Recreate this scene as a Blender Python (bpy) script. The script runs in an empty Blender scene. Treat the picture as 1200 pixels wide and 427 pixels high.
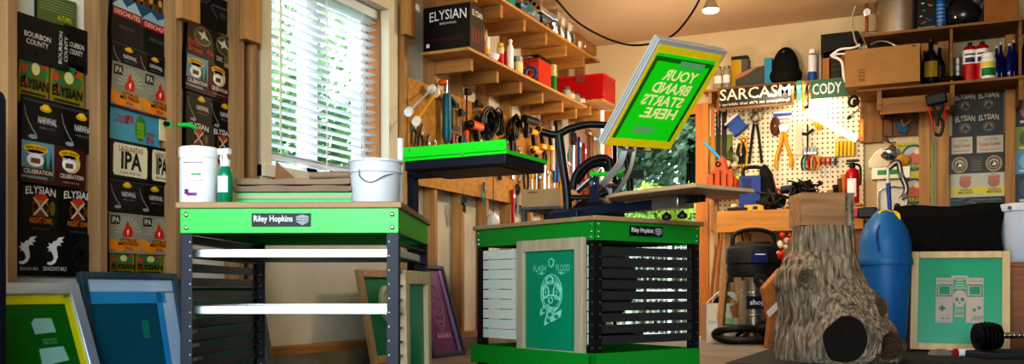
import bpy, math, random
from mathutils import Vector, Matrix, Euler, noise
random.seed(7)
PI = math.pi
SC = bpy.context.scene
COL = SC.collection
# ---------------------------------------------------------------- camera frame
CAMZ, F, HZ = 0.42, 1100.0, 340.0
YAW = math.atan2(520, 1100)
FW = Vector((-math.sin(YAW), math.cos(YAW), 0)); RT = Vector((math.cos(YAW), math.sin(YAW), 0))
def ray(px, py): return FW + RT*((px-600)/F) + Vector((0, 0, (HZ-py)/F))
def at(px, py, s): return Vector((0, 0, CAMZ)) + ray(px, py)*s
def onx(px, py, X): r = ray(px, py); return Vector((0, 0, CAMZ)) + r*(X/r.x)
def ony(px, py, Y): r = ray(px, py); return Vector((0, 0, CAMZ)) + r*(Y/r.y)
def onz(px, py, Z): r = ray(px, py); return Vector((0, 0, CAMZ)) + r*((Z-CAMZ)/r.z)
# ---------------------------------------------------------------- materials
def lin(h):
    h = h.lstrip('#'); out = []
    for i in (0, 2, 4):
        c = int(h[i:i+2], 16)/255
        out.append(c/12.92 if c <= .04045 else ((c+.055)/1.055)**2.4)
    return (*out, 1)
_mc = {}
def mat(h, rough=.55, metal=0, kind='plain', emit=0, alpha=1, scale=1, var=.12, trans=0):
    key = (h, rough, metal, kind, emit, alpha, scale, var, trans)
    if key in _mc: return _mc[key]
    m = bpy.data.materials.new(kind+'_'+h.strip('#')); m.use_nodes = True
    nt = m.node_tree; N = nt.nodes; L = nt.links; b = N['Principled BSDF']
    b.inputs['Base Color'].default_value = lin(h); b.inputs['Roughness'].default_value = rough; b.inputs['Metallic'].default_value = metal
    if emit: b.inputs['Emission Color'].default_value = lin(h); b.inputs['Emission Strength'].default_value = emit
    if alpha < 1: b.inputs['Alpha'].default_value = alpha
    if trans: b.inputs['Transmission Weight'].default_value = trans
    if kind != 'plain':
        tc = N.new('ShaderNodeTexCoord'); mp = N.new('ShaderNodeMapping'); L.new(tc.outputs['Object'], mp.inputs['Vector'])
        sc = {'woodx': (1.2, 22, 22), 'woody': (22, 1.2, 22), 'woodz': (22, 22, 1.2), 'noise': (9, 9, 9), 'brushx': (2, 90, 90),
              'conc': (1.3, 1.3, 1.3), 'bark': (62, 62, 9), 'ply': (2.5, 2.5, 14), 'cloth': (60, 60, 60), 'leaf': (6, 6, 6), 'osb': (30, 30, 30)}[kind]
        mp.inputs['Scale'].default_value = tuple(k*scale for k in sc)
        nz = N.new('ShaderNodeTexNoise'); nz.inputs['Detail'].default_value = 6; nz.inputs['Distortion'].default_value = .6 if 'wood' in kind or kind == 'ply' else .2
        nz.inputs['Scale'].default_value = 1.0
        L.new(mp.outputs[0], nz.inputs['Vector'])
        cr = N.new('ShaderNodeValToRGB'); c = lin(h); v = var*(2.6 if 'wood' in kind or kind in ('bark', 'ply') else 1.5)
        cr.color_ramp.elements[0].position = .3; cr.color_ramp.elements[1].position = .7
        cr.color_ramp.elements[0].color = tuple(max(0, k*(1-v)) for k in c[:3])+(1,)
        cr.color_ramp.elements[1].color = tuple(min(1, k*(1+v*.8)) for k in c[:3])+(1,)
        L.new(nz.outputs['Fac'], cr.inputs['Fac']); L.new(cr.outputs['Color'], b.inputs['Base Color'])
        bp = N.new('ShaderNodeBump'); bp.inputs['Strength'].default_value = {'bark': .9, 'cloth': .3, 'conc': .15}.get(kind, .12); bp.inputs['Distance'].default_value = .03 if kind == 'bark' else .005
        L.new(nz.outputs['Fac'], bp.inputs['Height']); L.new(bp.outputs[0], b.inputs['Normal'])
        if 'wood' in kind:
            n2 = N.new('ShaderNodeTexNoise'); n2.inputs['Scale'].default_value = .9; L.new(tc.outputs['Object'], n2.inputs['Vector'])
            mx = N.new('ShaderNodeMixRGB'); mx.blend_type = 'MULTIPLY'; mx.inputs[0].default_value = .45
            L.new(cr.outputs['Color'], mx.inputs[1]); L.new(n2.outputs['Fac'], mx.inputs[2])
            g = N.new('ShaderNodeGamma'); g.inputs[1].default_value = .86; L.new(mx.outputs[0], g.inputs[0]); L.new(g.outputs[0], b.inputs['Base Color'])
        if kind == 'leaf':
            tr = N.new('ShaderNodeBsdfTranslucent'); ms = N.new('ShaderNodeMixShader'); ms.inputs[0].default_value = .6
            L.new(cr.outputs['Color'], tr.inputs['Color']); L.new(b.outputs[0], ms.inputs[1]); L.new(tr.outputs[0], ms.inputs[2]); L.new(ms.outputs[0], N['Material Output'].inputs['Surface'])
    _mc[key] = m
    return m
def peg_mat():
    m = bpy.data.materials.new('pegboard_holes'); m.use_nodes = True
    nt = m.node_tree; N = nt.nodes; L = nt.links; b = N['Principled BSDF']
    tc = N.new('ShaderNodeTexCoord'); mp = N.new('ShaderNodeMapping'); mp.inputs['Scale'].default_value = (1/.042,)*3
    L.new(tc.outputs['Object'], mp.inputs['Vector'])
    fr = N.new('ShaderNodeVectorMath'); fr.operation = 'FRACTION'; L.new(mp.outputs[0], fr.inputs[0])
    sub = N.new('ShaderNodeVectorMath'); sub.operation = 'SUBTRACT'; sub.inputs[1].default_value = (.5, .5, .5); L.new(fr.outputs[0], sub.inputs[0])
    mu = N.new('ShaderNodeVectorMath'); mu.operation = 'MULTIPLY'; mu.inputs[1].default_value = (1, 0, 1); L.new(sub.outputs[0], mu.inputs[0])
    ln = N.new('ShaderNodeVectorMath'); ln.operation = 'LENGTH'; L.new(mu.outputs[0], ln.inputs[0])
    lt = N.new('ShaderNodeMath'); lt.operation = 'LESS_THAN'; lt.inputs[1].default_value = .19; L.new(ln.outputs['Value'], lt.inputs[0])
    mx = N.new('ShaderNodeMixRGB'); mx.inputs[1].default_value = lin('#e6dcc4'); mx.inputs[2].default_value = lin('#5b4a38'); L.new(lt.outputs[0], mx.inputs[0])
    L.new(mx.outputs[0], b.inputs['Base Color']); b.inputs['Roughness'].default_value = .6
    return m
def mesh_mat(h, alpha):
    return mat(h, .35, alpha=alpha)
# ---------------------------------------------------------------- mesh builder
_tc = {}
def text_mesh(s, bold):
    k = (s, bold)
    if k in _tc: return _tc[k]
    cu = bpy.data.curves.new('t', 'FONT'); cu.body = s; cu.resolution_u = 2; cu.offset = bold; cu.align_x = 'LEFT'
    o = bpy.data.objects.new('t', cu); COL.objects.link(o)
    me = bpy.data.meshes.new_from_object(o)
    vs = [tuple(v.co[:2]) for v in me.vertices]; fs = [tuple(p.vertices) for p in me.polygons]
    bpy.data.objects.remove(o); bpy.data.curves.remove(cu); bpy.data.meshes.remove(me)
    xs = [v[0] for v in vs]; ys = [v[1] for v in vs]
    x0, x1, y0, y1 = min(xs), max(xs), min(ys), max(ys)
    vs = [((x-x0)/(x1-x0), (y-y0)/(y1-y0)) for x, y in vs]
    _tc[k] = (vs, fs, (x1-x0)/(y1-y0)); return _tc[k]
def smooth_pts(pts, n=6):
    P = [Vector(p) for p in pts]
    if len(P) < 3: return P
    out = []
    for i in range(len(P)-1):
        a = P[max(i-1, 0)]; b = P[i]; c = P[i+1]; d = P[min(i+2, len(P)-1)]
        for k in range(n):
            t = k/n
            out.append(.5*((2*b)+(c-a)*t+(2*a-5*b+4*c-d)*t*t+(3*b-a-3*c+d)*t**3))
    out.append(P[-1]); return out
class MB:
    def __init__(s, M=None): s.v = []; s.f = []; s.mi = []; s.mats = []; s.M = M
    def ix(s, m):
        if m not in s.mats: s.mats.append(m)
        return s.mats.index(m)
    def add(s, vs, fs, m):
        o = len(s.v); i = s.ix(m)
        for v in vs: s.v.append(tuple(s.M @ Vector(v)) if s.M else tuple(v))
        for f in fs: s.f.append(tuple(k+o for k in f)); s.mi.append(i)
        return s
    def box(s, x0, y0, z0, x1, y1, z1, m):
        return s.add([(x, y, z) for x in (x0, x1) for y in (y0, y1) for z in (z0, z1)],
                     [(0, 1, 3, 2), (4, 6, 7, 5), (0, 4, 5, 1), (2, 3, 7, 6), (0, 2, 6, 4), (1, 5, 7, 3)], m)
    def obox(s, c, d, m, R=(0, 0, 0)):
        E = Euler(R).to_matrix(); c = Vector(c); h = [k/2 for k in d]
        vs = [c+E @ Vector((x*h[0], y*h[1], z*h[2])) for x in (-1, 1) for y in (-1, 1) for z in (-1, 1)]
        return s.add(vs, [(0, 1, 3, 2), (4, 6, 7, 5), (0, 4, 5, 1), (2, 3, 7, 6), (0, 2, 6, 4), (1, 5, 7, 3)], m)
    def bar(s, p0, p1, w, t, m, up=(0, 0, 1)):     # rectangular bar between two points
        p0 = Vector(p0); p1 = Vector(p1); d = (p1-p0).normalized(); a = d.cross(Vector(up))
        if a.length < 1e-4: a = d.cross(Vector((1, 0, 0)))
        a.normalize(); b = a.cross(d)
        vs = [p+a*x*w/2+b*y*t/2 for p in (p0, p1) for x in (-1, 1) for y in (-1, 1)]
        return s.add(vs, [(0, 1, 3, 2), (4, 6, 7, 5), (0, 4, 5, 1), (2, 3, 7, 6), (0, 2, 6, 4), (1, 5, 7, 3)], m)
    def tube(s, pts, r, m, n=8, sm=6, closed=False):
        P = smooth_pts(pts, sm) if sm else [Vector(p) for p in pts]
        rr = r if callable(r) else (lambda t: r)
        rings = []; a = None
        for i, p in enumerate(P):
            d = (P[min(i+1, len(P)-1)]-P[max(i-1, 0)]).normalized()
            if a is None:
                a = d.cross(Vector((0, 0, 1)))
                if a.length < .05: a = d.cross(Vector((1, 0, 0)))
            a = (a-d*a.dot(d)).normalized(); b = d.cross(a); R = rr(i/(len(P)-1))
            rings.append([p+(a*math.cos(2*PI*k/n)+b*math.sin(2*PI*k/n))*R for k in range(n)])
        vs = [v for R in rings for v in R]; fs = []
        for i in range(len(P)-1):
            for k in range(n): fs.append((i*n+k, i*n+(k+1) % n, (i+1)*n+(k+1) % n, (i+1)*n+k))
        fs.append(tuple(range(n))[::-1]); fs.append(tuple((len(P)-1)*n+k for k in range(n)))
        return s.add(vs, fs, m)
    def cyl(s, p0, p1, r0, m, r1=None, n=18):
        r1 = r0 if r1 is None else r1
        return s.tube([p0, p1], lambda t: r0+(r1-r0)*t, m, n, 0)
    def lathe(s, prof, m, o=(0, 0, 0), n=24, sx=1, sy=1, ax=None):
        vs = []; fs = []
        for r, z in prof:
            for k in range(n): a = 2*PI*k/n; vs.append(Vector((r*math.cos(a)*sx, r*math.sin(a)*sy, z)))
        if ax:
            q = Vector((0, 0, 1)).rotation_difference(Vector(ax)); vs = [q @ v for v in vs]
        vs = [v+Vector(o) for v in vs]
        for i in range(len(prof)-1):
            for k in range(n): fs.append((i*n+k, i*n+(k+1) % n, (i+1)*n+(k+1) % n, (i+1)*n+k))
        fs.append(tuple(range(n))[::-1]); fs.append(tuple((len(prof)-1)*n+k for k in range(n)))
        return s.add(vs, fs, m)
    def sph(s, c, r, m, n=14, R=None):
        if not hasattr(r, '__len__'): r = (r, r, r)
        h = n//2; vs = []; fs = []; E = Euler(R).to_matrix() if R else None
        for i in range(h+1):
            t = PI*(i+.02)/(h+.04)
            for k in range(n):
                a = 2*PI*k/n; q = Vector((r[0]*math.sin(t)*math.cos(a), r[1]*math.sin(t)*math.sin(a), r[2]*math.cos(t)))
                vs.append(Vector(c)+(E @ q if E else q))
        for i in range(h):
            for k in range(n): fs.append((i*n+k, (i+1)*n+k, (i+1)*n+(k+1) % n, i*n+(k+1) % n))
        fs.append(tuple(range(n))); fs.append(tuple(h*n+k for k in range(n))[::-1])
        return s.add(vs, fs, m)
    def prism(s, poly, y0, y1, m):     # polygon in x,z extruded along y
        n = len(poly); vs = [(x, y0, z) for x, z in poly]+[(x, y1, z) for x, z in poly]
        return s.add(vs, [tuple(range(n)), tuple(range(2*n-1, n-1, -1))]+[(k, k+n, (k+1) % n+n, (k+1) % n) for k in range(n)], m)
    def torus(s, c, R, r, m, ax=(0, 1, 0), n=24, k=8, a0=0, a1=2*PI, sx=1, sz=1):
        q = Vector((0, 0, 1)).rotation_difference(Vector(ax))
        full = abs(a1-a0-2*PI) < 1e-3
        pts = [Vector(c)+q @ Vector((R*sx*math.cos(a0+(a1-a0)*i/n), R*sz*math.sin(a0+(a1-a0)*i/n), 0)) for i in range(n+1)]
        return s.tube(pts, r, m, k, 0)
    def grid(s, fn, nu, nv, m):
        vs = [fn(i/nu, j/nv) for j in range(nv+1) for i in range(nu+1)]
        return s.add(vs, [(j*(nu+1)+i, j*(nu+1)+i+1, (j+1)*(nu+1)+i+1, (j+1)*(nu+1)+i) for j in range(nv) for i in range(nu)], m)
    def text(s, t, x0, z0, x1, z1, m, y=-.001, mirror=False, bold=.01, rot=0, arc=0, keep=False, M=None):
        vs, fs, asp = text_mesh(t, bold); w = x1-x0; h = z1-z0; out = []
        if keep:
            if w/h > asp: d = w-h*asp; x0 += d/2; x1 -= d/2
            else: d = h-w/asp; z0 += d/2; z1 -= d/2
            w = x1-x0; h = z1-z0
        for a, b in vs:
            if rot: a, b = (1-b, a) if rot > 0 else (b, 1-a)
            if mirror: a = 1-a
            z = z0+b*h
            if arc: z += arc*h*(1-(2*a-1)**2)
            out.append((x0+a*w, y, z))
        return s.add(out, fs, m)
    def build(s, name, parent=None, smooth=True, bevel=0, angle=40):
        me = bpy.data.meshes.new(name); me.from_pydata(s.v, [], s.f)
        for m in s.mats: me.materials.append(m)
        me.polygons.foreach_set('material_index', s.mi)
        if smooth:
            me.polygons.foreach_set('use_smooth', [True]*len(me.polygons)); me.set_sharp_from_angle(angle=math.radians(angle))
        me.update()
        o = bpy.data.objects.new(name, me); COL.objects.link(o)
        if parent: o.parent = parent
        if bevel:
            b = o.modifiers.new('Bevel', 'BEVEL'); b.width = bevel; b.segments = 2; b.limit_method = 'ANGLE'; b.angle_limit = math.radians(50)
        return o
def place(o, loc=(0, 0, 0), rz=0, M=None):
    if M is not None: o.matrix_world = M
    else: o.location = loc; o.rotation_euler = (0, 0, rz)
    return o
def tag(o, label, cat, group=None, kind=None):
    o['label'] = label; o['category'] = cat
    if group: o['group'] = group
    if kind: o['kind'] = kind
    return o
def thing(name, label, cat, loc=(0, 0, 0), rz=0, group=None, M=None):
    o = bpy.data.objects.new(name, None); COL.objects.link(o); o.empty_display_size = .1
    place(o, loc, rz, M); return tag(o, label, cat, group)
def one(mb, name, label, cat, loc=(0, 0, 0), rz=0, group=None, bevel=0, M=None, smooth=True):
    return tag(place(mb.build(name, None, smooth, bevel), loc, rz, M), label, cat, group)
def struct(mb, name, bevel=0, loc=(0, 0, 0), rz=0, smooth=True, label=None):
    o = place(mb.build(name, None, smooth, bevel), loc, rz); o['kind'] = 'structure'
    if label: o['label'] = label
    return o
def child(o, name, mb, bevel=0, label=None, smooth=True):
    c = mb.build(name, o, smooth, bevel)
    if label: c['label'] = label
    return c
LRZ = PI/2
# rectangles of the photograph laid on the two walls: origin at bottom-left, local x along the wall, -y into the room
def LW(x0, y0, x1, y1, X=-3.19):
    a = onx(x0, 0, X).y; b = onx(x1, 0, X).y; c = (x0+x1)/2
    z0 = onx(c, y1, X).z; z1 = onx(c, y0, X).z
    return Vector((X, a, z0)), b-a, z1-z0
def BW(x0, y0, x1, y1, Y=8.48):
    a = ony(x0, 0, Y).x; b = ony(x1, 0, Y).x; c = (x0+x1)/2
    z0 = ony(c, y1, Y).z; z1 = ony(c, y0, Y).z
    return Vector((a, Y, z0)), b-a, z1-z0
# common colours
PINE = mat('#bd8a54', .6, kind='woodz'); PINEX = mat('#b98348', .6, kind='woodx'); PINEY = mat('#c48a4c', .6, kind='woody')
SHELF = mat('#c08a4a', .6, kind='woodx', var=.1); BLACK = mat('#101012', .5); DARK = mat('#1d1e22', .6); WHITE = mat('#e8e8ec', .5)
GREENP = mat('#12a83a', .32); NAVY = mat('#0d1528', .5); STEEL = mat('#b9bdc4', .3, 1); CHROME = mat('#d9dde4', .15, 1); ALU = mat('#d0d4dc', .35, .9)
CARD = mat('#b98a56', .8, kind='noise', var=.06); RED = mat('#b0151a', .4); YEL = mat('#e5b814', .45); ORG = mat('#d9661c', .45)
BLUE = mat('#1c4fa0', .45); GREY = mat('#5b5f66', .5); TEAL = mat('#0f6c86', .4)
def PX(p): p = Vector(p)-Vector((0, 0, CAMZ)); d = p.dot(FW); return (round(600+F*p.dot(RT)/d), round(HZ-F*p.z/d), round(d, 2))
# ================================================================ the room
WX = -3.12; YB = 8.5; ZC = 2.76
mWallL = mat('#dcdad2', .8, kind='conc', scale=1.5, var=.07); mWallB = mat('#dcc9a8', .8, kind='conc', var=.05); mCeil = mat('#d8bfa2', .85, kind='conc', var=.04)
b = MB(); b.box(-3.2, -2.2, -.06, 3.6, 8.75, 0, mat('#8a8078', .7, kind='conc', scale=2.2, var=.14)); struct(b, 'floor')
b = MB(); b.box(-3.5, -2.2, ZC, 3.6, 8.9, ZC+.1, mCeil); struct(b, 'ceiling')
# window wall with its opening
y0w, y1w, z0w, z1w = 3.79, 4.88, 1.05, 2.14
b = MB()
b.box(-3.33, -2.2, -.06, -3.21, y0w, ZC, mWallL); b.box(-3.33, y1w, -.06, -3.21, 8.6, ZC, mWallL)
b.box(-3.33, y0w, -.06, -3.21, y1w, z0w, mWallL); b.box(-3.33, y0w, z1w, -3.21, y1w, ZC, mWallL); struct(b, 'wall_left')
# back wall with the doorway beside the corner
dx0 = ony(718, 0, YB).x; dx1 = ony(816, 0, YB).x; dz = 2.03
b = MB()
b.box(-3.33, YB, -.06, dx0, YB+.12, ZC, mWallB); b.box(dx1, YB, -.06, 3.6, YB+.12, ZC, mWallB); b.box(dx0, YB, dz, dx1, YB+.12, ZC, mWallB); struct(b, 'wall_back')
b = MB(); b.box(3.5, -2.2, -.06, 3.6, 8.6, ZC, mat('#b8a88c', .85, kind='conc')); struct(b, 'wall_right')
# curb of the window wall
b = MB(); b.box(-3.21, -2.2, 0, -3.06, 8.5, .085, mat('#8a7f70', .9, kind='conc', scale=4, var=.2)); struct(b, 'baseboard_left')
b = MB(); b.box(-3.2, -2.2, .085, -3.1, 8.4, .125, PINEY); struct(b, 'trim_1')
n = 1
PINE_DAYLIT = mat('#a37c54', .65, kind='woodz')  # near studs' pine greyed: the cool daylight there is put into the colour
def trim(mb, bevel=.002):
    global n
    n += 1; return struct(mb, 'trim_%d' % n, bevel)
studs = [2.344-.406*3, 2.344-.406*2, 2.344-.406, 2.344, 2.75, 3.156, 3.562, 3.655, 5.06, 5.44, 5.82, 6.2, 6.6, 7.0, 7.4, 7.8, 8.2]
for y in studs:
    b = MB(); b.box(-3.21, y-.04, .125, WX, y, ZC-.09, PINE_DAYLIT if y < 4 else PINE); trim(b)
b = MB(); b.box(-3.21, -2.2, ZC-.09, WX, 8.5, ZC, PINEY); trim(b)
# scab blocks that carry the loft shelf
for px0, px1, py in ((217, 235, 25), (286, 306, 48), (467, 487, 40)):
    y1 = onx(px1, 0, WX+.04).y; z = onx((px0+px1)/2, py, WX+.04).z
    b = MB(); b.box(WX, y1-.11, z, WX+.04, y1, ZC-.09, PINE); trim(b)
# window casing, jamb, sashes
mTrim = mat('#d8d0bd', .6)
b = MB(); b.box(-3.21, y0w-.08, z0w-.08, -3.14, y0w, z1w+.08, mTrim); b.box(-3.21, y1w, z0w-.08, -3.14, y1w+.1, z1w+.08, mTrim)
b.box(-3.21, y0w, z1w, -3.14, y1w, z1w+.08, mTrim); b.box(-3.21, y0w-.08, z0w-.06, -3.12, y1w+.1, z0w, mTrim); trim(b)
b = MB(); b.box(-3.36, y1w-.012, z0w, -3.2, y1w, z1w, mat('#c08050', .6, kind='woodz')); b.box(-3.36, y0w, z0w, -3.2, y0w+.012, z1w, PINE); trim(b)
mV = mat('#eef0f4', .4)
wn = thing('window_1', '', 'window', (-3.34, 0, 0)); del wn['label']; del wn['category']; wn['kind'] = 'structure'
b = MB(); ya, yb = y0w, y1w-.012
for yy in (ya, (ya+yb)/2-.05, yb-.06): b.box(-.03, yy, z0w, .04, yy+.06+(.04 if ya < yy < yb-.07 else 0), z1w, mV)
b.box(-.03, ya, z0w, .04, yb, z0w+.06, mV); b.box(-.03, ya, z1w-.05, .04, yb, z1w, mV); child(wn, 'window_frame', b, .003)
gl = mat('#ffffff', .02, trans=1, alpha=.12)
b = MB(); b.box(0, ya+.05, z0w+.05, .004, yb-.05, z1w-.04, gl); child(wn, 'glass', b)
# blind
bl = thing('window_blind', 'white slatted window blind half open in front of the bright window', 'blind', (-3.24, (ya+yb)/2, z1w))
mS = mat('#dfe4ec', .5)
b = MB(); b.box(-.03, -.53, -.06, .03, .53, -.005, mS); child(bl, 'headrail', b, .003)
b = MB(); k = 0; z = -.085
while z > -(z1w-z0w)+.04:
    E = Euler((0, math.radians(-7), 0)); b.obox((0, 0, z), (.05, 1.04, .0035), mS, E); z -= .046; k += 1
sl = child(bl, 'slats', b); sl['kind'] = 'stuff'
b = MB(); b.box(-.025, -.52, z+.02, .025, .52, z+.035, mS); child(bl, 'bottom_rail', b)
for yy in (-.38, .02, .38):
    b = MB(); b.box(.0262, yy-.004, -1.02, .028, yy+.004, -.04, WHITE); child(bl, 'ladder_cord', b)
b = MB(); b.cyl((.04, -.40, -.05), (.04, -.40, -.9), .005, mat('#e8dfc8', .5), n=8); child(bl, 'tilt_wand', b)
# doorway frame
mJ = mat('#e08a3c', .5, kind='woodz', var=.08)
b = MB(); b.box(dx1, YB-.03, 0, dx1+.12, YB+.14, dz+.09, mJ); b.box(dx0-.1, YB-.03, 0, dx0, YB+.14, dz+.09, mJ); b.box(dx0, YB-.03, dz, dx1, YB+.14, dz+.09, mJ); trim(b)
# bare studs of the back wall, right part
for i, (p0, p1) in enumerate(((1077, 1090), (1099, 1112), (1178, 1190))):
    a, w, h = BW(p0, 0, p1, 340, 8.41); b = MB(); b.box(a.x, 8.41, 0, a.x+w, 8.5, ZC-.09, PINE); trim(b)
a, w, h = BW(1010, 0, 1080, 340, 8.47)
# ---------------------------------------------------------------- outside
g = MB(); g.box(-30, -6, -.5, 8, 40, -.3, mat('#5d7a3a', .9, kind='noise', scale=.2, var=.3)); struct(g, 'ground')
def tree(x, y, h, r, hx, lab, n=3500, name='tree', zb=.22, leaf=.09, trunk='#3a3028', tr=.12, grp='trees outside the garage'):
    t = thing(name, lab, 'tree' if 'tree' in name else 'shrub', (x, y, -.3), 0, None)
    b = MB(); b.tube([(0, 0, 0), (.06, .03, h*.4), (-.05, 0, h*.8)], lambda q: tr*(1.2-.9*q), mat(trunk, .9, kind='bark'), 10); child(t, 'trunk', b)
    b = MB(); vs = []; fs = []; m = mat(hx, .5, kind='leaf', var=.35); rnd = random.Random(int(x*100+y*7))
    blobs = [(rnd.uniform(-.75, .75)*r, rnd.uniform(-.75, .75)*r, rnd.uniform(zb, .95)*h, rnd.uniform(.28, .5)*r) for _ in range(26)]
    for i in range(n):
        q = blobs[i % 26]; d = Vector((rnd.gauss(0, 1), rnd.gauss(0, 1), rnd.gauss(0, .7))).normalized()*q[3]*rnd.uniform(.6, 1.05)
        c = Vector(q[:3])+d; a = Vector((rnd.gauss(0, 1), rnd.gauss(0, 1), rnd.gauss(0, 1))).normalized(); e = a.orthogonal().normalized(); f2 = a.cross(e); s = leaf*rnd.uniform(.6, 1.4)
        k = len(vs); vs += [c-e*s, c-f2*s*.45, c+e*s, c+f2*s*.45]; fs.append((k, k+1, k+2, k+3))
    b.add(vs, fs, m); child(t, 'foliage', b, smooth=False)
tree(-7.0, 15.5, 6, 2.2, '#b2c29c', 'large dense green tree filling the open doorway', 26000, leaf=.075, zb=.05)
tree(-3.7, 14.6, 5.4, 1.8, '#8fa284', 'darker green tree on the right side of the doorway view', 22000, tr=.3, trunk='#1d1712', zb=.12, leaf=.07)
tree(-5.5, 20.5, 7, 3.6, '#7f9478', 'wide tree farthest away behind the doorway trees', 18000, leaf=.16, zb=.04)
tree(-9.2, 11.6, 5, 1.6, '#6c9a5e', 'leafy green tree outside between window and doorway', 7000)
tree(-6.6, 5.2, 4.6, 1.1, '#b4d49a', 'pale green tree seen through the right half of the blind', 2600, leaf=.07)
tree(-7.0, 8.0, 5, 1.2, '#9cc088', 'green tree seen through the middle of the blind', 3200, leaf=.07)
tree(-9.5, 8.5, 6, 2.0, '#7a9c80', 'far dark green tree behind the blind', 3500)
tree(-12.5, 13.0, 7, 2.6, '#50784a', 'tall green tree furthest away past the window', 5000)
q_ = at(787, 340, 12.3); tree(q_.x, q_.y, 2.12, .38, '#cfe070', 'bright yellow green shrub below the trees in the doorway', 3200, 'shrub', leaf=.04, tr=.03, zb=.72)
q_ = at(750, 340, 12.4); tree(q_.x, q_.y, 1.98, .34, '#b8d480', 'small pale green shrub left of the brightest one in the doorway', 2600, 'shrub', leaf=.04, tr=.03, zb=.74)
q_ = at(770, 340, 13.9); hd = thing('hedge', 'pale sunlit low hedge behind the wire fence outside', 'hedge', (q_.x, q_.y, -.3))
b = MB(); rn = random.Random(2); vs = []; fs = []
for i in range(9000):
    c = Vector((rn.uniform(-2.2, 2.2), rn.uniform(-.5, .5), rn.uniform(0, 1.6))); a_ = Vector((rn.gauss(0, 1), rn.gauss(0, 1), rn.gauss(0, 1))).normalized(); e_ = a_.orthogonal().normalized(); f_ = a_.cross(e_); s_ = .06*rn.uniform(.6, 1.4); k = len(vs); vs += [c-e_*s_, c-f_*s_*.5, c+e_*s_, c+f_*s_*.5]; fs.append((k, k+1, k+2, k+3))
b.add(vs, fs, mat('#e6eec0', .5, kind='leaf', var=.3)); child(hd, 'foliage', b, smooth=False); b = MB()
b.cyl((0, 0, 0), (0, 0, 1.2), .05, mat('#5a4a38', .9)); child(hd, 'trunk', b)
fw = thing('wire_fence', 'pale wire fence crossing the bright doorway below the trees', 'fence', (-3.6, 12.75, -.3))
b = MB()
for i in range(9): b.cyl((-2.4+i*.6, 0, 0), (-2.4+i*.6, 0, 1.9), .03, WHITE, n=8)
child(fw, 'posts', b)
b = MB()
for i in range(15): b.box(-2.4, -.006, .1+i*.12, 2.4, .006, .112+i*.12, WHITE)
for i in range(60): b.box(-2.4+i*.08, -.004, .1, -2.392+i*.08, .004, 1.85, WHITE)
child(fw, 'wire_mesh', b)
b = MB(); b.box(-5.2, 9.2, -.3, -.8, 13.0, -.27, mat('#e6dcc8', .9, kind='conc')); struct(b, 'trim_99'); 
# ================================================================ rack tables
def logo_plate(x0, x1, z0, z1, y):
    b = MB(); b.box(x0, y-.004, z0, x1, y, z1, BLACK); w = x1-x0; h = z1-z0
    b.text('Riley Hopkins', x0+w*.04, z0+h*.22, x0+w*.70, z1-h*.16, WHITE, y-.0055, bold=.015)
    b.box(x0+w*.735, y-.0055, z0+h*.2, x0+w*.742, y-.004, z1-h*.2, GREY)
    cx = x0+w*.865; q = w*.105
    b.prism([(cx-q, z1-h*.22), (cx, z1-h*.1), (cx+q, z1-h*.22), (cx+q, z0+h*.35), (cx, z0+h*.1), (cx-q, z0+h*.35)], y-.0055, y-.004, mat('#8f979f', .5))
    b.box(cx-q*1.1, y-.0062, z0+h*.42, cx+q*1.1, y-.0055, z1-h*.38, BLACK)
    b.text('PRESS', cx-q*.95, z0+h*.46, cx+q*.95, z1-h*.42, WHITE, y-.0066)
    return b
def bolts(pts, r=.008, ax=(0, -1, 0)):
    b = MB()
    for p in pts: b.lathe([(r, 0), (r, .003), (r*.6, .006), (0.001, .0065)], CHROME, p, 12, ax=ax)
    return b
HT = .73
WT = mat('#a9855f', .55, kind='woodx', var=.06)
# ---- left rack table: local x along the front, y away from the camera
P1 = at(211, 340, 3.32); P1.z = 0; P1b = at(467, 340, 3.30); P1b.z = 0
W1 = (P1b-P1).length; D1 = .90; rz1 = math.atan2((P1b-P1).y, (P1b-P1).x)
T1 = thing('rack_table', 'left rack table with bright green rim holding pails on its wooden top', 'table', P1, rz1)
b = MB(); b.box(-.012, -.012, HT-.022, W1+.012, D1+.012, HT, WT); child(T1, 'tabletop', b, .003)
gb = .088
b = MB(); z0, z1 = HT-.022-gb, HT-.022
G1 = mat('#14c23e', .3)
b.box(0, 0, z0, W1, .003, z1, G1); b.box(0, D1-.003, z0, W1, D1, z1, G1); b.box(0, 0, z0, .003, D1, z1, G1); b.box(W1-.003, 0, z0, W1, D1, z1, G1)
b.box(0, 0, z0, W1, .03, z0+.003, G1); b.box(0, 0, z0, .03, D1, z0+.003, G1); b.box(W1-.03, 0, z0, W1, D1, z0+.003, G1); rim1 = child(T1, 'rim', b, .001)
child(rim1, 'logo_plate', logo_plate(W1*.33, W1*.60, z1-.065, z1-.018, 0), label='black nameplate with white script lettering')
for x in (.022, W1-.022):
    for z in (z0+.02, z1-.022): child(rim1, 'bolt', bolts([(x, 0, z)]))
for x0, y0 in ((0, .003), (W1-.042, .003), (0, D1-.045), (W1-.042, D1-.045)):
    b = MB(); s = 1 if x0 == 0 else -1; t = 1 if y0 < .1 else -1
    xx = x0 if s > 0 else x0+.042; yy = y0 if t > 0 else y0+.042
    b.box(min(xx, xx+s*.042), min(yy, yy+t*.003), 0, max(xx, xx+s*.042), max(yy, yy+t*.003), z0+.01, NAVY)
    b.box(min(xx, xx+s*.003), min(yy, yy+t*.042), 0, max(xx, xx+s*.003), max(yy, yy+t*.042), z0+.01, NAVY)
    for k in range(12): b.lathe([(.003, 0), (.002, .0006), (.001, .0008)], STEEL, (xx+s*.034, yy if t > 0 else yy-.04, z0-.03-k*.05), 8, ax=(0, -1, 0))
    child(T1, 'leg', b)
RAIL = mat('#6a6d70', .35, .8); zs = [z0-.035-k*.051 for k in range(10)]
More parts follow.
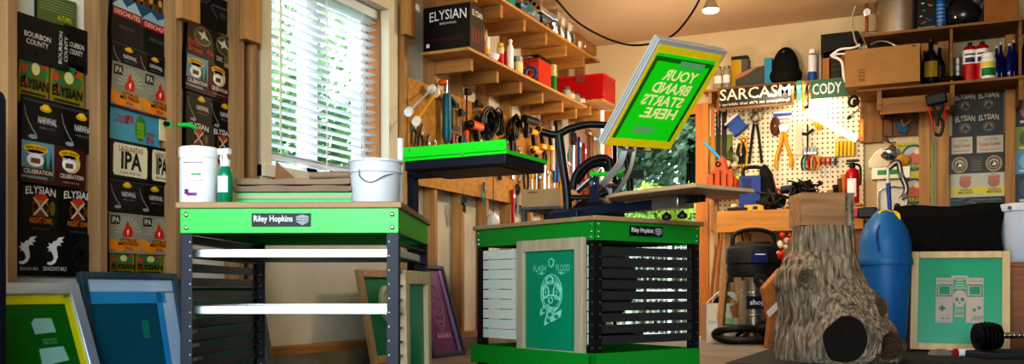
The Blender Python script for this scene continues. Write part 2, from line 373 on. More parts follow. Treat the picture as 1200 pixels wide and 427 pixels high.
for k, z in enumerate(zs):
    for side in (0, 1):
        b = MB(); x = .006 if side == 0 else W1-.006; s = 1 if side == 0 else -1
        b.box(min(x, x+s*.002), .02, z, max(x, x+s*.002), D1+.03, z+(.032 if side == 0 else .006), RAIL)
        b.box(min(x, x+s*.03), .02, z, max(x, x+s*.03), D1+.03, z+.0025, RAIL); child(T1, 'rail', b)
# aluminium screens slid into the rack
def alu_screen(w, d, th, hx, name, lab, M=None, loc=(0, 0, 0), rz=0, taped=None, alpha=.9, grp=None, mframe=None, fr=.032, extra=None):
    # lies in local x,z plane? no: frame in local x (width), y (length), thickness z
    t = thing(name, lab, 'screen', loc, rz, grp, M=M); mf = mframe or ALU
    b = MB()
    b.box(0, 0, 0, w, fr, th, mf); b.box(0, d-fr, 0, w, d, th, mf); b.box(0, fr, 0, fr, d-fr, th, mf); b.box(w-fr, fr, 0, w, d-fr, th, mf); child(t, 'frame', b, .002)
    b = MB(); b.box(fr*.5, fr*.5, .001 if not taped else -.001, w-fr*.5, d-fr*.5, .0025 if not taped else .0005, mesh_mat(hx, alpha)); child(t, 'mesh_fabric', b)
    if extra: extra(t)
    return t
R1 = Matrix.Translation(P1) @ Matrix.Rotation(rz1, 4, 'Z')
for k, (zi, y, lab) in enumerate(((1, -.0, 'aluminium screen on the upper rails inside the left rack table'), (4, .02, 'aluminium screen on the lower rails inside the left rack table'))):
    z = z0-.078-.012 if k == 0 else z0-.262
    z = zs[1]+.0026 if k == 0 else zs[5]+.0026
    alu_screen(W1-.016, .62, .03, '#12604a', 'framed_screen', lab, M=R1 @ Matrix.Translation((.008, .06+k*.0, z)))
# ---- middle rack table: origin at its near corner, x along the front with the logo, y along the left side
P2 = at(697, 340, 3.90); P2.z = 0
d2 = (RT*.80+FW*.60); rz2 = math.atan2(d2.y, d2.x); W2, D2 = .64, .86
T2 = thing('rack_table', 'middle rack table with dark green rim carrying the printing press', 'table', P2, rz2)
R2 = Matrix.Translation(P2) @ Matrix.Rotation(rz2, 4, 'Z')
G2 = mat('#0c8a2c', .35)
b = MB(); b.box(-.015, -.015, HT-.02, W2+.015, D2+.015, HT, WT); child(T2, 'tabletop', b, .003)
b = MB(); z1 = HT-.02; z0 = z1-.082
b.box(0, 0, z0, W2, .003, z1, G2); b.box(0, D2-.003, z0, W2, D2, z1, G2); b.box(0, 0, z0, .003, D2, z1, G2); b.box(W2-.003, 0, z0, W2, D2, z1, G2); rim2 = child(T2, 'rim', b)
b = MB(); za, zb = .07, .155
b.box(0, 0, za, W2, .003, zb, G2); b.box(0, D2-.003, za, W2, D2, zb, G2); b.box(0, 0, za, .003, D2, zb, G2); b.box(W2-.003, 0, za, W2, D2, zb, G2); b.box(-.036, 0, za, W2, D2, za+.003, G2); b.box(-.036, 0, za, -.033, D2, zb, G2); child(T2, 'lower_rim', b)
child(rim2, 'logo_plate', logo_plate(W2*.31, W2*.62, z1-.058, z1-.014, 0), label='black nameplate with white script lettering')
for i, (x0, y0) in enumerate(((0, 0), (W2-.042, 0), (0, D2-.042), (W2-.042, D2-.042))):
    b = MB(); b.box(x0+.003, y0+.003, 0, x0+.042, y0+.042, z0+.04, BLACK)
    for k in range(11): b.lathe([(.004, 0), (.003, .002), (.001, .0022)], GREY, (x0+.032, y0+.003, z0-.02-k*.048), 8, ax=(0, -1, 0)); b.lathe([(.004, 0), (.003, .002), (.001, .0022)], GREY, (x0+.003, y0+.02, z0-.02-k*.048), 8, ax=(-1, 0, 0))
    child(T2, 'leg', b)
for z in (z0+.014, z0+.036, z1-.014):
    for x in (.02, W2-.02): child(rim2, 'bolt', bolts([(x, 0, z)], .006))
    for y in (.02, D2-.02): child(rim2, 'bolt', bolts([(0, y, z)], .006, ax=(-1, 0, 0)))
mPal = mat('#d4dcd4', .45, .1); mDk = mat('#43464a', .4, .5)
for k in range(11):
    z = z0-.062-k*.047
    if z < zb: break
    b = MB(); b.box(.006, .045, z, .008, D2-.045, z+.0425, mPal); b.box(.008, .045, z, .04, D2-.045, z+.002, mPal); child(T2, 'side_rail', b)
    b = MB(); b.box(.045, .006, z, W2-.045, .008, z+.036, mDk); b.box(.045, .008, z, W2-.045, .05, z+.002, mDk); child(T2, 'front_rail', b)
# wood framed diver screen leaning on the left side of the middle table
MP = mat('#b9a78c', .55, kind='woodz', var=.06)
GM = '#0a8a68'
def leaning(name, lab, w, h, th, M, frame, hx, design=None, fr=.05, alpha=1, back=None, grp=None, fabric_label=None):
    """upright frame: local x width, z height, -y is the side seen"""
    t = thing(name, lab, 'screen', M=M, group=grp)
    b = MB(); b.box(0, 0, 0, fr, th, h, frame); b.box(w-fr, 0, 0, w, th, h, frame); b.box(fr, 0, h-fr, w-fr, th, h, frame); b.box(fr, 0, 0, w-fr, th, fr, frame); child(t, 'frame', b, .003)
    b = MB(); ym = th*.55; b.box(fr*.6, ym, fr*.6, w-fr*.6, ym+.003, h-fr*.6, mesh_mat(hx, alpha))
    if design: design(b, w, h, fr, ym-.001)
    child(t, 'mesh_fabric', b, label=fabric_label); return t
mPr = mat('#8fd0bd', .6)
def d_diver(b, w, h, fr, y):
    cx = w*.52; L = lambda x0, z0, x1, z1, m=mPr: b.box(x0, y-.001, z0, x1, y, z1, m)
    b.text('FLASH', cx-.125, h*.735, cx-.035, h*.79, mPr, y-.001, bold=.0); b.text('FLOOD', cx+.035, h*.735, cx+.125, h*.79, mPr, y-.001, bold=.0)
    b.prism([(cx-.02, h*.83), (cx, h*.845), (cx+.02, h*.83), (cx+.018, h*.785), (cx, h*.765), (cx-.018, h*.785)], y-.001, y, mPr)
    b.prism([(cx-.013, h*.825), (cx, h*.835), (cx+.013, h*.825), (cx+.011, h*.79), (cx, h*.775), (cx-.011, h*.79)], y-.002, y-.001, mat(GM, .5))
    for s in (-1, 1): b.prism([(cx+s*.04, h*.72), (cx+s*.075, h*.735), (cx+s*.07, h*.72), (cx+s*.105, h*.728), (cx+s*.06, h*.705), (cx+s*.066, h*.716)], y-.001, y, mPr)
    c = (cx, y, h*.56); b.torus(c, .072, .0022, mPr, sz=1.12); b.torus((cx, y, h*.56), .062, .0012, mPr, sz=1.1)
    for s, r in ((-1, .02), (1, .024)):
        q = (cx+s*.038, y, h*.565); b.torus(q, r, .0028, mPr, sz=1.3); L(q[0]-r, h*.565-.0012, q[0]+r, h*.565+.0012); L(q[0]-.0012, h*.565-r*1.2, q[0]+.0012, h*.565+r*1.2)
    b.torus((cx-.005, y, h*.50), .013, .0025, mPr); b.torus((cx-.012, y, h*.665), .022, .003, mPr, sz=.8)
    for k in range(5): b.torus((cx, y, h*.52), .06+k*.004, .0012, mPr, a0=PI*1.15, a1=PI*1.85)
    b.torus((cx, y, h*.485), .06, .004, mPr, a0=PI*1.1, a1=PI*1.9, sz=.5)
    for i, (x, z) in enumerate(((-.05, .39), (-.01, .36), (.035, .345), (-.02, .31))):
        b.prism([(cx+x-.03, h*z-.012), (cx+x+.03, h*z+.012), (cx+x+.036, h*z+.045), (cx+x-.024, h*z+.02)], y-.001, y, mPr)
        b.box(cx+x-.012, y-.002, h*z+.005, cx+x+.014, y-.001, h*z+.02, mat(GM, .5))
    b.prism([(cx-.06, h*.455), (cx+.05, h*.44), (cx+.02, h*.40), (cx-.055, h*.41)], y-.001, y, mPr)
# on the left side of T2: local -x face. x of screen runs along -y(T2)
wS = .455; hS = .535
M = R2 @ Matrix.Translation((-.031, .045+wS, .107)) @ Matrix.Rotation(-PI/2, 4, 'Z')
leaning('framed_screen', 'wooden framed screen with diving helmet print hung on the middle table side', wS, hS, .026, M, MP, GM, d_diver, fr=.052, fabric_label='green mesh printed with a diving helmet')
# ================================================================ the press (in the middle table frame)
NV = mat('#1b2a44', .35, .2)
PR = thing('screen_printing_press', 'navy and steel tabletop press holding up the neon green screen', 'press', M=R2 @ Matrix.Translation((.30, .30, HT)))
cx = 0
b = MB(); b.box(-.17, .0, .0, .17, .20, .012, NV); b.box(-.15, -.01, .012, -.1, .2, .05, NV); b.box(.1, -.01, .012, .15, .2, .05, NV); child(PR, 'base_plate', b, .003)
b = MB(); b.box(-.035, -.42, .034, .035, .32, .074, NV); child(PR, 'base_beam', b, .004)
b = MB(); b.box(-.02, -.62, .050, .02, -.40, .078, BLACK); child(PR, 'arm_extension', b, .002)
b = MB(); b.box(-.05, -.53, .032, .05, -.38, .085, STEEL); child(PR, 'pallet_bracket', b, .002)
for yk in (-.51, -.42):
    b = MB(); b.cyl((0, yk, .034), (0, yk, .01), .004, STEEL, n=8); b.lathe([(.006, .020), (.008, .014), (.021, .004), (.021, -.008), (.012, -.012)], BLACK, (0, yk, 0), 14); child(PR, 'knob', b)
b = MB(); b.grid(lambda u, v: (0, 0, 0), 1, 1, WT)
b = MB(); poly = [(-.06, .08), (.06, .08), (.09, .04), (.16, -.02), (.2, -.16), (.2, -.60), (-.2, -.60), (-.2, -.16), (-.16, -.02), (-.09, .04)]
poly = [(x*.9, y*.92-.19) for x, y in poly]
nn = len(poly); b.add([(x, y, .086) for x, y in poly]+[(x, y, .103) for x, y in poly], [tuple(range(nn)), tuple(range(2*nn-1, nn-1, -1))]+[(k, k+nn, (k+1) % nn+nn, (k+1) % nn) for k in range(nn)], mat('#cfa884', .5, kind='woody', var=.05)); child(PR, 'pallet', b, .004)
for s in (-1, 1):
    b = MB(); b.box(s*.07-.004, -.07, .09, s*.07+.004, -.01, .20, NV); b.box(s*.07-.006, -.09, .085, s*.07+.006, .01, .095, NV); child(PR, 'upright', b, .002)
    b = MB(); b.lathe([(.014, 0), (.014, .006), (.008, .012)], CHROME, (s*.075, -.04, .17), 12, ax=(s, 0, 0)); child(PR, 'pivot_bolt', b)
b = MB(); b.cyl((-.09, -.04, .17), (.09, -.04, .17), .012, STEEL); child(PR, 'pivot_shaft', b)
for s in (-1, 1):
    b = MB(); b.tube([(s*.045, .10, .15), (s*.045, .0, .20)], .013, STEEL, 12, 0); b.tube([(s*.045, .0, .20), (s*.045, -.06, .235)], .006, CHROME, 8, 0); child(PR, 'gas_strut', b)
b = MB(); b.tube([(-.08, -.03, .215), (.09, -.05, .225)], .011, mat('#2cd038', .4), 12, 0); child(PR, 'handle_bar', b, label='green crossbar')
# screen position solved from the photo, parallel to the table axes
def cw(x, y, z): return RT*x+Vector((0, 0, y))+FW*z
ex = cw(.754, .055, .654).normalized(); e2 = cw(.401, .750, -.526); e2 = (e2-ex*e2.dot(ex)).normalized(); nrm = ex.cross(e2).normalized()
S0 = at(706, 170, 4.03)-nrm*.037
MS = Matrix(((ex.x, e2.x, nrm.x, S0.x), (ex.y, e2.y, nrm.y, S0.y), (ex.z, e2.z, nrm.z, S0.z), (0, 0, 0, 1)))
inv = (R2 @ Matrix.Translation((.30, .30, HT))).inverted()
sw, sl_, fr = .45, .51, .034
ca = inv @ (MS @ Vector((sw*.5-.03, .03, -.0))); 
b = MB(); q0 = Vector((-.02, -.04, .17)); q1 = ca+Vector((-.02, 0, 0)); b.tube([q0, q0.lerp(q1, .5)+Vector((0, -.035, -.01)), q1], .021, mat('#c9ced6', .3, .7), 4); q0 = Vector((.04, -.03, .10)); q1 = ca+Vector((.03, 0, -.01)); b.tube([q0, q0.lerp(q1, .5)+Vector((0, -.04, -.01)), q1], .014, mat('#9a948a', .4, .5), 4); child(PR, 'print_arm', b, .003)
b = MB(inv @ MS); b.box(sw*.30, -.015, -.012, sw*.74, .055, -.002, mat('#8d857a', .4, .5)); b.box(sw*.30, -.02, -.012, sw*.74, -.012, .04, mat('#8d857a', .4, .5)); child(PR, 'screen_clamp', b, .002)
# big green screen
NG = '#1fd11c'
BS = thing('framed_screen', 'neon green screen with reversed lettering tilted up in the press', 'screen', M=MS)
AL = mat('#e4e8ee', .35, .45)
b = MB(); th = .036
b.box(0, 0, 0.0, sw, fr, th, AL); b.box(0, sl_-fr, 0.0, sw, sl_, th, AL); b.box(0, fr, 0, fr, sl_-fr, th, AL); b.box(sw-fr, fr, 0, sw, sl_-fr, th, AL)
for q in (.012, .024): b.box(-.0008, .004, q-.001, 0, sl_-.004, q+.001, GREY); b.box(.004, sl_, q-.001, sw-.004, sl_+.0008, q+.001, GREY)
child(BS, 'frame', b, .002)
YT = mat('#efdc18', .4, emit=.06)  # slight glow put into tape, mesh and letters, though none is a lamp
b = MB(); e = .001; tp = .040; zt = th+.0005; ez = .014
b.box(ez, e, th, sw-e, tp, zt+.001, YT); b.box(ez, sl_-tp-.012, th, sw-ez, sl_-ez*1.5, zt+.001, YT); b.box(ez, tp, th, tp-.01, sl_-tp-.012, zt+.001, YT); b.box(sw-tp+.01, tp, th, sw-e, sl_-tp-.012, zt+.001, YT); child(BS, 'tape_border', b, label='yellow tape around the mesh')
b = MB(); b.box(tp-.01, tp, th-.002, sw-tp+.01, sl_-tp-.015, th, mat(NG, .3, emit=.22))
gd = mat('#0c8a18', .3)
b.box(tp-.008, tp, th, tp+.014, sl_-tp-.03, th+.0006, gd); b.box(sw-tp-.012, tp, th, sw-tp+.008, sl_-tp-.03, th+.0006, gd); b.box(tp+.014, sl_-tp-.05, th, sw-tp-.012, sl_-tp-.03, th+.0006, gd)
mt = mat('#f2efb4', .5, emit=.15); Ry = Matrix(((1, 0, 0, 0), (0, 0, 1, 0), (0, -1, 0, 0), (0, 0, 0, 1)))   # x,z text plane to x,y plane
tb = MB(Matrix(((1, 0, 0, 0), (0, 0, 1, 0), (0, -1, 0, 0), (0, 0, 0, 1))))
xl, xr = sw*.30, sw*.79; yt = sl_*.765
for i, (tx, a) in enumerate((('YOUR', .10), ('BRAND', .0), ('STARTS', 0), ('HERE.', 0))):
    tb.text(tx, xr-(xr-xl)*(1, 1.12, 1.22, 1.05)[i], yt-.062*(i+1)+.009, xr, yt-.062*i, mt, -(th+.001), mirror=True, bold=.035)
b.add(tb.v, tb.f, mt); lb = mat('#7fd49a', .5)
b.box(sw*.44, sl_*.79, th, sw*.80, sl_*.85, th+.0007, lb); b.box(sw*.30, sl_*.14, th, sw*.58, sl_*.21, th+.0007, lb)
child(BS, 'mesh_fabric', b, label='neon green mesh with cream reversed words')
# ================================================================ flash dryer
HB = .93
pn = at(593, 340, 3.78); pl_ = at(472, 340, 4.02); pn.z = pl_.z = HB
dd = (pn-pl_); rzF = math.atan2(dd.y, dd.x); WF = dd.length
FD = thing('flash_dryer', 'flat navy flash dryer head with green tray lip on a single post', 'dryer', Vector((pl_.x, pl_.y, 0)), rzF)
G3 = mat('#1fd62a', .35)
b = MB(); b.box(.005, .005, HB, WF-.005, .36, HB+.055, NAVY); child(FD, 'heater_head', b, .004)
b = MB(); b.box(0, 0, HB+.050, WF, .365, HB+.056, G3); b.box(0, 0, HB+.056, WF, .004, HB+.098, G3); b.box(0, 0, HB+.04, WF, .004, HB+.056, G3); b.box(WF, 0, HB+.04, WF+.003, .365, HB+.056, G3); child(FD, 'tray', b, label='bright green tray')
b = MB(); b.box(.06, .05, HB-.003, WF-.06, .31, HB, mat('#26282c', .4, .6)); child(FD, 'heating_element', b)
pp = (Matrix.Translation(FD.location) @ Matrix.Rotation(rzF, 4, 'Z')).inverted() @ at(484, 340, 4.36); qx, qy = pp.x, pp.y; b = MB(); b.box(qx-.02, qy-.02, 0.0, qx+.02, qy+.02, HB+.03, NAVY); child(FD, 'post', b, .003); b = MB(); b.box(qx-.02, qy-.02, HB+.005, .14, qy+.02, HB+.045, NAVY); child(FD, 'arm', b, .003)
for s in (-1, 1):
    b = MB(); b.box(qx-.02, qy+.02, 0, qx+.02, qy+.35, .05, NAVY) if s > 0 else b.box(qx+.02, qy-.02, 0, qx+.3, qy+.02, .05, NAVY); child(FD, 'foot', b)
child(FD, 'bolt', bolts([(.035, 0, HB+.085)], .006)); child(FD, 'bolt', bolts([(WF*.6, 0, HB+.05)], .006))
# ================================================================ things on the left table
def on1(x, y): return R1 @ Vector((x, y, HT+.0005))
def px1(px, d): # local x on table 1 for a pixel at a local depth
    inv1 = R1.inverted(); o = inv1 @ Vector((0, 0, CAMZ)); r = inv1.to_3x3() @ ray(px, 300); t = (d-o.y)/r.y; return (o+r*t).x
d = .14; x = px1(233, d)
t = thing('plastic_tub', 'white round tub with purple markings at the left end of the left table', 'tub', on1(x, d))
b = MB(); r = .068; b.lathe([(r*.96, 0), (r, .006), (r, .165), (r*.97, .172), (r*.97, .18)], WHITE, n=36)
pu = mat('#7a2a86', .5)
def wrap(b, r, a0, a1, z0, z1, m, n=10):
    vs = []; fs = []
    for i in range(n+1):
        a = a0+(a1-a0)*i/n
        for z in (z0, z1): vs.append((r*math.cos(a), r*math.sin(a), z))
    for i in range(n): fs.append((2*i, 2*i+2, 2*i+3, 2*i+1))
    b.add(vs, fs, m)
wrap(b, r+.0006, -2.9, -2.2, .150, .153, pu); wrap(b, r+.0006, -1.7, -.6, .150, .153, pu)
wrap(b, r+.0006, -1.45, -.9, .03, .042, pu); wrap(b, r+.0006, -1.6, -1.35, .036, .055, pu); wrap(b, r+.0006, -2.7, -2.3, .04, .043, pu); wrap(b, r+.0006, -1.2, -.7, .105, .112, mat('#3aa455', .5)); wrap(b, r+.0006, -1.3, -.6, .085, .088, mat('#9a9aa4', .5))
child(t, 'body', b)
b = MB(); b.lathe([(r*1.02, .172), (r*1.04, .176), (r*1.04, .205), (r*1.0, .212), (r*.9, .213), (r*.88, .208), (.001, .208)], WHITE, n=36); child(t, 'lid', b)
d = .12; x = px1(264, d)
t = thing('spray_bottle', 'green liquid bottle with white trigger top beside the white tub', 'bottle', on1(x, d))
b = MB(); b.lathe([(.024, 0), (.027, .004), (.027, .11), (.024, .128), (.012, .142)], mat('#0e9468', .25, trans=.2), n=24); wrap(b, .0276, -2.4, -.5, .045, .105, mat('#cfd8e8', .5)); child(t, 'body', b)
b = MB(); b.lathe([(.014, .14), (.018, .143), (.018, .165), (.010, .17), (.009, .185)], WHITE, n=16); b.obox((-.004, 0, .196), (.05, .02, .022), WHITE); b.obox((-.028, 0, .2), (.012, .014, .012), WHITE); child(t, 'spray_head', b, .002)
b = MB(); b.tube([(-.014, 0, .188), (-.022, 0, .175), (-.02, 0, .16)], .0035, WHITE, 8); child(t, 'trigger', b)
d = .20; xa = px1(277, d); xb = px1(412, d); wst = xb-xa
def brown(x0, x1, y0, y1, z0, z1, lab, hx='#8f7a68', sag=.004):
    b = MB(); m = mat(hx, .85, kind='noise', var=.08); N = 20
    rnd = random.Random(int(z0*1e4)); ph = [rnd.uniform(0, 6) for _ in range(4)]
    pr = [(x0, z0+.002), (x0+.004, z0)]+[(x0+(x1-x0)*i/N, z0) for i in range(1, N)]+[(x1, z0+.003), (x1+.003, (z0+z1)/2)]+[(x1-(x1-x0)*i/N, z1+sag*.5*math.sin(i*.7+ph[0])-.002) for i in range(0, N+1)]+[(x0-.003, (z0+z1)/2)]
    b.prism(pr, y0, y1, m); return one(b, 'wrapped_screen', lab, 'parcel', M=R1 @ Matrix.Translation((0, 0, HT)), bevel=.003)
LB = mat('#c8b088', .6, kind='woodx', var=.05)
for k, (z, lab) in enumerate(((.0005, 'green meshed flat screen at the bottom of the stack'), (.0275, 'second flat green meshed screen of the stack, under the brown parcels'))):
    t = thing('framed_screen', lab, 'screen', M=R1 @ Matrix.Translation((xa, d, HT+z)))
    b = MB(); wd = wst; b.box(0, 0, .004, wd, .03, .026, LB); b.box(0, .37, .004, wd, .40, .026, LB); b.box(0, .03, .004, .03, .37, .026, LB); b.box(wd-.03, .03, .004, wd, .37, .026, LB); child(t, 'frame', b, .002)
    b = MB(); b.box(-.001, -.001, 0, wd+.001, .401, .0045, mat('#18b060', .4)); b.box(.0, -.001, .019, wd, 0, .026, mat('#2ccc70', .4)); child(t, 'mesh_fabric', b)
brown(xa-.012, xb+.002, d-.01, d+.4, .056, .082, 'thick brown wrapped parcel lying directly on the green screens')
brown(xa-.008, xb-.006, d-.0, d+.39, .084, .109, 'brown wrapped parcel on top of the stacked screens', '#94806c')
t = thing('paper_roll', 'short brown paper roll lying on top of the parcel stack', 'roll', M=R1 @ Matrix.Translation((xb-.09, d+.05, HT+.110+.014)))
b = MB(); b.cyl((-.08, 0, 0), (.085, 0, .002), .0135, mat('#8f7a66', .8), n=20); child(t, 'roll', b); b = MB(); b.cyl((.0851, 0, .002), (.0855, 0, .002), .006, BLACK, n=12); child(t, 'core', b)
b = MB(); b.prism([(0, 0), (.10, 0), (.03, .06), (.005, .085)], 0, .004, mat('#8a6748', .85, kind='noise')); one(b, 'cardboard_scrap', 'torn triangular brown cardboard standing behind the paper roll', 'cardboard', M=R1 @ Matrix.Translation((px1(322, d+.15), d+.15, HT+.110)))
d = .24; x = px1(440, d)
t = thing('plastic_pail', 'white pail with wire handle at the right end of the left table', 'pail', on1(x, d), rz1)
b = MB(); r = .100; PW = mat('#d4d8e0', .4)
b.lathe([(r*.86, 0), (r*.88, .004), (r*.95, .125), (r*1.0, .128), (r*1.0, .138), (r*.965, .14), (r*.98, .165), (r*1.03, .167), (r*1.03, .175), (r*.96, .176), (r*.94, .17), (r*.84, .006), (.001, .005)], PW, n=40); child(t, 'body', b)
b = MB(); b.tube([(-.045, -.088, .135), (-.04, -.094, .105), (.0, -.095, .085), (.05, -.088, .11), (.096, -.02, .13)], .002, GREY, 6); child(t, 'handle', b)
x = .05
b = MB(); b.cyl((0, 0, 0), (0, 0, .29), .012, WHITE, n=14); b.cyl((0, 0, .29), (0, 0, .295), .010, GREY, n=14)
t = one(b, 'plastic_tube', 'upright white tube behind the white pail', 'tube', on1(px1(469, .42), .42))
# ================================================================ screens leaning along the window wall
def lean_left(name, lab, ya, yb, xt, zt, dx, frame, hx, design=None, fr=.045, th=.028, alpha=1, fl=None):
    h = math.hypot(zt, dx); ang = math.atan2(dx, zt)
    M = Matrix.Translation((xt+dx, ya, .002)) @ Matrix.Rotation(PI/2, 4, 'Z') @ Matrix.Rotation(-ang, 4, 'X')
    return leaning(name, lab, yb-ya, h, th, M, frame, hx, design, fr, alpha, fabric_label=fl)
def d_wet(b, w, h, fr, y):
    yy = mat('#c8c018', .45); b.box(fr*.5, y-.002, h-fr-.035, w-fr*.5, y, h-fr*.5, yy); b.box(w-fr-.03, y-.002, fr, w-fr*.4, y, h-fr, yy); b.box(fr*.5, y-.002, fr, fr+.03, y, h-fr, yy)
    m = mat('#8fb8b0', .6)
    b.prism([(w-.235, h-.15), (w-.22, h-.135), (w-.15, h-.135), (w-.145, h-.19), (w-.23, h-.195)], y-.003, y, m); b.prism([(w-.23, h-.25), (w-.13, h-.245), (w-.12, h-.30), (w-.235, h-.315)], y-.003, y, m)
    b.text('YOUR BRAND', w-.21, h-.222, w-.15, h-.213, m, y-.003, mirror=True, bold=0); b.text('STARTS HERE', w-.21, h-.234, w-.15, h-.225, m, y-.003, mirror=True, bold=0)
lean_left('framed_screen', 'green screen with yellow tape and two pale patches at the far left', 2.02, 2.535, -3.03, .445, .17, mat('#b9c4d6', .35, .6), '#0a6a10', d_wet, fl='dark green mesh with yellow tape')
def d_blue(b, w, h, fr, y):
    m = mat('#a9bdd2', .5); b.box(fr*.6, y-.002, h-fr-.055, w-fr*.6, y, h-fr*.6, m); b.box(w-fr-.075, y-.002, fr*.6, w-fr*.6, y, h-fr-.05, m)
    m2 = mat('#2f8fc0', .5); b.box(fr*.8, y-.003, h-fr-.10, w-fr-.05, y-.001, h-fr-.05, m2); b.box(w-fr-.10, y-.003, fr*.6, w-fr-.07, y-.001, h-fr-.05, m2)
    b.box(w*.55, y-.002, h*.45, w*.62, y-.001, h*.6, mat('#0e7a66', .6))
lean_left('framed_screen', 'slate framed screen with pale blue border beside the yellow taped one', 2.56, 3.06, -3.05, .49, .10, mat('#2f4654', .5), '#0c5a6c', d_blue, fr=.028, fl='teal mesh with pale blue borders')
lean_left('framed_screen', 'dim wooden framed dark green screen behind the left table leg', 3.09, 3.60, -3.055, .47, .10, mat('#6a6152', .6, kind='woodz'), '#0b4d38')
def d_skull(b, w, h, fr, y):
    m = mat('#a9b7a0', .6); b.torus((w*.5, y, h*.62), .075, .02, m, sz=1.3); b.sph((w*.5, y, h*.6), (.07, .002, .11), m)
    for k in range(5): b.torus((w*.5, y, h*.38-k*.03), .05-.004*k, .004, m, sz=.4)
FW2 = mat('#b89a72', .6, kind='woodz', var=.07)
lean_left('framed_screen', 'wooden framed green screen with oval print seen through the left table', 4.42, 4.95, -3.05, .535, .11, FW2, '#12805a', d_skull)
def d_purple(b, w, h, fr, y):
    m = mat('#b58ab0', .6)
    for k in range(7): b.torus((w*.5, y, h*(.72-.075*k)), .03+.05*math.sin(k*.55+.3), .0018, m, n=16, sz=.9)
    for k in range(5): b.prism([(w*.5-.08+k*.035, h*.22), (w*.5-.06+k*.035, h*.28), (w*.5-.045+k*.035, h*.2)], y-.001, y, m)
    b.box(w-fr-.04, y-.003, fr, w-fr*.5, y, h-fr, mat('#a08fc8', .5))
lean_left('framed_screen', 'dark framed purple screen with faint line print behind the left table', 4.97, 5.38, -3.04, .575, .17, mat('#2b2530', .5), '#6a1650', d_purple, fr=.025, fl='purple mesh')
h = .53
bl_, br_ = at(478, 340, 3.44), at(507, 340, 3.80); bl_.z = .002; db = br_-bl_; db.z = 0
M = Matrix.Translation(bl_) @ Matrix.Rotation(math.atan2(db.y, db.x), 4, 'Z') @ Matrix.Rotation(math.radians(-1.0), 4, 'X')
leaning('framed_screen', 'pale wooden framed green screen leaning against the right side of the left rack table', db.length, .49, .035, M, mat('#cdb594', .55, kind='woodz', var=.05), '#12805a', None, fr=.05)
# ================================================================ flattened beer cartons on the walls
class D:
    def __init__(s, b, w, h): s.b = b; s.w = w; s.h = h; s.k = 0
    def r(s, x0, z0, x1, z1, m, l=1): s.b.box(x0*s.w, -.002-.0006*l, z0*s.h, x1*s.w, -.001, z1*s.h, C(m))
    def p(s, pts, m, l=1): s.b.prism([(x*s.w, z*s.h) for x, z in pts], -.002-.0006*l, -.001, C(m))
    def e(s, cx, cz, rx, rz, m, l=1, n=20, a0=0, a1=2*PI):
        s.p([(cx+rx*math.cos(a0+(a1-a0)*i/n), cz+rz*math.sin(a0+(a1-a0)*i/n)) for i in range(n)], m, l)
    def t(s, tx, x0, z0, x1, z1, m, l=4, **k): s.b.text(tx, x0*s.w, z0*s.h, x1*s.w, z1*s.h, C(m), -.002-.0006*l-.0004, **k)
def C(m): return mat(m, .45) if isinstance(m, str) else m
def flame(d, cx, cz, s, l=3, m='#c8261c'):
    d.p([(cx-.5*s, cz), (cx-.55*s, cz+.8*s), (cx-.25*s, cz+1.5*s), (cx-.2*s, cz+2.1*s), (cx, cz+2.6*s), (cx+.1*s, cz+1.8*s), (cx+.35*s, cz+1.6*s), (cx+.5*s, cz+.8*s), (cx+.4*s, cz)], m, l)
    d.p([(cx-.05*s, cz+.2*s), (cx-.15*s, cz+.9*s), (cx+.05*s, cz+1.3*s), (cx+.05*s, cz+.7*s)], '#e8d8c8', l+1)
def k_bourbon(d):
    d.r(0, 0, .70, 1, '#141414'); d.r(.70, 0, .705, 1, '#3a3a3a'); d.t('BOURBON', .12, .52, .62, .64, '#d8d4cc'); d.t('COUNTY', .16, .36, .58, .48, '#d8d4cc')
    d.t('BOURBON', .78, .12, .85, .86, '#d8d4cc', rot=1); d.t('COUNTY', .89, .2, .96, .78, '#d8d4cc', rot=1); d.e(.36, .18, .02, .03, '#d8d4cc')
def k_gold(d, half=.45):
    for x0, x1, in ((0, half), (half+.02, 1)):
        w = x1-x0; d.r(x0, 0, x1, 1, '#8a7a1c'); d.e(x0+w*.5, .62, w*.42, .32, '#5d6a2a', 2)
        q = [(x0+w*(.5+.36*math.cos(a*.5)), .66+.2*math.sin(a*.9)) for a in range(9)]
        for i, (x, z) in enumerate(q): d.e(x, z, w*.09, .075, '#c0432a' if i % 2 else '#2f7a52', 3, 10)
        d.e(x0+w*.55, .7, w*.14, .12, '#c8c48a', 4, 12); d.t('ELYSIAN', x0+w*.06, .30, x0+w*.97, .50, '#15130c', 5, bold=.03); d.r(x0+w*.12, .2, x0+w*.9, .245, '#2c2810', 3); d.e(x0+w*.5, .12, w*.22, .06, '#c8a020', 3)
        d.r(x0, .0, x1, .02, '#40380e', 3)
def k_narwhal(d, n=2):
    d.r(0, 0, 1, 1, '#0c0c10'); d.r(0, .88, 1, .93, '#3c3f48', 2)
    for i in range(n):
        x = i/n; w = 1/n
        d.e(x+w*.62, .78, w*.16, .07, '#c89a1c', 2); d.e(x+w*.62, .82, w*.1, .06, '#e0b830', 3); d.t('NARWHAL', x+w*.42, .45, x+w*.92, .60, '#d8d8dc'); d.t('IMPERIAL STOUT', x+w*.46, .34, x+w*.88, .39, '#8a8a92', bold=0)
        q = [(x+w*(.05+.35*t), .75-.6*t**.6) for t in (0, .15, .35, .6, .85, 1.0)]
        for a, c in zip(q, q[1:]): d.p([(a[0], a[1]), (c[0], c[1]), (c[0]+.004, c[1]+.05), (a[0]+.004, a[1]+.03)], '#8a8e96', 2)
        d.e(x+w*.3, .14, w*.12, .05, '#9a9ea4', 2, 12)
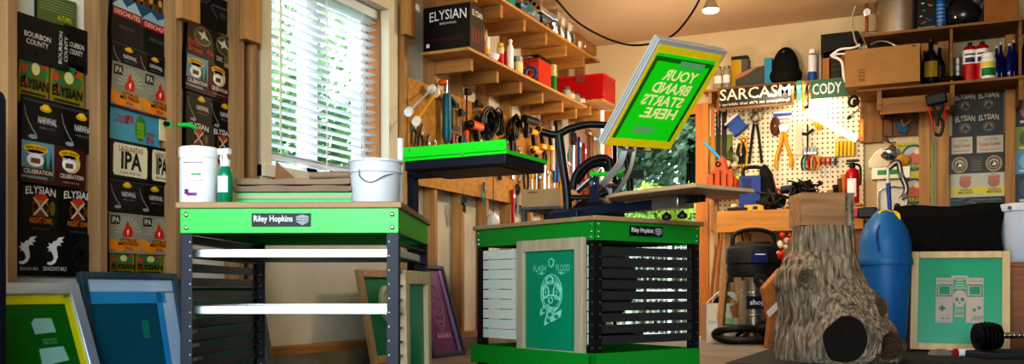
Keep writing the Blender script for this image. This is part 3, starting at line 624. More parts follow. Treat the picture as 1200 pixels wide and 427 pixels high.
def k_celeb(d):
    d.r(0, 0, 1, 1, '#4a1218')
    for x0, x1 in ((0, .50), (.56, 1)):
        w = x1-x0
        if x0 == 0: d.r(x0, .12, x1, 1, '#6f93a8', 2); d.p([(x0+w*.78, .1), (x0+w*.9, .8), (x0+w*1.0, .1)], '#1d4a30', 3); d.p([(x0+w*.62, .3), (x0+w*.72, .75), (x0+w*.82, .3)], '#24583a', 3)
        else: d.e(x0+w*.5, .62, w*.34, .26, '#c8b884', 2)
        d.e(x0+w*.42, .56, w*.26, .16, '#e8e4dc', 3); d.r(x0+w*.28, .48, x0+w*.56, .6, '#7a4a2c', 4); d.p([(x0+w*.22, .6), (x0+w*.42, .74), (x0+w*.62, .6)], '#dfe6ea', 5)
        d.e(x0+w*.42, .82, w*.38, .11, '#e0b41c', 4); d.e(x0+w*.42, .74, w*.26, .06, '#e8e4dc' if x0 == 0 else '#c8b884', 4); d.r(x0, .18, x1 if x0 else x1-.02, .36, '#4a1218', 5)
        d.t('SIERRA NEVADA', x0+w*.12, .80, x0+w*.74, .86, '#5a1c10', 6, bold=.01, arc=.3); d.t('CELEBRATION', x0+w*.06, .22, x0+w*.94, .33, '#e8e0d0', 6); d.t('FRESH HOP IPA', x0+w*.2, .10, x0+w*.8, .14, '#c8b89a', 6, bold=0)
def k_skull(d, s=2):
    d.r(0, 0, 1, 1, '#0c0b0d')
    for i in range(s):
        x = i*.52; w = .46
        d.t('ELYSIAN', x+w*.1, .78, x+w*.98, .94, '#dcdad4', arc=.25, bold=.02)
        d.e(x+w*.55, .55, w*.26, .22, '#7a3a1c', 2); d.e(x+w*.55, .62, w*.2, .14, '#b06a2c', 3); d.e(x+w*.4, .56, w*.07, .08, '#18100c', 4, 10); d.e(x+w*.68, .56, w*.07, .08, '#18100c', 4, 10)
        d.p([(x+w*.3, .74), (x+w*.36, .74), (x+w*.78, .38), (x+w*.72, .38)], '#c8c4bc', 5); d.p([(x+w*.78, .74), (x+w*.72, .74), (x+w*.32, .38), (x+w*.38, .38)], '#c8c4bc', 5)
        d.e(x+w*.55, .76, w*.2, .06, '#c03a1c', 5, 12); d.e(x+w*.9, .55, w*.08, .15, '#6a6a2c', 3, 12); d.t('NIGHT OWL', x+w*.22, .22, x+w*.9, .34, '#c87a1c', 6, bold=.03); d.r(x+w*.3, .10, x+w*.8, .13, '#4a4a50', 3)
def dragon(d, x, z, s, k):
    P = [(.0, .0), (.22, .02), (.36, .16), (.30, .34), (.16, .50), (.02, .44), (.10, .58), (-.05, .62), (.12, .72), (.05, .84), (.25, .80), (.34, .92), (.5, .95), (.62, 1.1), (.98, 1.15), (.80, 1.0), (.92, .90), (.70, .86), (.78, .74), (.56, .74), (.50, .62), (.56, .44), (.58, .22), (.44, -.02), (.2, -.14), (-.02, -.1)]
    d.p([(x+a*s*k, z+b2*s) for a, b2 in P], '#dcdce0', 3)
def k_dragon(d):
    d.r(0, 0, 1, 1, '#0b0b0d'); k = d.h/d.w
    dragon(d, -.0, .32, .5, k*.9); dragon(d, .36, .32, .52, k*.9); d.t("DRAGON'S MILK", .0, .12, .24, .2, '#c8c8cc'); d.t("DRAGON'S MILK", .30, .12, .62, .22, '#d8d8dc')
    d.e(.83, .5, .13, .3, '#2c2c30', 2); d.e(.83, .5, .115, .27, '#0b0b0d', 3); dragon(d, .80, .42, .2, k*.8)
def k_deschutes(d):
    d.r(0, 0, 1, .62, '#1a1c1c'); d.p([(0, .62), (1, .55), (1, 1), (0, 1)], '#2a5a74', 1)
    d.p([(0, .8), (.12, .95), (.22, .82), (.35, .98), (.46, .78), (.5, .72), (0, .72)], '#a9c6d2', 2); d.p([(.5, .78), (.62, .93), (.74, .82), (.86, .92), (1, .76), (1, .68), (.5, .7)], '#8fb4c4', 2)
    d.r(0, .60, .47, .76, '#a01c1c', 3); d.r(.49, .58, 1, .74, '#a81c1c', 3); d.t('DESCHUTES', .02, .63, .44, .72, '#e8dcd4', 5); d.t('DESCHUTES', .52, .61, .97, .70, '#e8dcd4', 5)
    d.t('OBSIDIAN', .1, .38, .36, .45, '#5a605c'); d.t('OBSIDIAN', .6, .36, .86, .43, '#6a706c'); d.t('STOUT', .2, .28, .4, .34, '#3a403c'); d.r(.49, .0, .495, .6, '#404444', 2)
def k_citrus(d):
    d.r(0, 0, 1, 1, '#8f8c80')
    for x in (.0, .52):
        for a in range(12): t = a*PI/11; d.p([(x+.3, .55), (x+.3+.2*math.cos(t), .55+.38*math.sin(t)), (x+.3+.2*math.cos(t+.12), .55+.38*math.sin(t+.12))], '#a9a590', 2)
        d.p([(x, .12), (x, .38), (x+.16, .30), (x+.34, .40), (x+.5, .33), (x+.5, .05), (x+.3, .12), (x+.15, .02)], '#d88a1c', 3)
        flame(d, x+.3, .42, .17 if 0 else .085*2*.9, 4); d.r(x+.03, .72, x+.17, .94, '#1a1814', 3); d.t('IPA', x+.045, .76, x+.155, .9, '#d8d4c4', 5)
        d.t('CITRUS', x+.17, .29, x+.43, .37, '#1c140c', 6); d.t('MISTRESS', x+.14, .2, x+.46, .28, '#1c140c', 6); d.t('IPA', x+.24, .1, x+.36, .17, '#c8261c', 6)
def k_citrus_red(d): k_citrus(d); d.r(0, 0, 1, .04, '#7a1418', 6)
def k_fresh(d):
    d.r(0, 0, 1, 1, '#4f9ab0'); d.t('FRESH', .12, .68, .36, .8, '#a82c2c', bold=.01); d.t('SQUEEZED', .08, .54, .36, .65, '#a82c2c', bold=.01); d.t('IPA', .30, .58, .46, .86, '#b01c24', bold=.03); d.t('FRESH', .72, .34, .9, .44, '#a82c2c'); d.t('IPA', .72, .08, .88, .3, '#b01c24')
    d.e(.6, .5, .11, .42, '#3a7a2c', 2)
    for i in range(12): d.e(.55+.05*(i % 3), .25+.13*(i//3), .03, .07, '#7aa83a', 3, 8)
def k_lag(d):
    d.r(0, 0, 1, 1, '#0f100c')
    for x0, x1 in ((.05, .60), (.68, .99)):
        w = x1-x0; d.p([(x0+.02, .08), (x0, .15), (x0, .85), (x0+.02, .92), (x1-.02, .92), (x1, .85), (x1, .15), (x1-.02, .08)], '#d8cfb4', 2); d.t('LAGUNITAS', x0+w*.15, .72, x0+w*.85, .86, '#6a3a24', bold=0); d.t('IPA', x0+w*.22, .26, x0+w*.82, .72, '#0c0c0a', bold=.03); d.t('INDIA PALE ALE', x0+w*.2, .14, x0+w*.8, .2, '#8a2a1c', bold=0)
def k_shark(d):
    d.r(0, 0, 1, 1, '#3a2c20')
    for x in (0, .55):
        d.e(x+.34 if x == 0 else .8, .72, .2 if x == 0 else .16, .24, '#8a7a58', 2); d.e(x+.34 if x == 0 else .8, .72, .17 if x == 0 else .13, .2, '#5a4c34', 3)
        cx = x+.34 if x == 0 else .8; d.p([(cx-.14, .8), (cx-.02, .8), (cx+.02, .9), (cx+.05, .79), (cx+.14, .66), (cx+.02, .70), (cx-.04, .62), (cx-.04, .71)], '#d8d4c4', 4)
    d.t('Indian', .02, .42, .3, .58, '#c84a1c'); d.t('Brown', .04, .24, .34, .40, '#c84a1c'); d.t('Ale', .42, .3, .6, .46, '#c84a1c'); d.t('DARK', .66, .28, .8, .4, '#d8d4c4'); d.r(.84, .05, .98, .55, '#6a6a3c', 2); d.r(.86, .1, .96, .3, '#a09a6a', 3)
def k_dark(d): d.r(0, 0, 1, 1, '#121518'); d.r(0, .7, .9, .76, '#5a6468', 2); d.p([(.1, .9), (.5, .35), (.55, .4), (.2, .95)], '#4a5458', 2); d.e(.7, .5, .12, .1, '#3c464a', 2)
def k_green(d): d.r(0, 0, 1, 1, '#5a6a3c'); d.t('AUTUMN', .5, .14, .85, .34, '#d8c83a'); [d.r(.05, .42+i*.1, .95, .45+i*.1, '#8a966a', 2) for i in range(5)]
def k_color(d): d.r(0, 0, 1, 1, '#2c1c18'); [d.e(.1+.1*i, .4+.2*math.sin(i*2), .07, .2, ['#8a3a1c', '#c89a3a', '#5a6a3a'][i % 3], 2, 10) for i in range(9)]
def k_ely4(d):
    d.r(0, 0, 1, 1, '#161412')
    for j in (0, 1):
        for i in (0, 1):
            x0 = .03+.46*i+(.0 if j else .0); z = .5*j
            d.t('ELYSIAN', x0+.03, z+.30, x0+.42, z+.43, '#d8ccb8', bold=.02, arc=.2); d.e(x0+.22, z+.17, .12, .12, '#4a3a2c' if j else '#5c5248', 2); d.e(x0+.22, z+.17, .08, .08, '#8a7a68', 3); d.p([(x0+.16, z+.1), (x0+.22, z+.24), (x0+.3, z+.12)], '#20180f', 4)
    d.r(0, .495, 1, .505, '#3a342c', 3)
def k_little(d):
    d.r(0, 0, 1, 1, '#1c1712')
    for x0, x1 in ((.03, .42), (.5, .98)): w = x1-x0; d.r(x0, .1, x1, .92, '#c0b8a8', 2); d.t('A LITTLE', x0+w*.3, .68, x0+w*.8, .8, '#6a5a4c', bold=0); d.t('Sumpin Sumpin', x0+w*.1, .38, x0+w*.9, .6, '#a8302c'); d.r(x0+w*.1, .22, x0+w*.9, .26, '#8a8274', 3)
def k_round(d):
    d.r(0, 0, 1, 1, '#1c1814')
    for cx in (.18, .80): d.e(cx, .5, .15, .42, '#a88a64', 2); d.e(cx, .5, .11, .32, '#231d18', 3); d.e(cx, .5, .09, .26, '#b8a894', 4); d.e(cx, .46, .07, .18, '#2a2420', 5); d.p([(cx-.04, .4), (cx, .6), (cx+.05, .5), (cx+.03, .38)], '#d8d0c4', 6)
    d.r(.38, .1, .6, .9, '#3a362f', 2); [d.r(.41, .2+.14*i, .57, .24+.14*i, '#6a665c', 3) for i in range(4)]
def k_citrus_y(d):
    d.r(0, 0, 1, 1, '#b8b8ac')
    for x in (.0, .5):
        d.p([(x, .15), (x, .45), (x+.25, .32), (x+.5, .45), (x+.5, .15), (x+.25, .05)], '#d0c41c', 2); d.e(x+.26, .62, .11, .24, '#a86a50', 3, 9)
        for i in range(4): d.e(x+.19+.05*i, .80, .028, .1, '#b0705a', 4, 8)
        d.t('CITRUS', x+.16, .26, x+.38, .35, '#2c2410', 6); d.t('MISTRESS', x+.14, .15, x+.40, .24, '#2c2410', 6); d.t('CITRUS', x+.2, .9, x+.32, .94, '#6a665a', 6)
def k_inv(d):
    d.r(0, 0, 1, 1, '#b8b41e')
    for z in (.5, 0.0):
        d.e(.5, z+.27, .36, .20, '#2c4a38', 2, 28); d.e(.5, z+.27, .30, .165, '#a8b4b8', 3, 28); d.p([(.24, z+.23), (.4, z+.33), (.55, z+.36), (.76, z+.26), (.72, z+.17), (.3, z+.17)], '#b0604a', 4); d.e(.6, z+.36, .1, .04, '#e0c08a', 5, 12)
        d.p([(.06, z+.10), (.06, z+.17), (.14, z+.19), (.86, z+.19), (.95, z+.17), (.95, z+.09), (.86, z+.11), (.14, z+.11)], '#1c3a30', 5); d.t('INVERSION', .16, z+.122, .86, z+.178, '#c8cc6a', 7); d.t('DESCHUTES', .08, z+.44, .4, z+.47, '#2c3a1c', 6)
def k_side(c1, c2):
    def f(d): d.r(0, 0, 1, 1, c1); d.e(.5, .55, .3, .3, c2, 2); d.r(.2, .1, .8, .18, '#d8d4c8', 3)
    return f
def carton(wall, px, lab, fn, off=.02, tilt=0, X=None):
    if wall == 'L': o, w, h = LW(*px, X=-3.20+off); rz = LRZ
    else: o, w, h = BW(*px, Y=8.49-off); rz = 0
    b = MB(); b.box(0, -.002, 0, w, off+(.008 if wall == 'L' else .008), h, mat('#141414', .5)); fn(D(b, w, h))
    M = Matrix.Translation(o) @ Matrix.Rotation(rz, 4, 'Z') @ Matrix.Rotation(math.radians(tilt), 4, 'Y')
    one(b, 'flattened_carton', lab, 'carton', M=M, smooth=False)
CL = [
 ((43, -4, 89, 28), 'yellow green carton at the very top of the leftmost wall bay', k_green, .006, 0),
 ((74, 33, 110, 84), 'black carton with white capitals, partly covered, right one of the two', k_bourbon, .010, 2),
 ((19, 22, 80, 74), 'black carton with white capitals at upper left, front one of the two', k_bourbon, .022, 2),
 ((20, 66, 96, 127), 'gold carton with a dragon drawing in the leftmost wall bay', k_gold, .010, 2),
 ((24, 118, 109, 172), 'black carton with narrow white stripe below the gold dragon carton', k_narwhal, .018, 2),
 ((24, 169, 98, 217), 'maroon carton with snowy cabin pictures in the leftmost bay', k_celeb, .024, 1),
 ((24, 219, 108, 276), 'black carton with two orange skull faces in the leftmost bay', k_skull, .010, 1),
 ((22, 273, 109, 324), 'black carton with white winged creature marks, lowest of the leftmost bay', k_dragon, .018, 0),
 ((158, -8, 194, 14), 'multicoloured carton at the top edge of the second bay', k_color, .006, 0),
 ((129, 2, 199, 62), 'blue and red banded carton with snowy mountains in the second bay', k_deschutes, .012, 4),
 ((129, 53, 191, 86), 'small black carton just under the mountain carton', k_narwhal, .018, 4),
 ((129, 79, 198, 130), 'grey and orange carton with red flames, upper one of the second bay', k_citrus_red, .024, 3),
 ((128, 130, 186, 167), 'light blue carton with red letters and green hop cone', k_fresh, .010, 2),
 ((128, 168, 199, 212), 'black carton with two cream labels reading IPA', k_lag, .020, 1),
 ((127, 210, 192, 250), 'black carton below the two cream labels in the second bay', k_narwhal, .012, 1),
 ((127, 252, 198, 298), 'grey and orange carton with red flames, lower one of the second bay', k_citrus, .020, 0),
 ((128, 294, 190, 326), 'gold carton with dragon drawing at the bottom of the second bay', k_gold, .012, 0),
 ((235, -3, 271, 36), 'dark carton at the top of the third bay beside the wood block', k_dark, .006, 0),
 ((217, 30, 269, 76), 'brown carton with pale fish badge in the third bay', k_shark, .014, 5),
 ((217, 69, 266, 110), 'maroon carton with snowy cabin pictures in the third bay', k_celeb, .020, 3),
 ((217, 110, 272, 149), 'black carton below the cabin carton in the third bay', k_narwhal, .010, 2),
 ((217, 146, 272, 186), 'black carton with orange skulls behind the white tub', k_skull, .016, 2)]
for px, lab, fn, off, tl in CL: carton('L', px, lab, fn, off, tl)
for px, lab, fn, off in [((1049, 167, 1093, 246), 'bright yellow carton with oval river picture on the pegboard edge', k_inv, .05),
 ((1116, 106, 1176, 158), 'dark brown carton with four faint white arched titles', k_ely4, .004),
 ((1113, 158, 1177, 182), 'dark carton with two pale label panels below the arched titles', k_little, .008),
 ((1113, 181, 1178, 204), 'black carton with two tan ring badges', k_round, .012),
 ((1114, 203, 1181, 231), 'pale grey carton with yellow wave and pink fists', k_citrus_y, .016),
 ((1114, 229, 1180, 248), 'dark carton mostly hidden behind the black cloth', k_dark, .006),
 ((1191, 110, 1212, 148), 'dark carton with a pink disc at the right picture edge', k_side('#241c24', '#b06a80'), .01),
 ((1190, 150, 1212, 177), 'lime green carton at the right picture edge', k_side('#8f9a1c', '#4a6a1c'), .014),
 ((1190, 177, 1212, 204), 'sky blue carton at the right picture edge', k_side('#5a9ac0', '#8ab8d0'), .018),
 ((1190, 204, 1212, 240), 'navy blue carton at the right picture edge above the white bin', k_side('#1c2c44', '#3a4a60'), .022)]: carton('B', px, lab, fn, off)
# white paper backing between the studs is the wall; outlet and plug
o, w, h = LW(186, 137, 200, 166, X=-3.185)
t = thing('wall_outlet', 'ivory wall outlet beside the second stud', 'outlet', o, LRZ); b = MB(); b.box(0, -.006, 0, .07, 0, .115, mat('#d8cba8', .5)); child(t, 'plate', b, .002)
for zz in (.03, .075): b = MB(); b.box(.02, -.009, zz-.014, .05, -.006, zz+.014, mat('#c8b890', .5)); child(t, 'socket', b)
b = MB(); b.box(0, -.03, 0, .05, 0, .03, mat('#28c858', .4)); b.tube([(.02, -.025, .012), (.04, -.09, .012), (.075, -.105, .0)], .010, mat('#28c858', .4)); b.cyl((0, -.015, .015), (-.02, -.012, .015), .01, BLACK)
one(b, 'power_plug', 'green power plug in the ivory wall outlet', 'plug', o+Vector((.012, .03, .06)), LRZ)
# navy padded roll at the far left
t = thing('padded_roll', 'tall dark navy padded roll standing at the far left edge', 'roll', Vector((-2.78, 1.93, 0)))
b = MB(); b.lathe([(.088, 0), (.095, .01), (.095, 1.02), (.088, 1.04), (.03, 1.045)], mat('#131d38', .8, kind='noise', var=.1), n=30); child(t, 'pad', b); b = MB(); b.cyl((0, 0, 1.04), (0, 0, 1.055), .03, BLACK); child(t, 'core', b)
# ================================================================ window wall shelves
def shelf(name, lab, x0, x1, y0, y1, z, th=.02, br=None, bl=.34):
    t = thing(name, lab, 'shelf', (x0, y0, z)); b = MB(); b.box(0, 0, 0, x1-x0, y1-y0, th, mat('#c9924e', .6, kind='woody', var=.07)); child(t, 'board', b, .002)
    for y in br or []:
        b = MB(); b.box(.002, y-y0-.04, -.085, bl, y-y0, 0, mat('#b98344', .6, kind='woodx', var=.1)); child(t, 'bracket', b, .003)
    return t
za = onx(570, 68.5, -2.77).z; zu = onx(640, 33.5, -2.77).z
shelf('wall_shelf', 'lower wooden shelf on the window wall holding cans and boxes', WX, -2.77, 5.22, onx(688, 130, -2.77).y, za, br=[5.44+.0, 5.82, 6.2, 6.6, 7.0, 7.3], bl=.27)
shelf('wall_shelf', 'upper wooden shelf near the ceiling with metal pans', WX, -2.77, 5.22, onx(703, 77, -2.77).y, zu, br=[5.44, 5.82, 6.2, 6.6, 7.0, 7.4], bl=.30)
ZA = za+.0205; ZU = zu+.0205
def onshelf(px, x, top): # y on the window wall for a pixel column at plane x
    return Vector((x, onx(px, 0, x).y, top))
# black carton box with white word
w_ = .34; t = thing('cardboard_box', 'black box with white capitals on the left end of the lower shelf', 'box', (-3.115, 5.25, ZA)); hb = .29
b = MB(); b.box(0, 0, 0, w_, .2, hb, mat('#120f10', .45)); b.text('ELYSIAN', .045, hb*.66, .315, hb*.88, WHITE, -.001, arc=.12, bold=.01); b.text('BREWING', .12, hb*.58, .24, hb*.63, WHITE, -.001, bold=0)
b.text('PUMPKIN PACK', .03, hb*.2, .31, hb*.3, mat('#5a1c14', .5), -.001); b.box(.02, -.001, .03, .045, 0, .055, WHITE)
b2 = MB(Matrix.Translation((w_, 0, 0)) @ Matrix.Rotation(PI/2, 4, 'Z')); b2.text('ELYSIAN', .03, hb*.75, .17, hb*.88, WHITE, -.001, bold=.01)
for i in range(4): b2.box(.025+i*.04, -.001, .05, .05+i*.04, 0, .14, mat('#6a2a1c', .5))
for m in b2.mats:
    fs = [f for f, q in zip(b2.f, b2.mi) if b2.mats[q] is m]; b.add(b2.v, fs, m)
child(t, 'carton', b, .002); b = MB(); b.box(.0, .098, hb, w_, .102, hb+.001, mat('#3a3028', .5)); child(t, 'lid_seam', b)
def can(px, h, r, cols, lab, x=-2.83, capc='#e8c01c', name='spray_can', z=ZA, nz=True, cat='can', onf=onshelf, loc=None):
    t = thing(name, lab, cat, loc if loc is not None else onf(px, x, z)); b = MB(); k = len(cols)
    for i, c in enumerate(cols): b.lathe([(r, h*.8*i/k), (r, h*.8*(i+1)/k)], mat(c, .35), n=20)
    b.lathe([(r, h*.8), (r*.75, h*.85), (r*.7, h*.86)], STEEL, n=20); child(t, 'body', b)
    b = MB(); b.lathe([(r*.8, h*.85), (r*.8, h*.97), (r*.6, h), (.001, h)], mat(capc, .4), n=18); child(t, 'cap', b); return t
can(563.5, .20, .032, ['#b81c1c', '#b81c1c', '#d8b01c'], 'red and yellow spray can beside the black box')
t = thing('caulk_tube', 'yellow and white caulk tube between two red cans', 'tube', onshelf(570, -2.86, ZA)); b = MB(); b.lathe([(.026, 0), (.026, .09)], mat('#e8c01c', .4)); b.lathe([(.026, .09), (.026, .17), (.01, .18)], WHITE); child(t, 'body', b); b = MB(); b.cyl((0, 0, .18), (0, 0, .22), .008, WHITE, r1=.003); child(t, 'nozzle', b)
t = thing('bowl', 'small white bowl at the shelf edge before the caulk tube', 'bowl', onshelf(577, -2.82, ZA)); b = MB(); b.lathe([(.03, 0), (.045, .03), (.05, .05), (.046, .05), (.04, .03), (.001, .006)], WHITE, n=28); child(t, 'body', b)
can(586.5, .165, .026, ['#b81820', '#c8201c', '#d8c0a0'], 'red spray can with yellow cap left of the white bottle')
can(592.5, .155, .022, ['#8a1418', '#b82c1c'], 'dark red can half hidden behind the white bottle', x=-2.88, capc='#7a1418')
t = thing('squeeze_bottle', 'slim white squeeze bottle with round tip on lower shelf', 'bottle', onshelf(598, -2.80, ZA)); b = MB(); b.lathe([(.021, 0), (.023, .01), (.023, .15), (.012, .175), (.01, .185)], WHITE); child(t, 'body', b); b = MB(); b.sph((0, 0, .197), .016, mat('#dfe8e4', .3)); child(t, 'tip', b)
t = thing('jar', 'cream jar with grey lid on the lower shelf', 'jar', onshelf(607, -2.80, ZA)); b = MB(); b.lathe([(.034, 0), (.037, .01), (.037, .07), (.032, .078)], mat('#d8c490', .4)); child(t, 'body', b); b = MB(); b.lathe([(.037, .078), (.037, .115), (.001, .117)], mat('#8a8c90', .4, .5)); child(t, 'lid', b)
can(615, .175, .034, ['#e0c01c', '#e0c01c', '#1c3f9a'], 'yellow and blue can behind the jar', x=-2.92, capc='#1c3f9a')
t = thing('tape_roll', 'blue masking tape roll standing on the lower shelf edge', 'tape', onshelf(622, -2.80, ZA+.05)); b = MB(); b.torus((0, 0, 0), .040, .011, mat('#1c3a8a', .5), ax=(.3, -1, 0)); child(t, 'tape', b); b = MB(); b.torus((0, 0, 0), .030, .004, CARD, ax=(.3, -1, 0)); child(t, 'core', b)
o = onshelf(626, -3.1, ZA); t = thing('cardboard_box', 'orange red box with black top band on the lower shelf', 'box', (-3.08, 6.36, ZA)); b = MB(); b.box(0, 0, 0, .29, .24, .21, mat('#b8341c', .45)); b.box(-.001, -.001, .185, .291, .241, .212, BLACK); b.box(.02, -.002, .0, .2, 0, .16, mat('#a82a18', .45)); b.text('CHARCOAL', .03, .19, .25, .205, WHITE, -.0025, bold=0); b.text('INVERSION', .06, .11, .19, .13, YEL, -.003); b.box(.22, -.002, .03, .28, -.0, .15, mat('#c8602c', .5)); child(t, 'carton', b, .002)
t = thing('cardboard_box', 'narrow green box behind the orange red one on lower shelf', 'box', (-2.98, 6.64, ZA)); b = MB(); b.box(0, 0, 0, .20, .05, .20, mat('#c8c08a', .5)); b.box(-.001, -.001, 0, .201, .051, .11, mat('#2c7a34', .5)); child(t, 'carton', b, .002)
rnd = random.Random(3)
for i, (px, c, lab) in enumerate(((664, '#a8a49a', 'small grey metal tin past the green box'), (669, '#3a4a5a', 'dark blue tin past the green box'), (675, '#8a8074', 'dull tan tin near the shelf end'), (681, '#5a5a60', 'grey tin closest to the shelf end'))):
    can(px, (.14, .11, .10, .08)[i], .036, [c, '#c8c4bc' if i % 2 else c], lab, x=-2.90+.02*i, capc='#6a6a6a', name='metal_tin')
t = thing('metal_case', 'red metal case on the wall shelf beyond the cans', 'case', (-3.08, 7.42, 2.02)); b = MB(); b.box(0, 0, 0, .42, .3, .19, mat('#b01218', .35)); child(t, 'body', b, .006); b = MB(); b.box(-.003, -.003, .19, .423, .303, .215, mat('#c0161c', .35)); child(t, 'lid', b, .004); b = MB(); b.box(.18, -.012, .16, .24, -.003, .2, STEEL); child(t, 'latch', b)
t = shelf('wall_shelf', 'short wooden shelf in the corner holding the red case', WX, -2.66, 7.40, 7.80, 1.999, th=.02, br=[7.56, 7.78], bl=.3)
# upper shelf things
def pan(y, x, z, w, d, h, lab, c=CHROME): 
    t = thing('metal_pan', lab, 'pan', (x, y, z)); b = MB()
    b.box(0, 0, 0, w, d, .004, c); b.box(0, 0, 0, w, .004, h, c); b.box(0, d-.004, 0, w, d, h, c); b.box(0, 0, 0, .004, d, h, c); b.box(w-.004, 0, 0, w, d, h, c); child(t, 'body', b, .002)
    b = MB(); b.box(-.012, -.012, h-.003, w+.012, 0, h, c); b.box(-.012, d, h-.003, w+.012, d+.012, h, c); b.box(w, 0, h-.003, w+.014, d, h, c); child(t, 'rolled_rim', b); return t
pan(6.03, -3.05, ZU, .27, .34, .05, 'shallow steel pan lying on the upper shelf'); pan(6.06, -3.04, ZU+.0505, .25, .3, .045, 'second steel pan stacked on the shallow one')
t = thing('chrome_rack', 'chrome wire rack jutting over the upper shelf edge', 'rack', (-2.78, 6.08, ZU+.02)); 
for k in range(3): b = MB(); b.cyl((0.05+.03*k, 0, .03*(2-k)), (.05+.03*k, .32, .03*(2-k)), .012, CHROME, n=12); child(t, 'bar', b)
for ye in (0, .31): b = MB(); b.box(-.06, ye, -.02, .13, ye+.01, .07, CHROME); child(t, 'end_plate', b)
for i, (y, lab) in enumerate(((6.80, 'steel canister nearest on the upper shelf'), (6.94, 'middle steel canister of the upper shelf'), (7.09, 'steel canister farthest along the upper shelf'))):
    t = thing('canister', lab, 'canister', (-2.85, y, ZU)); b = MB(); b.lathe([(.055, 0), (.058, .005), (.058, .19-.01*i)], CHROME, n=24); child(t, 'body', b); b = MB(); b.lathe([(.06, .19-.01*i), (.06, .205-.01*i), (.02, .212-.01*i), (.012, .225-.01*i)], STEEL, n=24); child(t, 'lid', b)
t = thing('metal_mug', 'small steel mug at the far end of the upper shelf', 'mug', (-2.83, 7.28, ZU)); b = MB(); b.lathe([(.035, 0), (.037, .08), (.033, .08), (.031, .005), (.001, .005)], CHROME); child(t, 'body', b); b = MB(); b.torus((.04, 0, .045), .02, .004, CHROME, ax=(0, 1, 0)); child(t, 'handle', b)
t = thing('cardboard_box', 'plain tan carton at the near end of the upper shelf', 'box', (-3.08, 5.6, ZU)); b = MB(); b.box(0, 0, 0, .26, .22, .12, CARD); child(t, 'carton', b, .002)
t = thing('jerky_box', 'small teal box on the upper shelf beside the pans', 'box', (-3.0, 5.86, ZU)); t.name = 'small_box'; b = MB(); b.box(0, 0, 0, .2, .12, .10, mat('#1c8a8a', .5)); child(t, 'carton', b, .002)
# ================================================================ tool boards of the window wall
OSB = mat('#b98a44', .7, kind='osb', var=.16)
ya, yb = onx(479, 0, -3.11).y, 7.6
b = MB(); b.box(-3.119, ya, 1.09, -3.108, yb, 1.757, OSB); one(b, 'tool_board', 'tan plywood board on the window wall crowded with hanging tools', 'board')
TX = -3.105
def hang(px, py, off=0.0): return onx(px, py, TX+off), LRZ       # hanging point on the window wall
def wallscale(px, X=TX): return onx(px, 300, X).dot(FW)/F      # metres per pixel of height
def hook(t, x=0, z=-.012, d=.06, back=.03):
    b = MB(); b.cyl((x, -d*.5, z), (x, back, z), .003, STEEL, n=6); child(t, 'hook', b)
def spring_clamp(px, py, h, lab, col, name='spring_clamp', P=None, tip='#e07a1c'):
    loc, rz = P or hang(px, py); t = thing(name, lab, 'clamp', loc, rz, None); hook(t)
    for s in (-1, 1):
        b = MB(); b.tube([(s*h*.08, -.02, -h*.02), (s*h*.16, -.02, -h*.45), (s*h*.03, -.02, -h*.62), (s*h*.10, -.02, -h)], lambda q: h*(.05+.03*math.sin(q*PI)), mat(col, .4), 8); child(t, 'jaw', b)
    b = MB(); b.sph((0, -.02, -h*.55), h*.09, STEEL); child(t, 'spring', b)
    for s in (-1, 1): b = MB(); b.sph((s*h*.10, -.02, -h), (h*.08, h*.06, h*.06), mat(tip, .5)); child(t, 'pad', b)
    return t
def bar_clamp(px, py, h, lab, bar='#2a2c30', grip='#d9661c', w=.08, P=None, rot=0):
    loc, rz = P or hang(px, py); t = thing('bar_clamp', lab, 'clamp', M=Matrix.Translation(loc) @ Matrix.Rotation(rz, 4, 'Z') @ Matrix.Rotation(rot, 4, 'Y')); hook(t)
    b = MB(); b.box(-.008, -.03, -h, .008, -.024, 0, mat(bar, .35, .5)); child(t, 'bar', b, .001)
    b = MB(); b.prism([(-.012, -.0), (w, -.015), (w, -.04), (.012, -.045), (-.012, -.05)], -.04, -.014, mat('#17181b', .5)); child(t, 'fixed_jaw', b, .002)
    b = MB(); z = -h*.55; b.prism([(-.014, z), (w, z-.005), (w, z-.03), (.014, z-.04), (-.014, z-.06)], -.04, -.014, mat('#17181b', .5)); child(t, 'sliding_jaw', b, .002)
    b = MB(); b.lathe([(.012, 0), (.017, .02), (.013, .05), (.017, .09), (.01, .10)], mat(grip, .5), (-.0, -.027, z-.16), 12); child(t, 'grip', b)
    return t
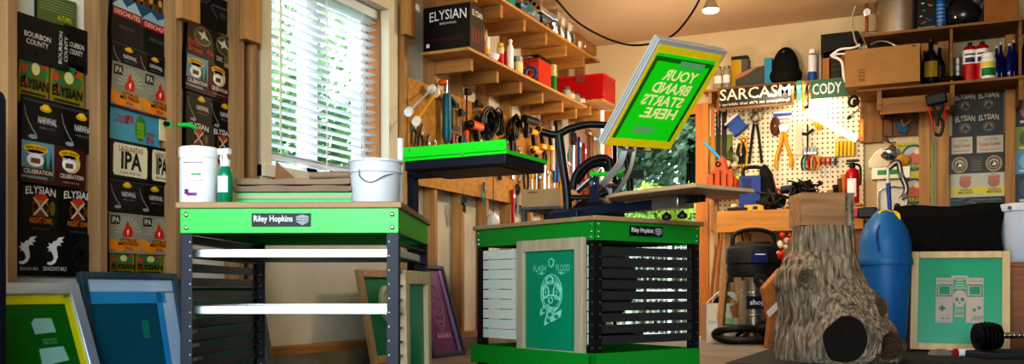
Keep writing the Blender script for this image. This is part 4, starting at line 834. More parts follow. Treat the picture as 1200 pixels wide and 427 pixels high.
def hand_tool(name, cat, px, py, h, lab, head, grip, kind='pliers', P=None, rot=0, off=0):
    loc, rz = P or hang(px, py); t = thing(name, lab, cat, M=Matrix.Translation(loc) @ Matrix.Rotation(rz, 4, 'Z') @ Matrix.Rotation(rot, 4, 'Y'))
    hook(t, 0, -.012, .06, .11 if py >= 212 else .03)
    y = -.015-off; H = mat(head, .3, .7); Gp = mat(grip, .5)
    if kind == 'pliers':
        b = MB(); b.prism([(-.006, 0), (.006, 0), (h*.09, -h*.22), (h*.07, -h*.38), (-h*.07, -h*.38), (-h*.09, -h*.22)], y-.008, y+.004, H); child(t, 'head', b, .002)
        for s in (-1, 1): b = MB(); b.tube([(s*h*.03, y, -h*.36), (s*h*.13, y, -h*.55), (s*h*.15, y, -h*.8), (s*h*.10, y, -h)], h*.038, Gp, 8); child(t, 'handle', b)
        b = MB(); b.cyl((0, y-.012, -h*.3), (0, y+.006, -h*.3), h*.04, STEEL, n=12); child(t, 'rivet', b)
    elif kind == 'screwdriver':
        b = MB(); b.lathe([(.003, 0), (.004, h*.55)], STEEL, (0, y, -h), 8); child(t, 'shaft', b)
        b = MB(); b.lathe([(.008, 0), (.013, h*.06), (.012, h*.3), (.014, h*.38), (.008, h*.45)], Gp, (0, y, -h*.45), 12); child(t, 'handle', b)
    elif kind == 'hammer':
        b = MB(); b.tube([(0, y, 0), (0, y, -h)], lambda q: .009+.006*q, Gp, 10, 0); child(t, 'handle', b)
        b = MB(); b.cyl((-.05, y, -.03), (-.02, y, -.03), .016, H); b.obox((0, y, -.03), (.05, .022, .026), H); b.prism([(.02, -.02), (.07, -.045), (.02, -.04)], y-.009, y+.009, H); child(t, 'head', b, .002)
    elif kind == 'wrench':
        b = MB(); b.box(-.008, y-.003, -h*.85, .008, y+.003, -h*.12, H); b.torus((0, y, -h*.93), h*.06, h*.025, H); b.torus((0, y, -h*.06), h*.07, h*.028, H, a0=-1.1, a1=PI+1.1); child(t, 'body', b, .001)
    elif kind == 'saw':
        b = MB(); b.prism([(-.01, -h*.3), (.02, -h*.3), (.012, -h), (-.03, -h)], y-.001, y+.001, H); child(t, 'blade', b); b = MB(); b.torus((0, y, -h*.16), h*.11, h*.035, Gp, sx=.8, sz=1.3); child(t, 'handle', b)
    elif kind == 'strip':
        b = MB(); b.box(-.014, y-.012, -h, .014, y+.01, 0, Gp); child(t, 'body', b, .003); b = MB(); b.box(-.015, y-.014, -h*.2, .015, y-.012, -h*.12, H); child(t, 'window', b)
    return t
def quick_clamp(px0, py0, px1, py1, lab, c1, c2):
    a = onx(px0, py0, TX+.05); c = onx(px1, py1, TX+.10); t = thing('pipe_clamp', lab, 'clamp', a); d = c-a; 
    b = MB()
    for s in (-1, 1): b.tube([(s*.0, s*.012, s*.006), d+Vector((0, s*.012, s*.006))], .005, mat(c1, .35, .3), 8, 0)
    child(t, 'rods', b); t.children[0].name = 'rod_pair'
    dn = d.normalized()
    for q in (0, 1): p = d*q; b = MB(); b.cyl(p-dn*.018, p+dn*.018, .026, mat(c2, .45), n=16); child(t, 'end_cap', b)
    return t
quick_clamp(506, 104, 479, 131, 'silver twin rod clamp with white end caps, hung slanting at the board edge', '#c8ccd2', '#e0e2e6')
quick_clamp(511, 109, 488, 142, 'yellow rod clamp with white end caps, hung slanting', '#e0b01c', '#e6e4dc')
# teal caulk gun
loc, rz = hang(516, 104); t = thing('caulk_gun', 'teal caulk gun hanging nose down beside the yellow clamp', 'caulk gun', loc, rz)
TL = mat('#0d6478', .4); b = MB(); b.lathe([(.022, -.36), (.030, -.33), (.030, -.06), (.026, -.04)], TL, (0, -.05, 0), 18); child(t, 'barrel', b)
b = MB(); b.tube([(0, -.05, -.04), (.05, -.05, -.05), (.13, -.05, -.09)], .012, TL, 8); child(t, 'frame_arm', b); b = MB(); b.tube([(.02, -.05, -.06), (.07, -.05, -.15), (.08, -.05, -.24)], .012, TL, 8); child(t, 'trigger', b); b = MB(); b.cyl((0, -.05, -.04), (0, -.05, .05), .006, STEEL, n=8); child(t, 'plunger', b)
loc, rz = hang(514, 100); t = thing('hanging_cap', 'small orange round knob above the teal caulk gun', 'knob', loc, rz); t.name = 'round_knob'; b = MB(); b.lathe([(.03, 0), (.034, .012), (.024, .03), (.008, .035)], ORG, (0, -.03, 0), 18); child(t, 'knob', b); b = MB(); b.cyl((0, -.03, .005), (0, .0, .005), .006, STEEL, n=8); child(t, 'stem', b)
for a in [
 (484, 140, .17, 'small chrome pliers hanging below the white capped clamp', '#8a8c90', '#1d2228'),
 (492, 146, .19, 'black handled pliers left of the teal caulk gun', '#6a6c70', '#15181c'),
 (500, 158, .20, 'dark teal handled pliers low on the board edge', '#5a6064', '#15484a')]:
    hand_tool('pliers', 'pliers', a[0], a[1], a[2], a[3], a[4], a[5], rot=.15)
bar_clamp(526, 118, .30, 'grey bar clamp with orange grip right of the caulk gun')
bar_clamp(543, 104, .42, 'tall black bar clamp with orange grip, tallest on the board', w=.05)
bar_clamp(555, 118, .20, 'short bar clamp with orange top under the shelf', '#8a8c90', '#e0661c')
bar_clamp(536, 128, .34, 'second grey bar clamp behind the orange pistol', '#7a7c80', '#c8501c', w=.05)
def drill(px, py, s, lab, c, c2='#15161a'):
    loc, rz = hang(px, py); t = thing('cordless_drill', lab, 'drill', loc, rz); y = -.05
    b = MB(); b.cyl((-.05*s, y, 0), (.07*s, y, 0), .028*s, mat(c, .45)); b.cyl((-.06*s, y, 0), (-.05*s, y, 0), .024*s, mat(c2, .5)); child(t, 'body', b)
    b = MB(); b.cyl((-.09*s, y, 0), (-.06*s, y, 0), .012*s, mat(c2, .4), r1=.02*s); child(t, 'chuck', b)
    b = MB(); b.bar((.02*s, y, -.02*s), (.045*s, y, -.12*s), .034*s, .03*s, mat(c2, .5)); child(t, 'grip', b, .004); b = MB(); b.obox((.04*s, y, -.14*s), (.09*s, .05*s, .045*s), mat(c, .45)); child(t, 'battery', b, .005)
drill(549, 148, 1.2, 'orange and black pistol tool in the middle of the board', '#d9661c')
drill(617, 155, .95, 'yellow and black drill, nearest of the four hung in a row', '#e0a81c')
drill(627, 153, .95, 'yellow and black drill, second of the four hung in a row', '#d99a14')
drill(621, 178, .95, 'yellow and black drill hanging lower than the others', '#c88a14')
drill(637, 156, .9, 'yellow and black drill, farthest of the four hung in a row', '#e0b01c')
def coil(px, py, R, lab, col='#0c0c0e', n=6):
    loc, rz = hang(px, py); t = thing('cable_coil', lab, 'cable', loc, rz); rnd = random.Random(px)
    for i in range(n): b = MB(); b.torus((rnd.uniform(-.02, .02), -.03-.012*i, -R*1.2+rnd.uniform(-.02, .02)), R*rnd.uniform(.85, 1.05), .008, mat(col, .4), ax=(rnd.uniform(-.3, .3), 1, rnd.uniform(-.2, .2)), sx=.7+rnd.uniform(0, .5), sz=1.25, n=28); child(t, 'loop', b)
    b = MB(); b.tube([(.0, -.03, 0), (.06, -.06, -.02), (.12, -.05, -.06)], .01, mat(col, .4)); child(t, 'plug_end', b)
coil(563, 130, .08, 'thick black cable coil under the lower shelf'); coil(575, 132, .07, 'second black cable coil right of the thick one', n=5); coil(597, 138, .075, 'black looped cord near the end of the board', n=4)
loc, rz = hang(604, 143); t = thing('heat_gun', 'black heat gun poking out beyond the cable coils', 'heat gun', loc, rz); b = MB(); b.cyl((-.10, -.12, 0), (.09, -.14, 0), .032, BLACK); b.cyl((.09, -.14, 0), (.14, -.145, 0), .018, GREY); child(t, 'body', b); b = MB(); b.bar((-.04, -.12, 0), (-.06, -.12, -.14), .04, .03, BLACK); child(t, 'grip', b, .005)
lst = [(508, 165, .16, 'wrench', 'steel wrench below the teal caulk gun', '#b0b4b8', '#b0b4b8'), (560, 176, .16, 'pliers', 'black pliers below the cable coil', '#4a4c50', '#1a1a1c'),
 (569, 172, .22, 'screwdriver', 'green handled screwdriver below the coils', '#b0b4b8', '#147a5a'), (577, 176, .20, 'screwdriver', 'red handled screwdriver below the coils', '#b0b4b8', '#b81c1c'),
 (584, 174, .24, 'hammer', 'dark hammer below the heat gun', '#3a3c40', '#2a2420'), (591, 160, .26, 'strip', 'green edged narrow level below the cords', '#c8c8b0', '#146a4a'),
 (600, 165, .30, 'saw', 'steel saw hanging near the end of the board', '#c0c4c8', '#2a2a2c'), (608, 172, .28, 'wrench', 'long chrome wrench before the yellow drills', '#c8ccd0', '#c8ccd0'),
 (532, 170, .14, 'pliers', 'yellow handled pliers at the bottom middle of the board', '#5a5c60', '#d8a81c'), (522, 168, .15, 'screwdriver', 'orange handled screwdriver left of the yellow pliers', '#a0a4a8', '#d9661c'),
 (541, 172, .16, 'wrench', 'dark wrench right of the yellow pliers', '#4a4c50', '#4a4c50'), (551, 180, .12, 'pliers', 'small red handled pliers over the dryer tray', '#5a5c60', '#a01c1c')]
NM = {'wrench': 'wrench', 'pliers': 'pliers', 'screwdriver': 'screwdriver', 'hammer': 'hammer', 'strip': 'spirit_level', 'saw': 'hand_saw'}
for px, py, h, k, lab, c1, c2 in lst: hand_tool(NM[k], NM[k].replace('_', ' '), px, py, h, lab, c1, c2, k)
for px, py, h, k, lab, c1, c2 in [(524, 150, .2, 'hammer', 'black hammer just left of the second bar clamp', '#2a2c30', '#18181a'), (530, 158, .2, 'wrench', 'dull steel wrench beside the orange grip', '#7a7c80', '#7a7c80'), (539, 160, .2, 'screwdriver', 'blue handled screwdriver in the dark middle of the board', '#8a8c90', '#1c4a9a'),
 (546, 165, .2, 'pliers', 'black handled pliers hanging above the dryer tray middle', '#3a3c40', '#101012'), (557, 160, .22, 'strip', 'black narrow level under the short bar clamp', '#c8c8c0', '#1a1c20'), (566, 160, .26, 'saw', 'black handled saw behind the second cable coil', '#6a6c70', '#101012'), (573, 166, .2, 'wrench', 'chrome wrench between green and red screwdrivers', '#c0c4c8', '#c0c4c8'),
 (581, 164, .26, 'hammer', 'brown handled hammer left of the dark one', '#3a3a3c', '#6a3c1c'), (588, 160, .3, 'wrench', 'long dark wrench below the heat gun', '#4a4c50', '#4a4c50'), (595, 152, .34, 'strip', 'black long level between green one and saw', '#a8a8a0', '#121416'), (612, 184, .26, 'pliers', 'black pliers below the nearest yellow drill', '#3a3c40', '#141416'), (619, 196, .22, 'screwdriver', 'yellow handled screwdriver below the lower drill', '#a8a8ac', '#d8a81c'),
 (624, 186, .3, 'wrench', 'steel wrench between the lower drill and brown hammer', '#a0a4a8', '#a0a4a8'), (634, 178, .34, 'saw', 'steel saw with black grip behind the farthest drill', '#a8acb0', '#1a1a1c'), (583, 182, .16, 'screwdriver', 'white handled screwdriver low beside the brown hammer', '#9a9ca0', '#d8d4cc')]: hand_tool(NM[k], NM[k].replace('_', ' '), px, py, h, lab, c1, c2, k, off=.02)
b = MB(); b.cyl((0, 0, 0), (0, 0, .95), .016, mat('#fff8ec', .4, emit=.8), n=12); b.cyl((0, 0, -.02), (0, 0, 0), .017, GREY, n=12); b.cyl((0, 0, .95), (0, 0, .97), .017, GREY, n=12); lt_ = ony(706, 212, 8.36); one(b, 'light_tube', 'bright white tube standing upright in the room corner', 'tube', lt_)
b = MB(); b.box(-.06, -.08, .021-lt_.z, .06, .08, 0, DARK); one(b, 'narrow_locker', 'narrow dark locker in the corner under the white tube', 'locker', lt_+Vector((0, 0, -.021)))
# deeper row of long tools near the corner
cs = [('#c8ccd0', 'grey'), ('#2a5a9a', 'blue'), ('#e0b01c', 'yellow'), ('#1c8a9a', 'turquoise'), ('#2a2a2e', 'black'), ('#1c3a8a', 'dark blue'), ('#a81c1c', 'red'), ('#7a4a24', 'brown'), ('#b0b4b8', 'silver')]
kk = ['strip', 'hammer', 'strip', 'screwdriver', 'saw', 'strip', 'strip', 'hammer', 'wrench']
b = MB(); b.box(-3.119, 7.62, 1.0, -3.108, 8.38, 1.93, mat('#a0662c', .6, kind='woodz')); one(b, 'tool_board', 'darker wooden board near the corner behind long hanging tools', 'board')
for i, ((c, nm), k) in enumerate(zip(cs, kk)):
    px = 646+i*6.2; hand_tool(NM[k], NM[k].replace('_', ' '), px, 148+(i*7) % 22, .38+.05*((i*5) % 4), '%s %s in the dim row of long tools near the room corner' % (nm, NM[k].replace('_', ' ')), '#c0c4c8', c, k)
lst = [(648, 196, .3, 'screwdriver', 'blue handled screwdriver low behind the exercise bike', '#b0b4b8', '#1c6ab8'), (656, 190, .4, 'strip', 'yellow narrow level low behind the exercise bike', '#2a2a2c', '#d8a81c'), (664, 188, .36, 'hammer', 'orange handled hammer low behind the exercise bike', '#8a8c90', '#c8601c'), (641, 200, .3, 'wrench', 'silver wrench low behind the bike handlebar', '#c8ccd0', '#c8ccd0'), (630, 204, .24, 'hammer', 'brown handled hammer below the yellow drills', '#6a6c70', '#7a4a24')]
for px, py, h, k, lab, c1, c2 in lst: hand_tool(NM[k], NM[k].replace('_', ' '), px, py, h, lab, c1, c2, k)
b = MB(); b.prism([(0, 0), (.1, .02), (.12, -.25), (.05, -.42), (-.03, -.3), (-.04, -.05)], -.08, -.03, mat('#a8a49c', .8, kind='cloth')); loc, rz = hang(651, 135); one(b, 'hanging_rag', 'pale grey cloth rag hanging below the shelf end', 'rag', loc, rz, bevel=.01)
spring_clamp(542, 231, .13, 'black clamp with yellow tips hanging below the plywood board', '#15161a', tip='#d8b81c', P=(onx(541, 228, -3.11), LRZ))
hand_tool('pliers', 'pliers', 565, 214, .14, 'teal and yellow pliers peeking below the dryer head', '#5a5c60', '#1c8a8a')
hand_tool('spirit_level', 'spirit level', 599, 222, .34, 'red narrow level hanging above the middle table', '#d8d4c8', '#b01c24', 'strip')
hand_tool('hand_saw', 'hand saw', 605, 216, .26, 'black square hanging right of the red level', '#2a2a2c', '#15161a', 'saw')
loc = onx(578, 255, -3.08); t = thing('plastic_bottle', 'clear squat bottle hanging by a cord behind the middle table', 'bottle', loc, LRZ); b = MB(); b.lathe([(.02, .03), (.045, 0), (.05, -.06), (.03, -.09)], mat('#d8dcd8', .2, trans=.3)); child(t, 'bottle', b); b = MB(); b.cyl((0, 0, .03), (0, 0, .5), .003, BLACK, n=6); child(t, 'cord', b)
# ================================================================ exercise bike behind the middle table
EB = thing('exercise_bike', 'black tubular exercise bike standing behind the press', 'exercise bike', at(680, 340, 5.6)*1.0, YAW); EB.location.z = 0
inv = (Matrix.Translation(EB.location) @ Matrix.Rotation(YAW, 4, 'Z')).inverted()
def q(px, py, s=5.6): return tuple(inv @ at(px, py, s))
FG = mat('#24272c', .35, .3)
b = MB(); b.tube([q(655, 158), q(660, 195), q(665, 235), q(666, 300), q(668, 380)], .026, FG, 12); child(EB, 'upright', b)
b = MB(); b.tube([q(634, 154), q(652, 158), q(668, 151), q(690, 146), q(712, 147)], .022, FG, 12); child(EB, 'handlebar', b)
b = MB(); b.tube([q(671, 222, 5.5), q(676, 203, 5.5), q(694, 188, 5.5), q(712, 186, 5.5), q(716, 198, 5.5)], .022, BLACK, 10); child(EB, 'grip', b)
b = MB(); b.tube([q(676, 214, 5.7), q(690, 196, 5.7), q(708, 193, 5.7), q(714, 206, 5.7)], .02, DARK, 10); child(EB, 'grip', b)
b = MB(); b.tube([q(664, 232), q(690, 232), q(712, 225)], .02, FG, 10); child(EB, 'crossbar', b)
b = MB(); b.tube([q(676, 235), q(677, 300), q(678, 385)], .018, FG, 10); child(EB, 'seat_post', b)
b = MB(); b.sph(q(700, 250), (.16, .10, .10), BLACK); child(EB, 'saddle', b)
b = MB(); b.lathe([(.22, -.03), (.24, 0), (.22, .03)], DARK, q(700, 330), 30, ax=(0, 1, 0)); child(EB, 'flywheel', b)
b = MB(); b.tube([q(668, 385), q(678, 388), q(740, 390)], .03, FG, 10, 2); child(EB, 'base_rail', b)
for px in (666, 742): b = MB(); p = Vector(q(px, 392)); b.cyl(p+Vector((0, -.25, 0)), p+Vector((0, .25, 0)), .03, FG); child(EB, 'foot_bar', b)
b = MB(); p = Vector(q(682, 238)); b.obox(p, (.1, .03, .035), ORG); child(EB, 'badge', b, label='orange badge')
b = MB(); b.tube([q(733, 180, 5.5), q(737, 200, 5.5), q(739, 235, 5.5)], .02, BLACK, 10); b.obox(q(743, 205, 5.5), (.11, .05, .05), BLACK); child(EB, 'console_arm', b)
# workbench-like crate stack with beige carton
t = thing('storage_cabinet', 'dark low cabinet behind the middle table carrying a beige carton', 'cabinet', at(611, 340, 6.2)); t.location.z = 0
b = MB(); hz = .965; b.box(0, 0, 0, .26, .4, hz-.12, DARK); b.box(-.01, -.01, hz-.02, .27, .41, hz, GREY); 
for yy in (0, .37): b.box(0, yy, hz-.12, .03, yy+.03, hz-.02, GREY); b.box(.23, yy, hz-.12, .26, yy+.03, hz-.02, GREY)
child(t, 'carcass', b, .003)
for i in range(3): b = MB(); b.box(.02, -.012, .06+i*.24, .24, 0, .27+i*.24, BLACK); dr = child(t, 'drawer', b, .002); b = MB(); b.box(.08, -.025, .2+i*.24, .18, -.012, .212+i*.24, STEEL); child(dr, 'handle', b)
L0 = t.location
t = thing('cardboard_box', 'flat beige carton on the dark cabinet behind the middle table', 'box', (L0.x+.0, L0.y+.0, hz+.0005)); b = MB(); b.box(0, 0, 0, .27, .3, .115, mat('#b59a74', .8, kind='noise', var=.05)); b.box(.05, -.001, .09, .12, 0, .1, mat('#a8442c', .5)); child(t, 'carton', b, .002)
# ================================================================ pegboard, upper shelf and signs on the back wall
PY = 8.46
o, w, h = BW(836, 121, 1012, 300, PY); x0, x1 = o.x, o.x+w; zp0, zp1 = .95, ony(900, 117, PY).z
PB = thing('pegboard', 'white pegboard with orange wooden frame on the back wall', 'pegboard', (x0, PY, zp0))
b = MB(); b.box(0, 0, 0, w, .038, zp1-zp0, peg_mat()); child(PB, 'panel', b)
b = MB(); b.box(-.02, -.012, zp1-zp0-.02, w, .012, zp1-zp0+.03, mJ); b.box(-.02, -.012, 0, .012, .012, zp1-zp0, mJ); child(PB, 'wooden_border', b, .002)
zs2 = ony(930, 98, 8.22).z
t = thing('wall_shelf', 'long wooden shelf above the pegboard holding a row of things', 'shelf', (x0-.05, 8.24, zs2)); b = MB(); b.box(0, 0, 0, w+.1, .255, .02, PINEX); child(t, 'board', b, .002)
for xx in (.05, w/2, w): b = MB(); b.prism([(0, 0), (.02, 0), (.02, -.02), (0, -.02)], .02, .25, PINEX); bb = MB(); bb.box(xx, .03, -.1, xx+.03, .25, 0, PINE); child(t, 'bracket', bb, .002)
def sign(px, lab, bg, lines, border=None, Y=8.215, name='sign', shape=None):
    o, w, h = BW(*px, Y); t = thing(name, lab, 'sign', o); b = MB()
    if border: b.box(0, 0, 0, w, .015, h, border); child(t, 'border', b, .002); b = MB(); e = h*.09; b.box(e, -.003, e, w-e, 0, h-e, bg)
    else: b.box(0, -.003, 0, w, .008, h, bg)
    for tx, a, c, d, f, m, bo in lines: b.text(tx, a*w, c*h, d*w, f*h, m, -.0045, bold=bo)
    child(t, 'panel', b); return t
CR = mat('#e8e2d0', .5); sg = mat('#2a2622', .6)
sign((841, 99, 930, 126), 'long black wooden sign with cream capitals reading SARCASM', sg, [('SARCASM', .03, .40, .96, .90, CR, .012), ("I sprinkle that sh*t on everything!", .03, .13, .95, .30, CR, 0)], mat('#8a5a2c', .6, kind='woodx'))
sign((950, 92, 1004, 114), 'green street style sign with white letters right of the black sign', mat('#0a6a4a', .4), [('CODY', .04, .2, .68, .8, WHITE, .02)], None, Y=8.20)
o, w_, h_ = BW(934, 94, 948, 130, 8.238); t = thing('strap_hinge', 'brass and teal strap hinge hanging between the two signs', 'hinge', o)
b = MB(); b.box(0, -.004, h_*.35, w_*.35, 0, h_, mat('#2aa488', .4)); child(t, 'teal_strip', b); b = MB(); b.box(w_*.45, -.01, 0, w_*.65, 0, h_*.95, mat('#a8824a', .4, .6)); b.box(w_*.65, -.012, h_*.05, w_, 0, h_*.15, BLACK); b.box(w_*.88, -.012, h_*.05, w_, 0, h_*.9, BLACK); child(t, 'strap', b)
# on that shelf
ZS = zs2+.0205; YS = 8.34
def sx(px, Y=YS): return ony(px, 0, Y).x
def shot(py, px, Y=YS): return ony(px, py, Y).z-ZS
for px, lab in ((843, 'glass jar with pale label at the left shelf end'), (853, 'second glass jar beside the first one above the black sign')):
    t = thing('glass_jar', lab, 'jar', (sx(px), YS-.05, ZS)); b = MB(); b.lathe([(.032, 0), (.034, .01), (.034, .17), (.028, .18)], mat('#cfc9b4', .15, trans=.5)); child(t, 'body', b); b = MB(); b.lathe([(.030, .18), (.030, .20), (.001, .2)], STEEL); child(t, 'lid', b); b = MB(); b.lathe([(.0345, .05), (.0345, .12)], WHITE); child(t, 'label_band', b)
t = thing('storage_tin', 'yellow and black box behind the glass jars', 'box', (sx(856), YS+.03, ZS)); b = MB(); b.box(0, 0, 0, .09, .10, .27, mat('#c8a41c', .5)); child(t, 'tin', b, .002); b = MB(); b.box(.0, .0, .27, .14, .1, .30, DARK); b.box(.09, 0, .14, .15, .1, .27, GREY); child(t, 'lid', b, .003)
t = thing('wedge_case', 'long grey sloped case with a pinkish top above the black sign', 'case', (sx(862, YS-.06), YS-.06, ZS)); w_ = sx(896)-sx(862); b = MB(); b.prism([(0, 0), (w_, 0), (w_, .165), (w_*.75, .16), (w_*.4, .11), (0, .07)], 0, .12, mat('#4a4e4a', .6)); child(t, 'body', b, .002)
b = MB(); b.prism([(0, .072), (w_*.4, .112), (w_*.75, .162), (w_, .167), (w_, .175), (w_*.6, .165), (0, .11)], .0, .12, mat('#b07860', .6)); child(t, 'top', b)
t = thing('small_carton', 'slim light blue box standing upright on the upper shelf', 'box', (sx(897), YS-.06, ZS)); b = MB(); b.box(0, 0, 0, .065, .08, .235, mat('#2a90b8', .5)); child(t, 'carton', b, .002)
# black cap hung up
t = thing('baseball_cap', 'black rounded cap standing between light blue box and white spray can', 'cap', (sx(921), YS-.02, ZS)); b = MB(); wd = (sx(945)-sx(904))/2; 
b.sph((0, 0, .12), (wd*.78, .10, .20), mat('#0b0b0d', .8, kind='cloth'), 24); b.sph((0, -.0, .07), (wd*.95, .11, .10), mat('#0b0b0d', .8, kind='cloth'), 24); child(t, 'crown', b); b = MB(); b.sph((0, -.10, .26), (.012, .01, .012), GREY); child(t, 'button', b)
can(953, .27, .037, ['#2a5a9a', '#dfe3e8', '#e0e4e8'], 'white and blue spray can on the shelf above the green sign', capc='#e8e8ea', loc=Vector((sx(953), YS-.06, ZS)))
for i, (p0, p1, ht, c, lab) in enumerate(((958, 965, .24, '#c8c4bc', 'pale narrow bottle right of the white spray can'), (964, 973, .19, '#b07a3c', 'orange brown box on the shelf above the green sign'), (974, 986, .23, '#2a2c2c', 'dark ribbed container on the shelf above the green sign'), (986, 998, .20, '#8a5a34', 'brown box at the right end above the green sign'))):
    t = thing('bottle' if i == 0 else 'small_carton', lab, 'bottle' if i == 0 else 'box', (sx(p0), YS-.03+.0*i, ZS)); w_ = sx(p1)-sx(p0)-.004; b = MB()
    if i == 0: b.lathe([(w_/2, 0), (w_/2, ht*.8), (w_/3, ht)], mat(c, .4), (w_/2, .05, 0))
    else: b.box(0, 0, 0, w_, .1, ht, mat(c, .6)); [b.box(-.001, -.001, ht*(.15+.2*k), w_+.001, .101, ht*(.18+.2*k), mat('#4a4c4c', .5)) for k in range(4 if i == 2 else 0)]
    child(t, 'body', b, .002)
o, w_, h_ = BW(962, 38, 1010, 61, 8.3); t = thing('folded_board', 'black folded board sticking out above the boxes near the steel pot', 'panel', o); b = MB(); b.prism([(0, 0), (w_*.85, h_*.35), (w_, h_*.6), (w_*.9, h_), (0, h_)], 0, .18, mat('#0e0e10', .6)); child(t, 'panel', b, .004)
b = MB(); b.box(0, .02, -.25, .02, .06, .02, DARK); child(t, 'strut', b)
# cords dangling between box and wall
b = MB(); Pp = lambda x, y: ony(x, y, 7.95); b.tube([Pp(973, 66), Pp(984, 58), Pp(1000, 56), Pp(1008, 52)], .01, WHITE); b.tube([Pp(975, 66), Pp(986, 72), Pp(989, 90), Pp(992, 98)], .011, WHITE, 8); b.tube([Pp(975, 64), Pp(990, 63), Pp(1003, 64)], .008, WHITE, 8); one(b, 'white_cord', 'tangled white cord hanging beside the big brown carton', 'cord')
# ceiling cord and lamp
b = MB(); P4 = lambda x, y: at(x, y, 5.6); b.tube([P4(606, -119), P4(622, -60), P4(640, -12), P4(654, 2), P4(672, 22), P4(696, 38), P4(725, 50), P4(750, 53), P4(780, 46), P4(800, 30), P4(822, -6), P4(836, -60), P4(842, -119)], .006, BLACK, 8); one(b, 'hanging_cable', 'black cord drooping from the ceiling over the press', 'cord')
lp = at(833, 8, 6.2); t = thing('ceiling_bulb', 'small reflector bulb hanging from the ceiling', 'bulb', lp)
b = MB(); b.lathe([(.012, .08), (.022, .07), (.03, .04), (.052, -.01), (.055, -.02)], mat('#8a8680', .35, .6), n=24); child(t, 'reflector', b); b = MB(); b.lathe([(.054, -.019), (.05, -.03), (.03, -.036), (.001, -.038)], mat('#fff2e0', .3, emit=6), n=24); child(t, 'lens', b)
b = MB(); b.cyl((0, 0, .08), (0, 0, ZC-lp.z), .004, BLACK, n=8); child(t, 'wire', b)
# ================================================================ tools on the pegboard
KY = 8.455
def ph(px, py, off=0): return ony(px, py, KY-off), 0.0
def psc(px): return (ony(px, 200, KY)).dot(FW)/F
def pht(px, y0, y1): return (y1-y0)*psc(px)
# blue spool lamp
c = ony(863, 147, KY-.06); t = thing('cord_reel', 'blue square cord reel with white ends tilted on the pegboard', 'reel', c); hook(t, 0, 0, .0)
M_ = MB(Matrix.Rotation(math.radians(-38), 4, 'Y')); M_.box(-.065, -.03, -.06, .065, .03, .06, BLUE); child(t, 'body', M_, .004)
for s in (-1, 1): M_ = MB(Matrix.Rotation(math.radians(-38), 4, 'Y')); M_.box(-.075, -.035, s*.065-.008, .075, .035, s*.065+.008, WHITE if s > 0 else BLUE); child(t, 'flange', M_, .002)
b = MB(); b.cyl((-.12, 0, 0), (-.08, 0, 0), .018, BLACK); child(t, 'knob', b)
# black straps left of the reel
for px, lab in ((842, 'left black hanging strap with orange buckle at the pegboard edge'), (849, 'right black hanging strap behind the orange handled tool')):
    loc, rz = ph(px, 128); h = pht(px, 128, 195); t = thing('hanging_strap', lab, 'strap', loc, 0); hook(t); b = MB(); b.box(-.02, -.016, -h, .02, -.008, 0, BLACK); child(t, 'webbing', b, .002); b = MB(); b.box(-.016, -.03, -.03, .016, -.016, 0, STEEL); child(t, 'buckle', b, .002)
hand_tool('screwdriver', 'screwdriver', 0, 0, .2, 'orange red handled screwdriver hanging over the black straps', '#b0b4b8', '#d8481c', 'screwdriver', P=ph(843, 124), off=.03)
# green reusable bags
for px, y0, y1, w_, c, lab in ((838, 160, 205, .06, '#8f8a2c', 'olive yellow cloth bag hanging behind the black straps'), (852, 158, 200, .05, '#7a8a3c', 'green cloth bag hanging beside the net bag')):
    loc, rz = ph(px, y0); h = pht(px, y0, y1); b = MB(); b.prism([(-w_, 0), (w_, 0), (w_*1.1, -h*.9), (w_*.6, -h), (-w_*.8, -h*.96)], -.006, .0, mat(c, .8, kind='cloth')); one(b, 'cloth_bag', lab, 'bag', loc, 0)
loc, rz = ph(858, 172); h = pht(858, 172, 214); t = thing('net_bag', 'dark net bag with three pale balls on the pegboard', 'bag', loc); hook(t); b = MB(); nm = mat('#2a2a24', .8)
for k in range(8): b.tube([(0, -.03, 0), (-.07+.02*k, -.07, -h*.55), (-.06+.017*k, -.06, -h*.95)], .0018, nm, 5, 4)
b.torus((0, -.05, -h*.6), .07, .002, nm, ax=(0, 0, 1), sz=.5); b.torus((0, -.05, -h*.4), .045, .002, nm, ax=(0, 0, 1), sz=.5); child(t, 'net', b)
for i, (x, z) in enumerate(((-.028, -.5), (.032, -.56), (.0, -.74))): b = MB(); b.sph((x, -.05, h*z), .034, mat('#c8bca0', .7)); one(b, 'ball', ('left pale ball in the net bag', 'right pale ball in the net bag', 'lowest pale ball in the net bag')[i], 'ball', loc)
b = MB(); b.sph((.055, -.05, -h*.93), .03, mat('#b8d020', .7)); one(b, 'ball', 'lime yellow ball at the bottom of the net bag', 'ball', loc)
# yellow level
loc, rz = ph(872, 160); h = pht(872, 160, 203); t = thing('spirit_level', 'yellow torpedo level hanging upright on the pegboard', 'spirit level', loc); hook(t); b = MB(); b.box(-.032, -.02, -h, .032, -.004, 0, mat('#e0a81c', .4)); child(t, 'body', b, .003)
for z in (.12, .5, .86): b = MB(); b.torus((0, -.022, -h*z), .016, .005, BLACK); b.lathe([(.014, 0), (.014, .004)], mat('#d8d8a0', .3), (0, -.02, -h*z), 12, ax=(0, -1, 0)); child(t, 'vial', b)
b = MB(); b.box(-.018, -.03, -h*.75, .018, -.02, -h*.3, BLACK); child(t, 'grip', b, .003)
spring_clamp(0, 0, pht(867, 172, 198), 'small black clamp hanging over the yellow level', '#17181a', P=(ony(869, 168, KY-.02), 0), tip='#c8a81c')
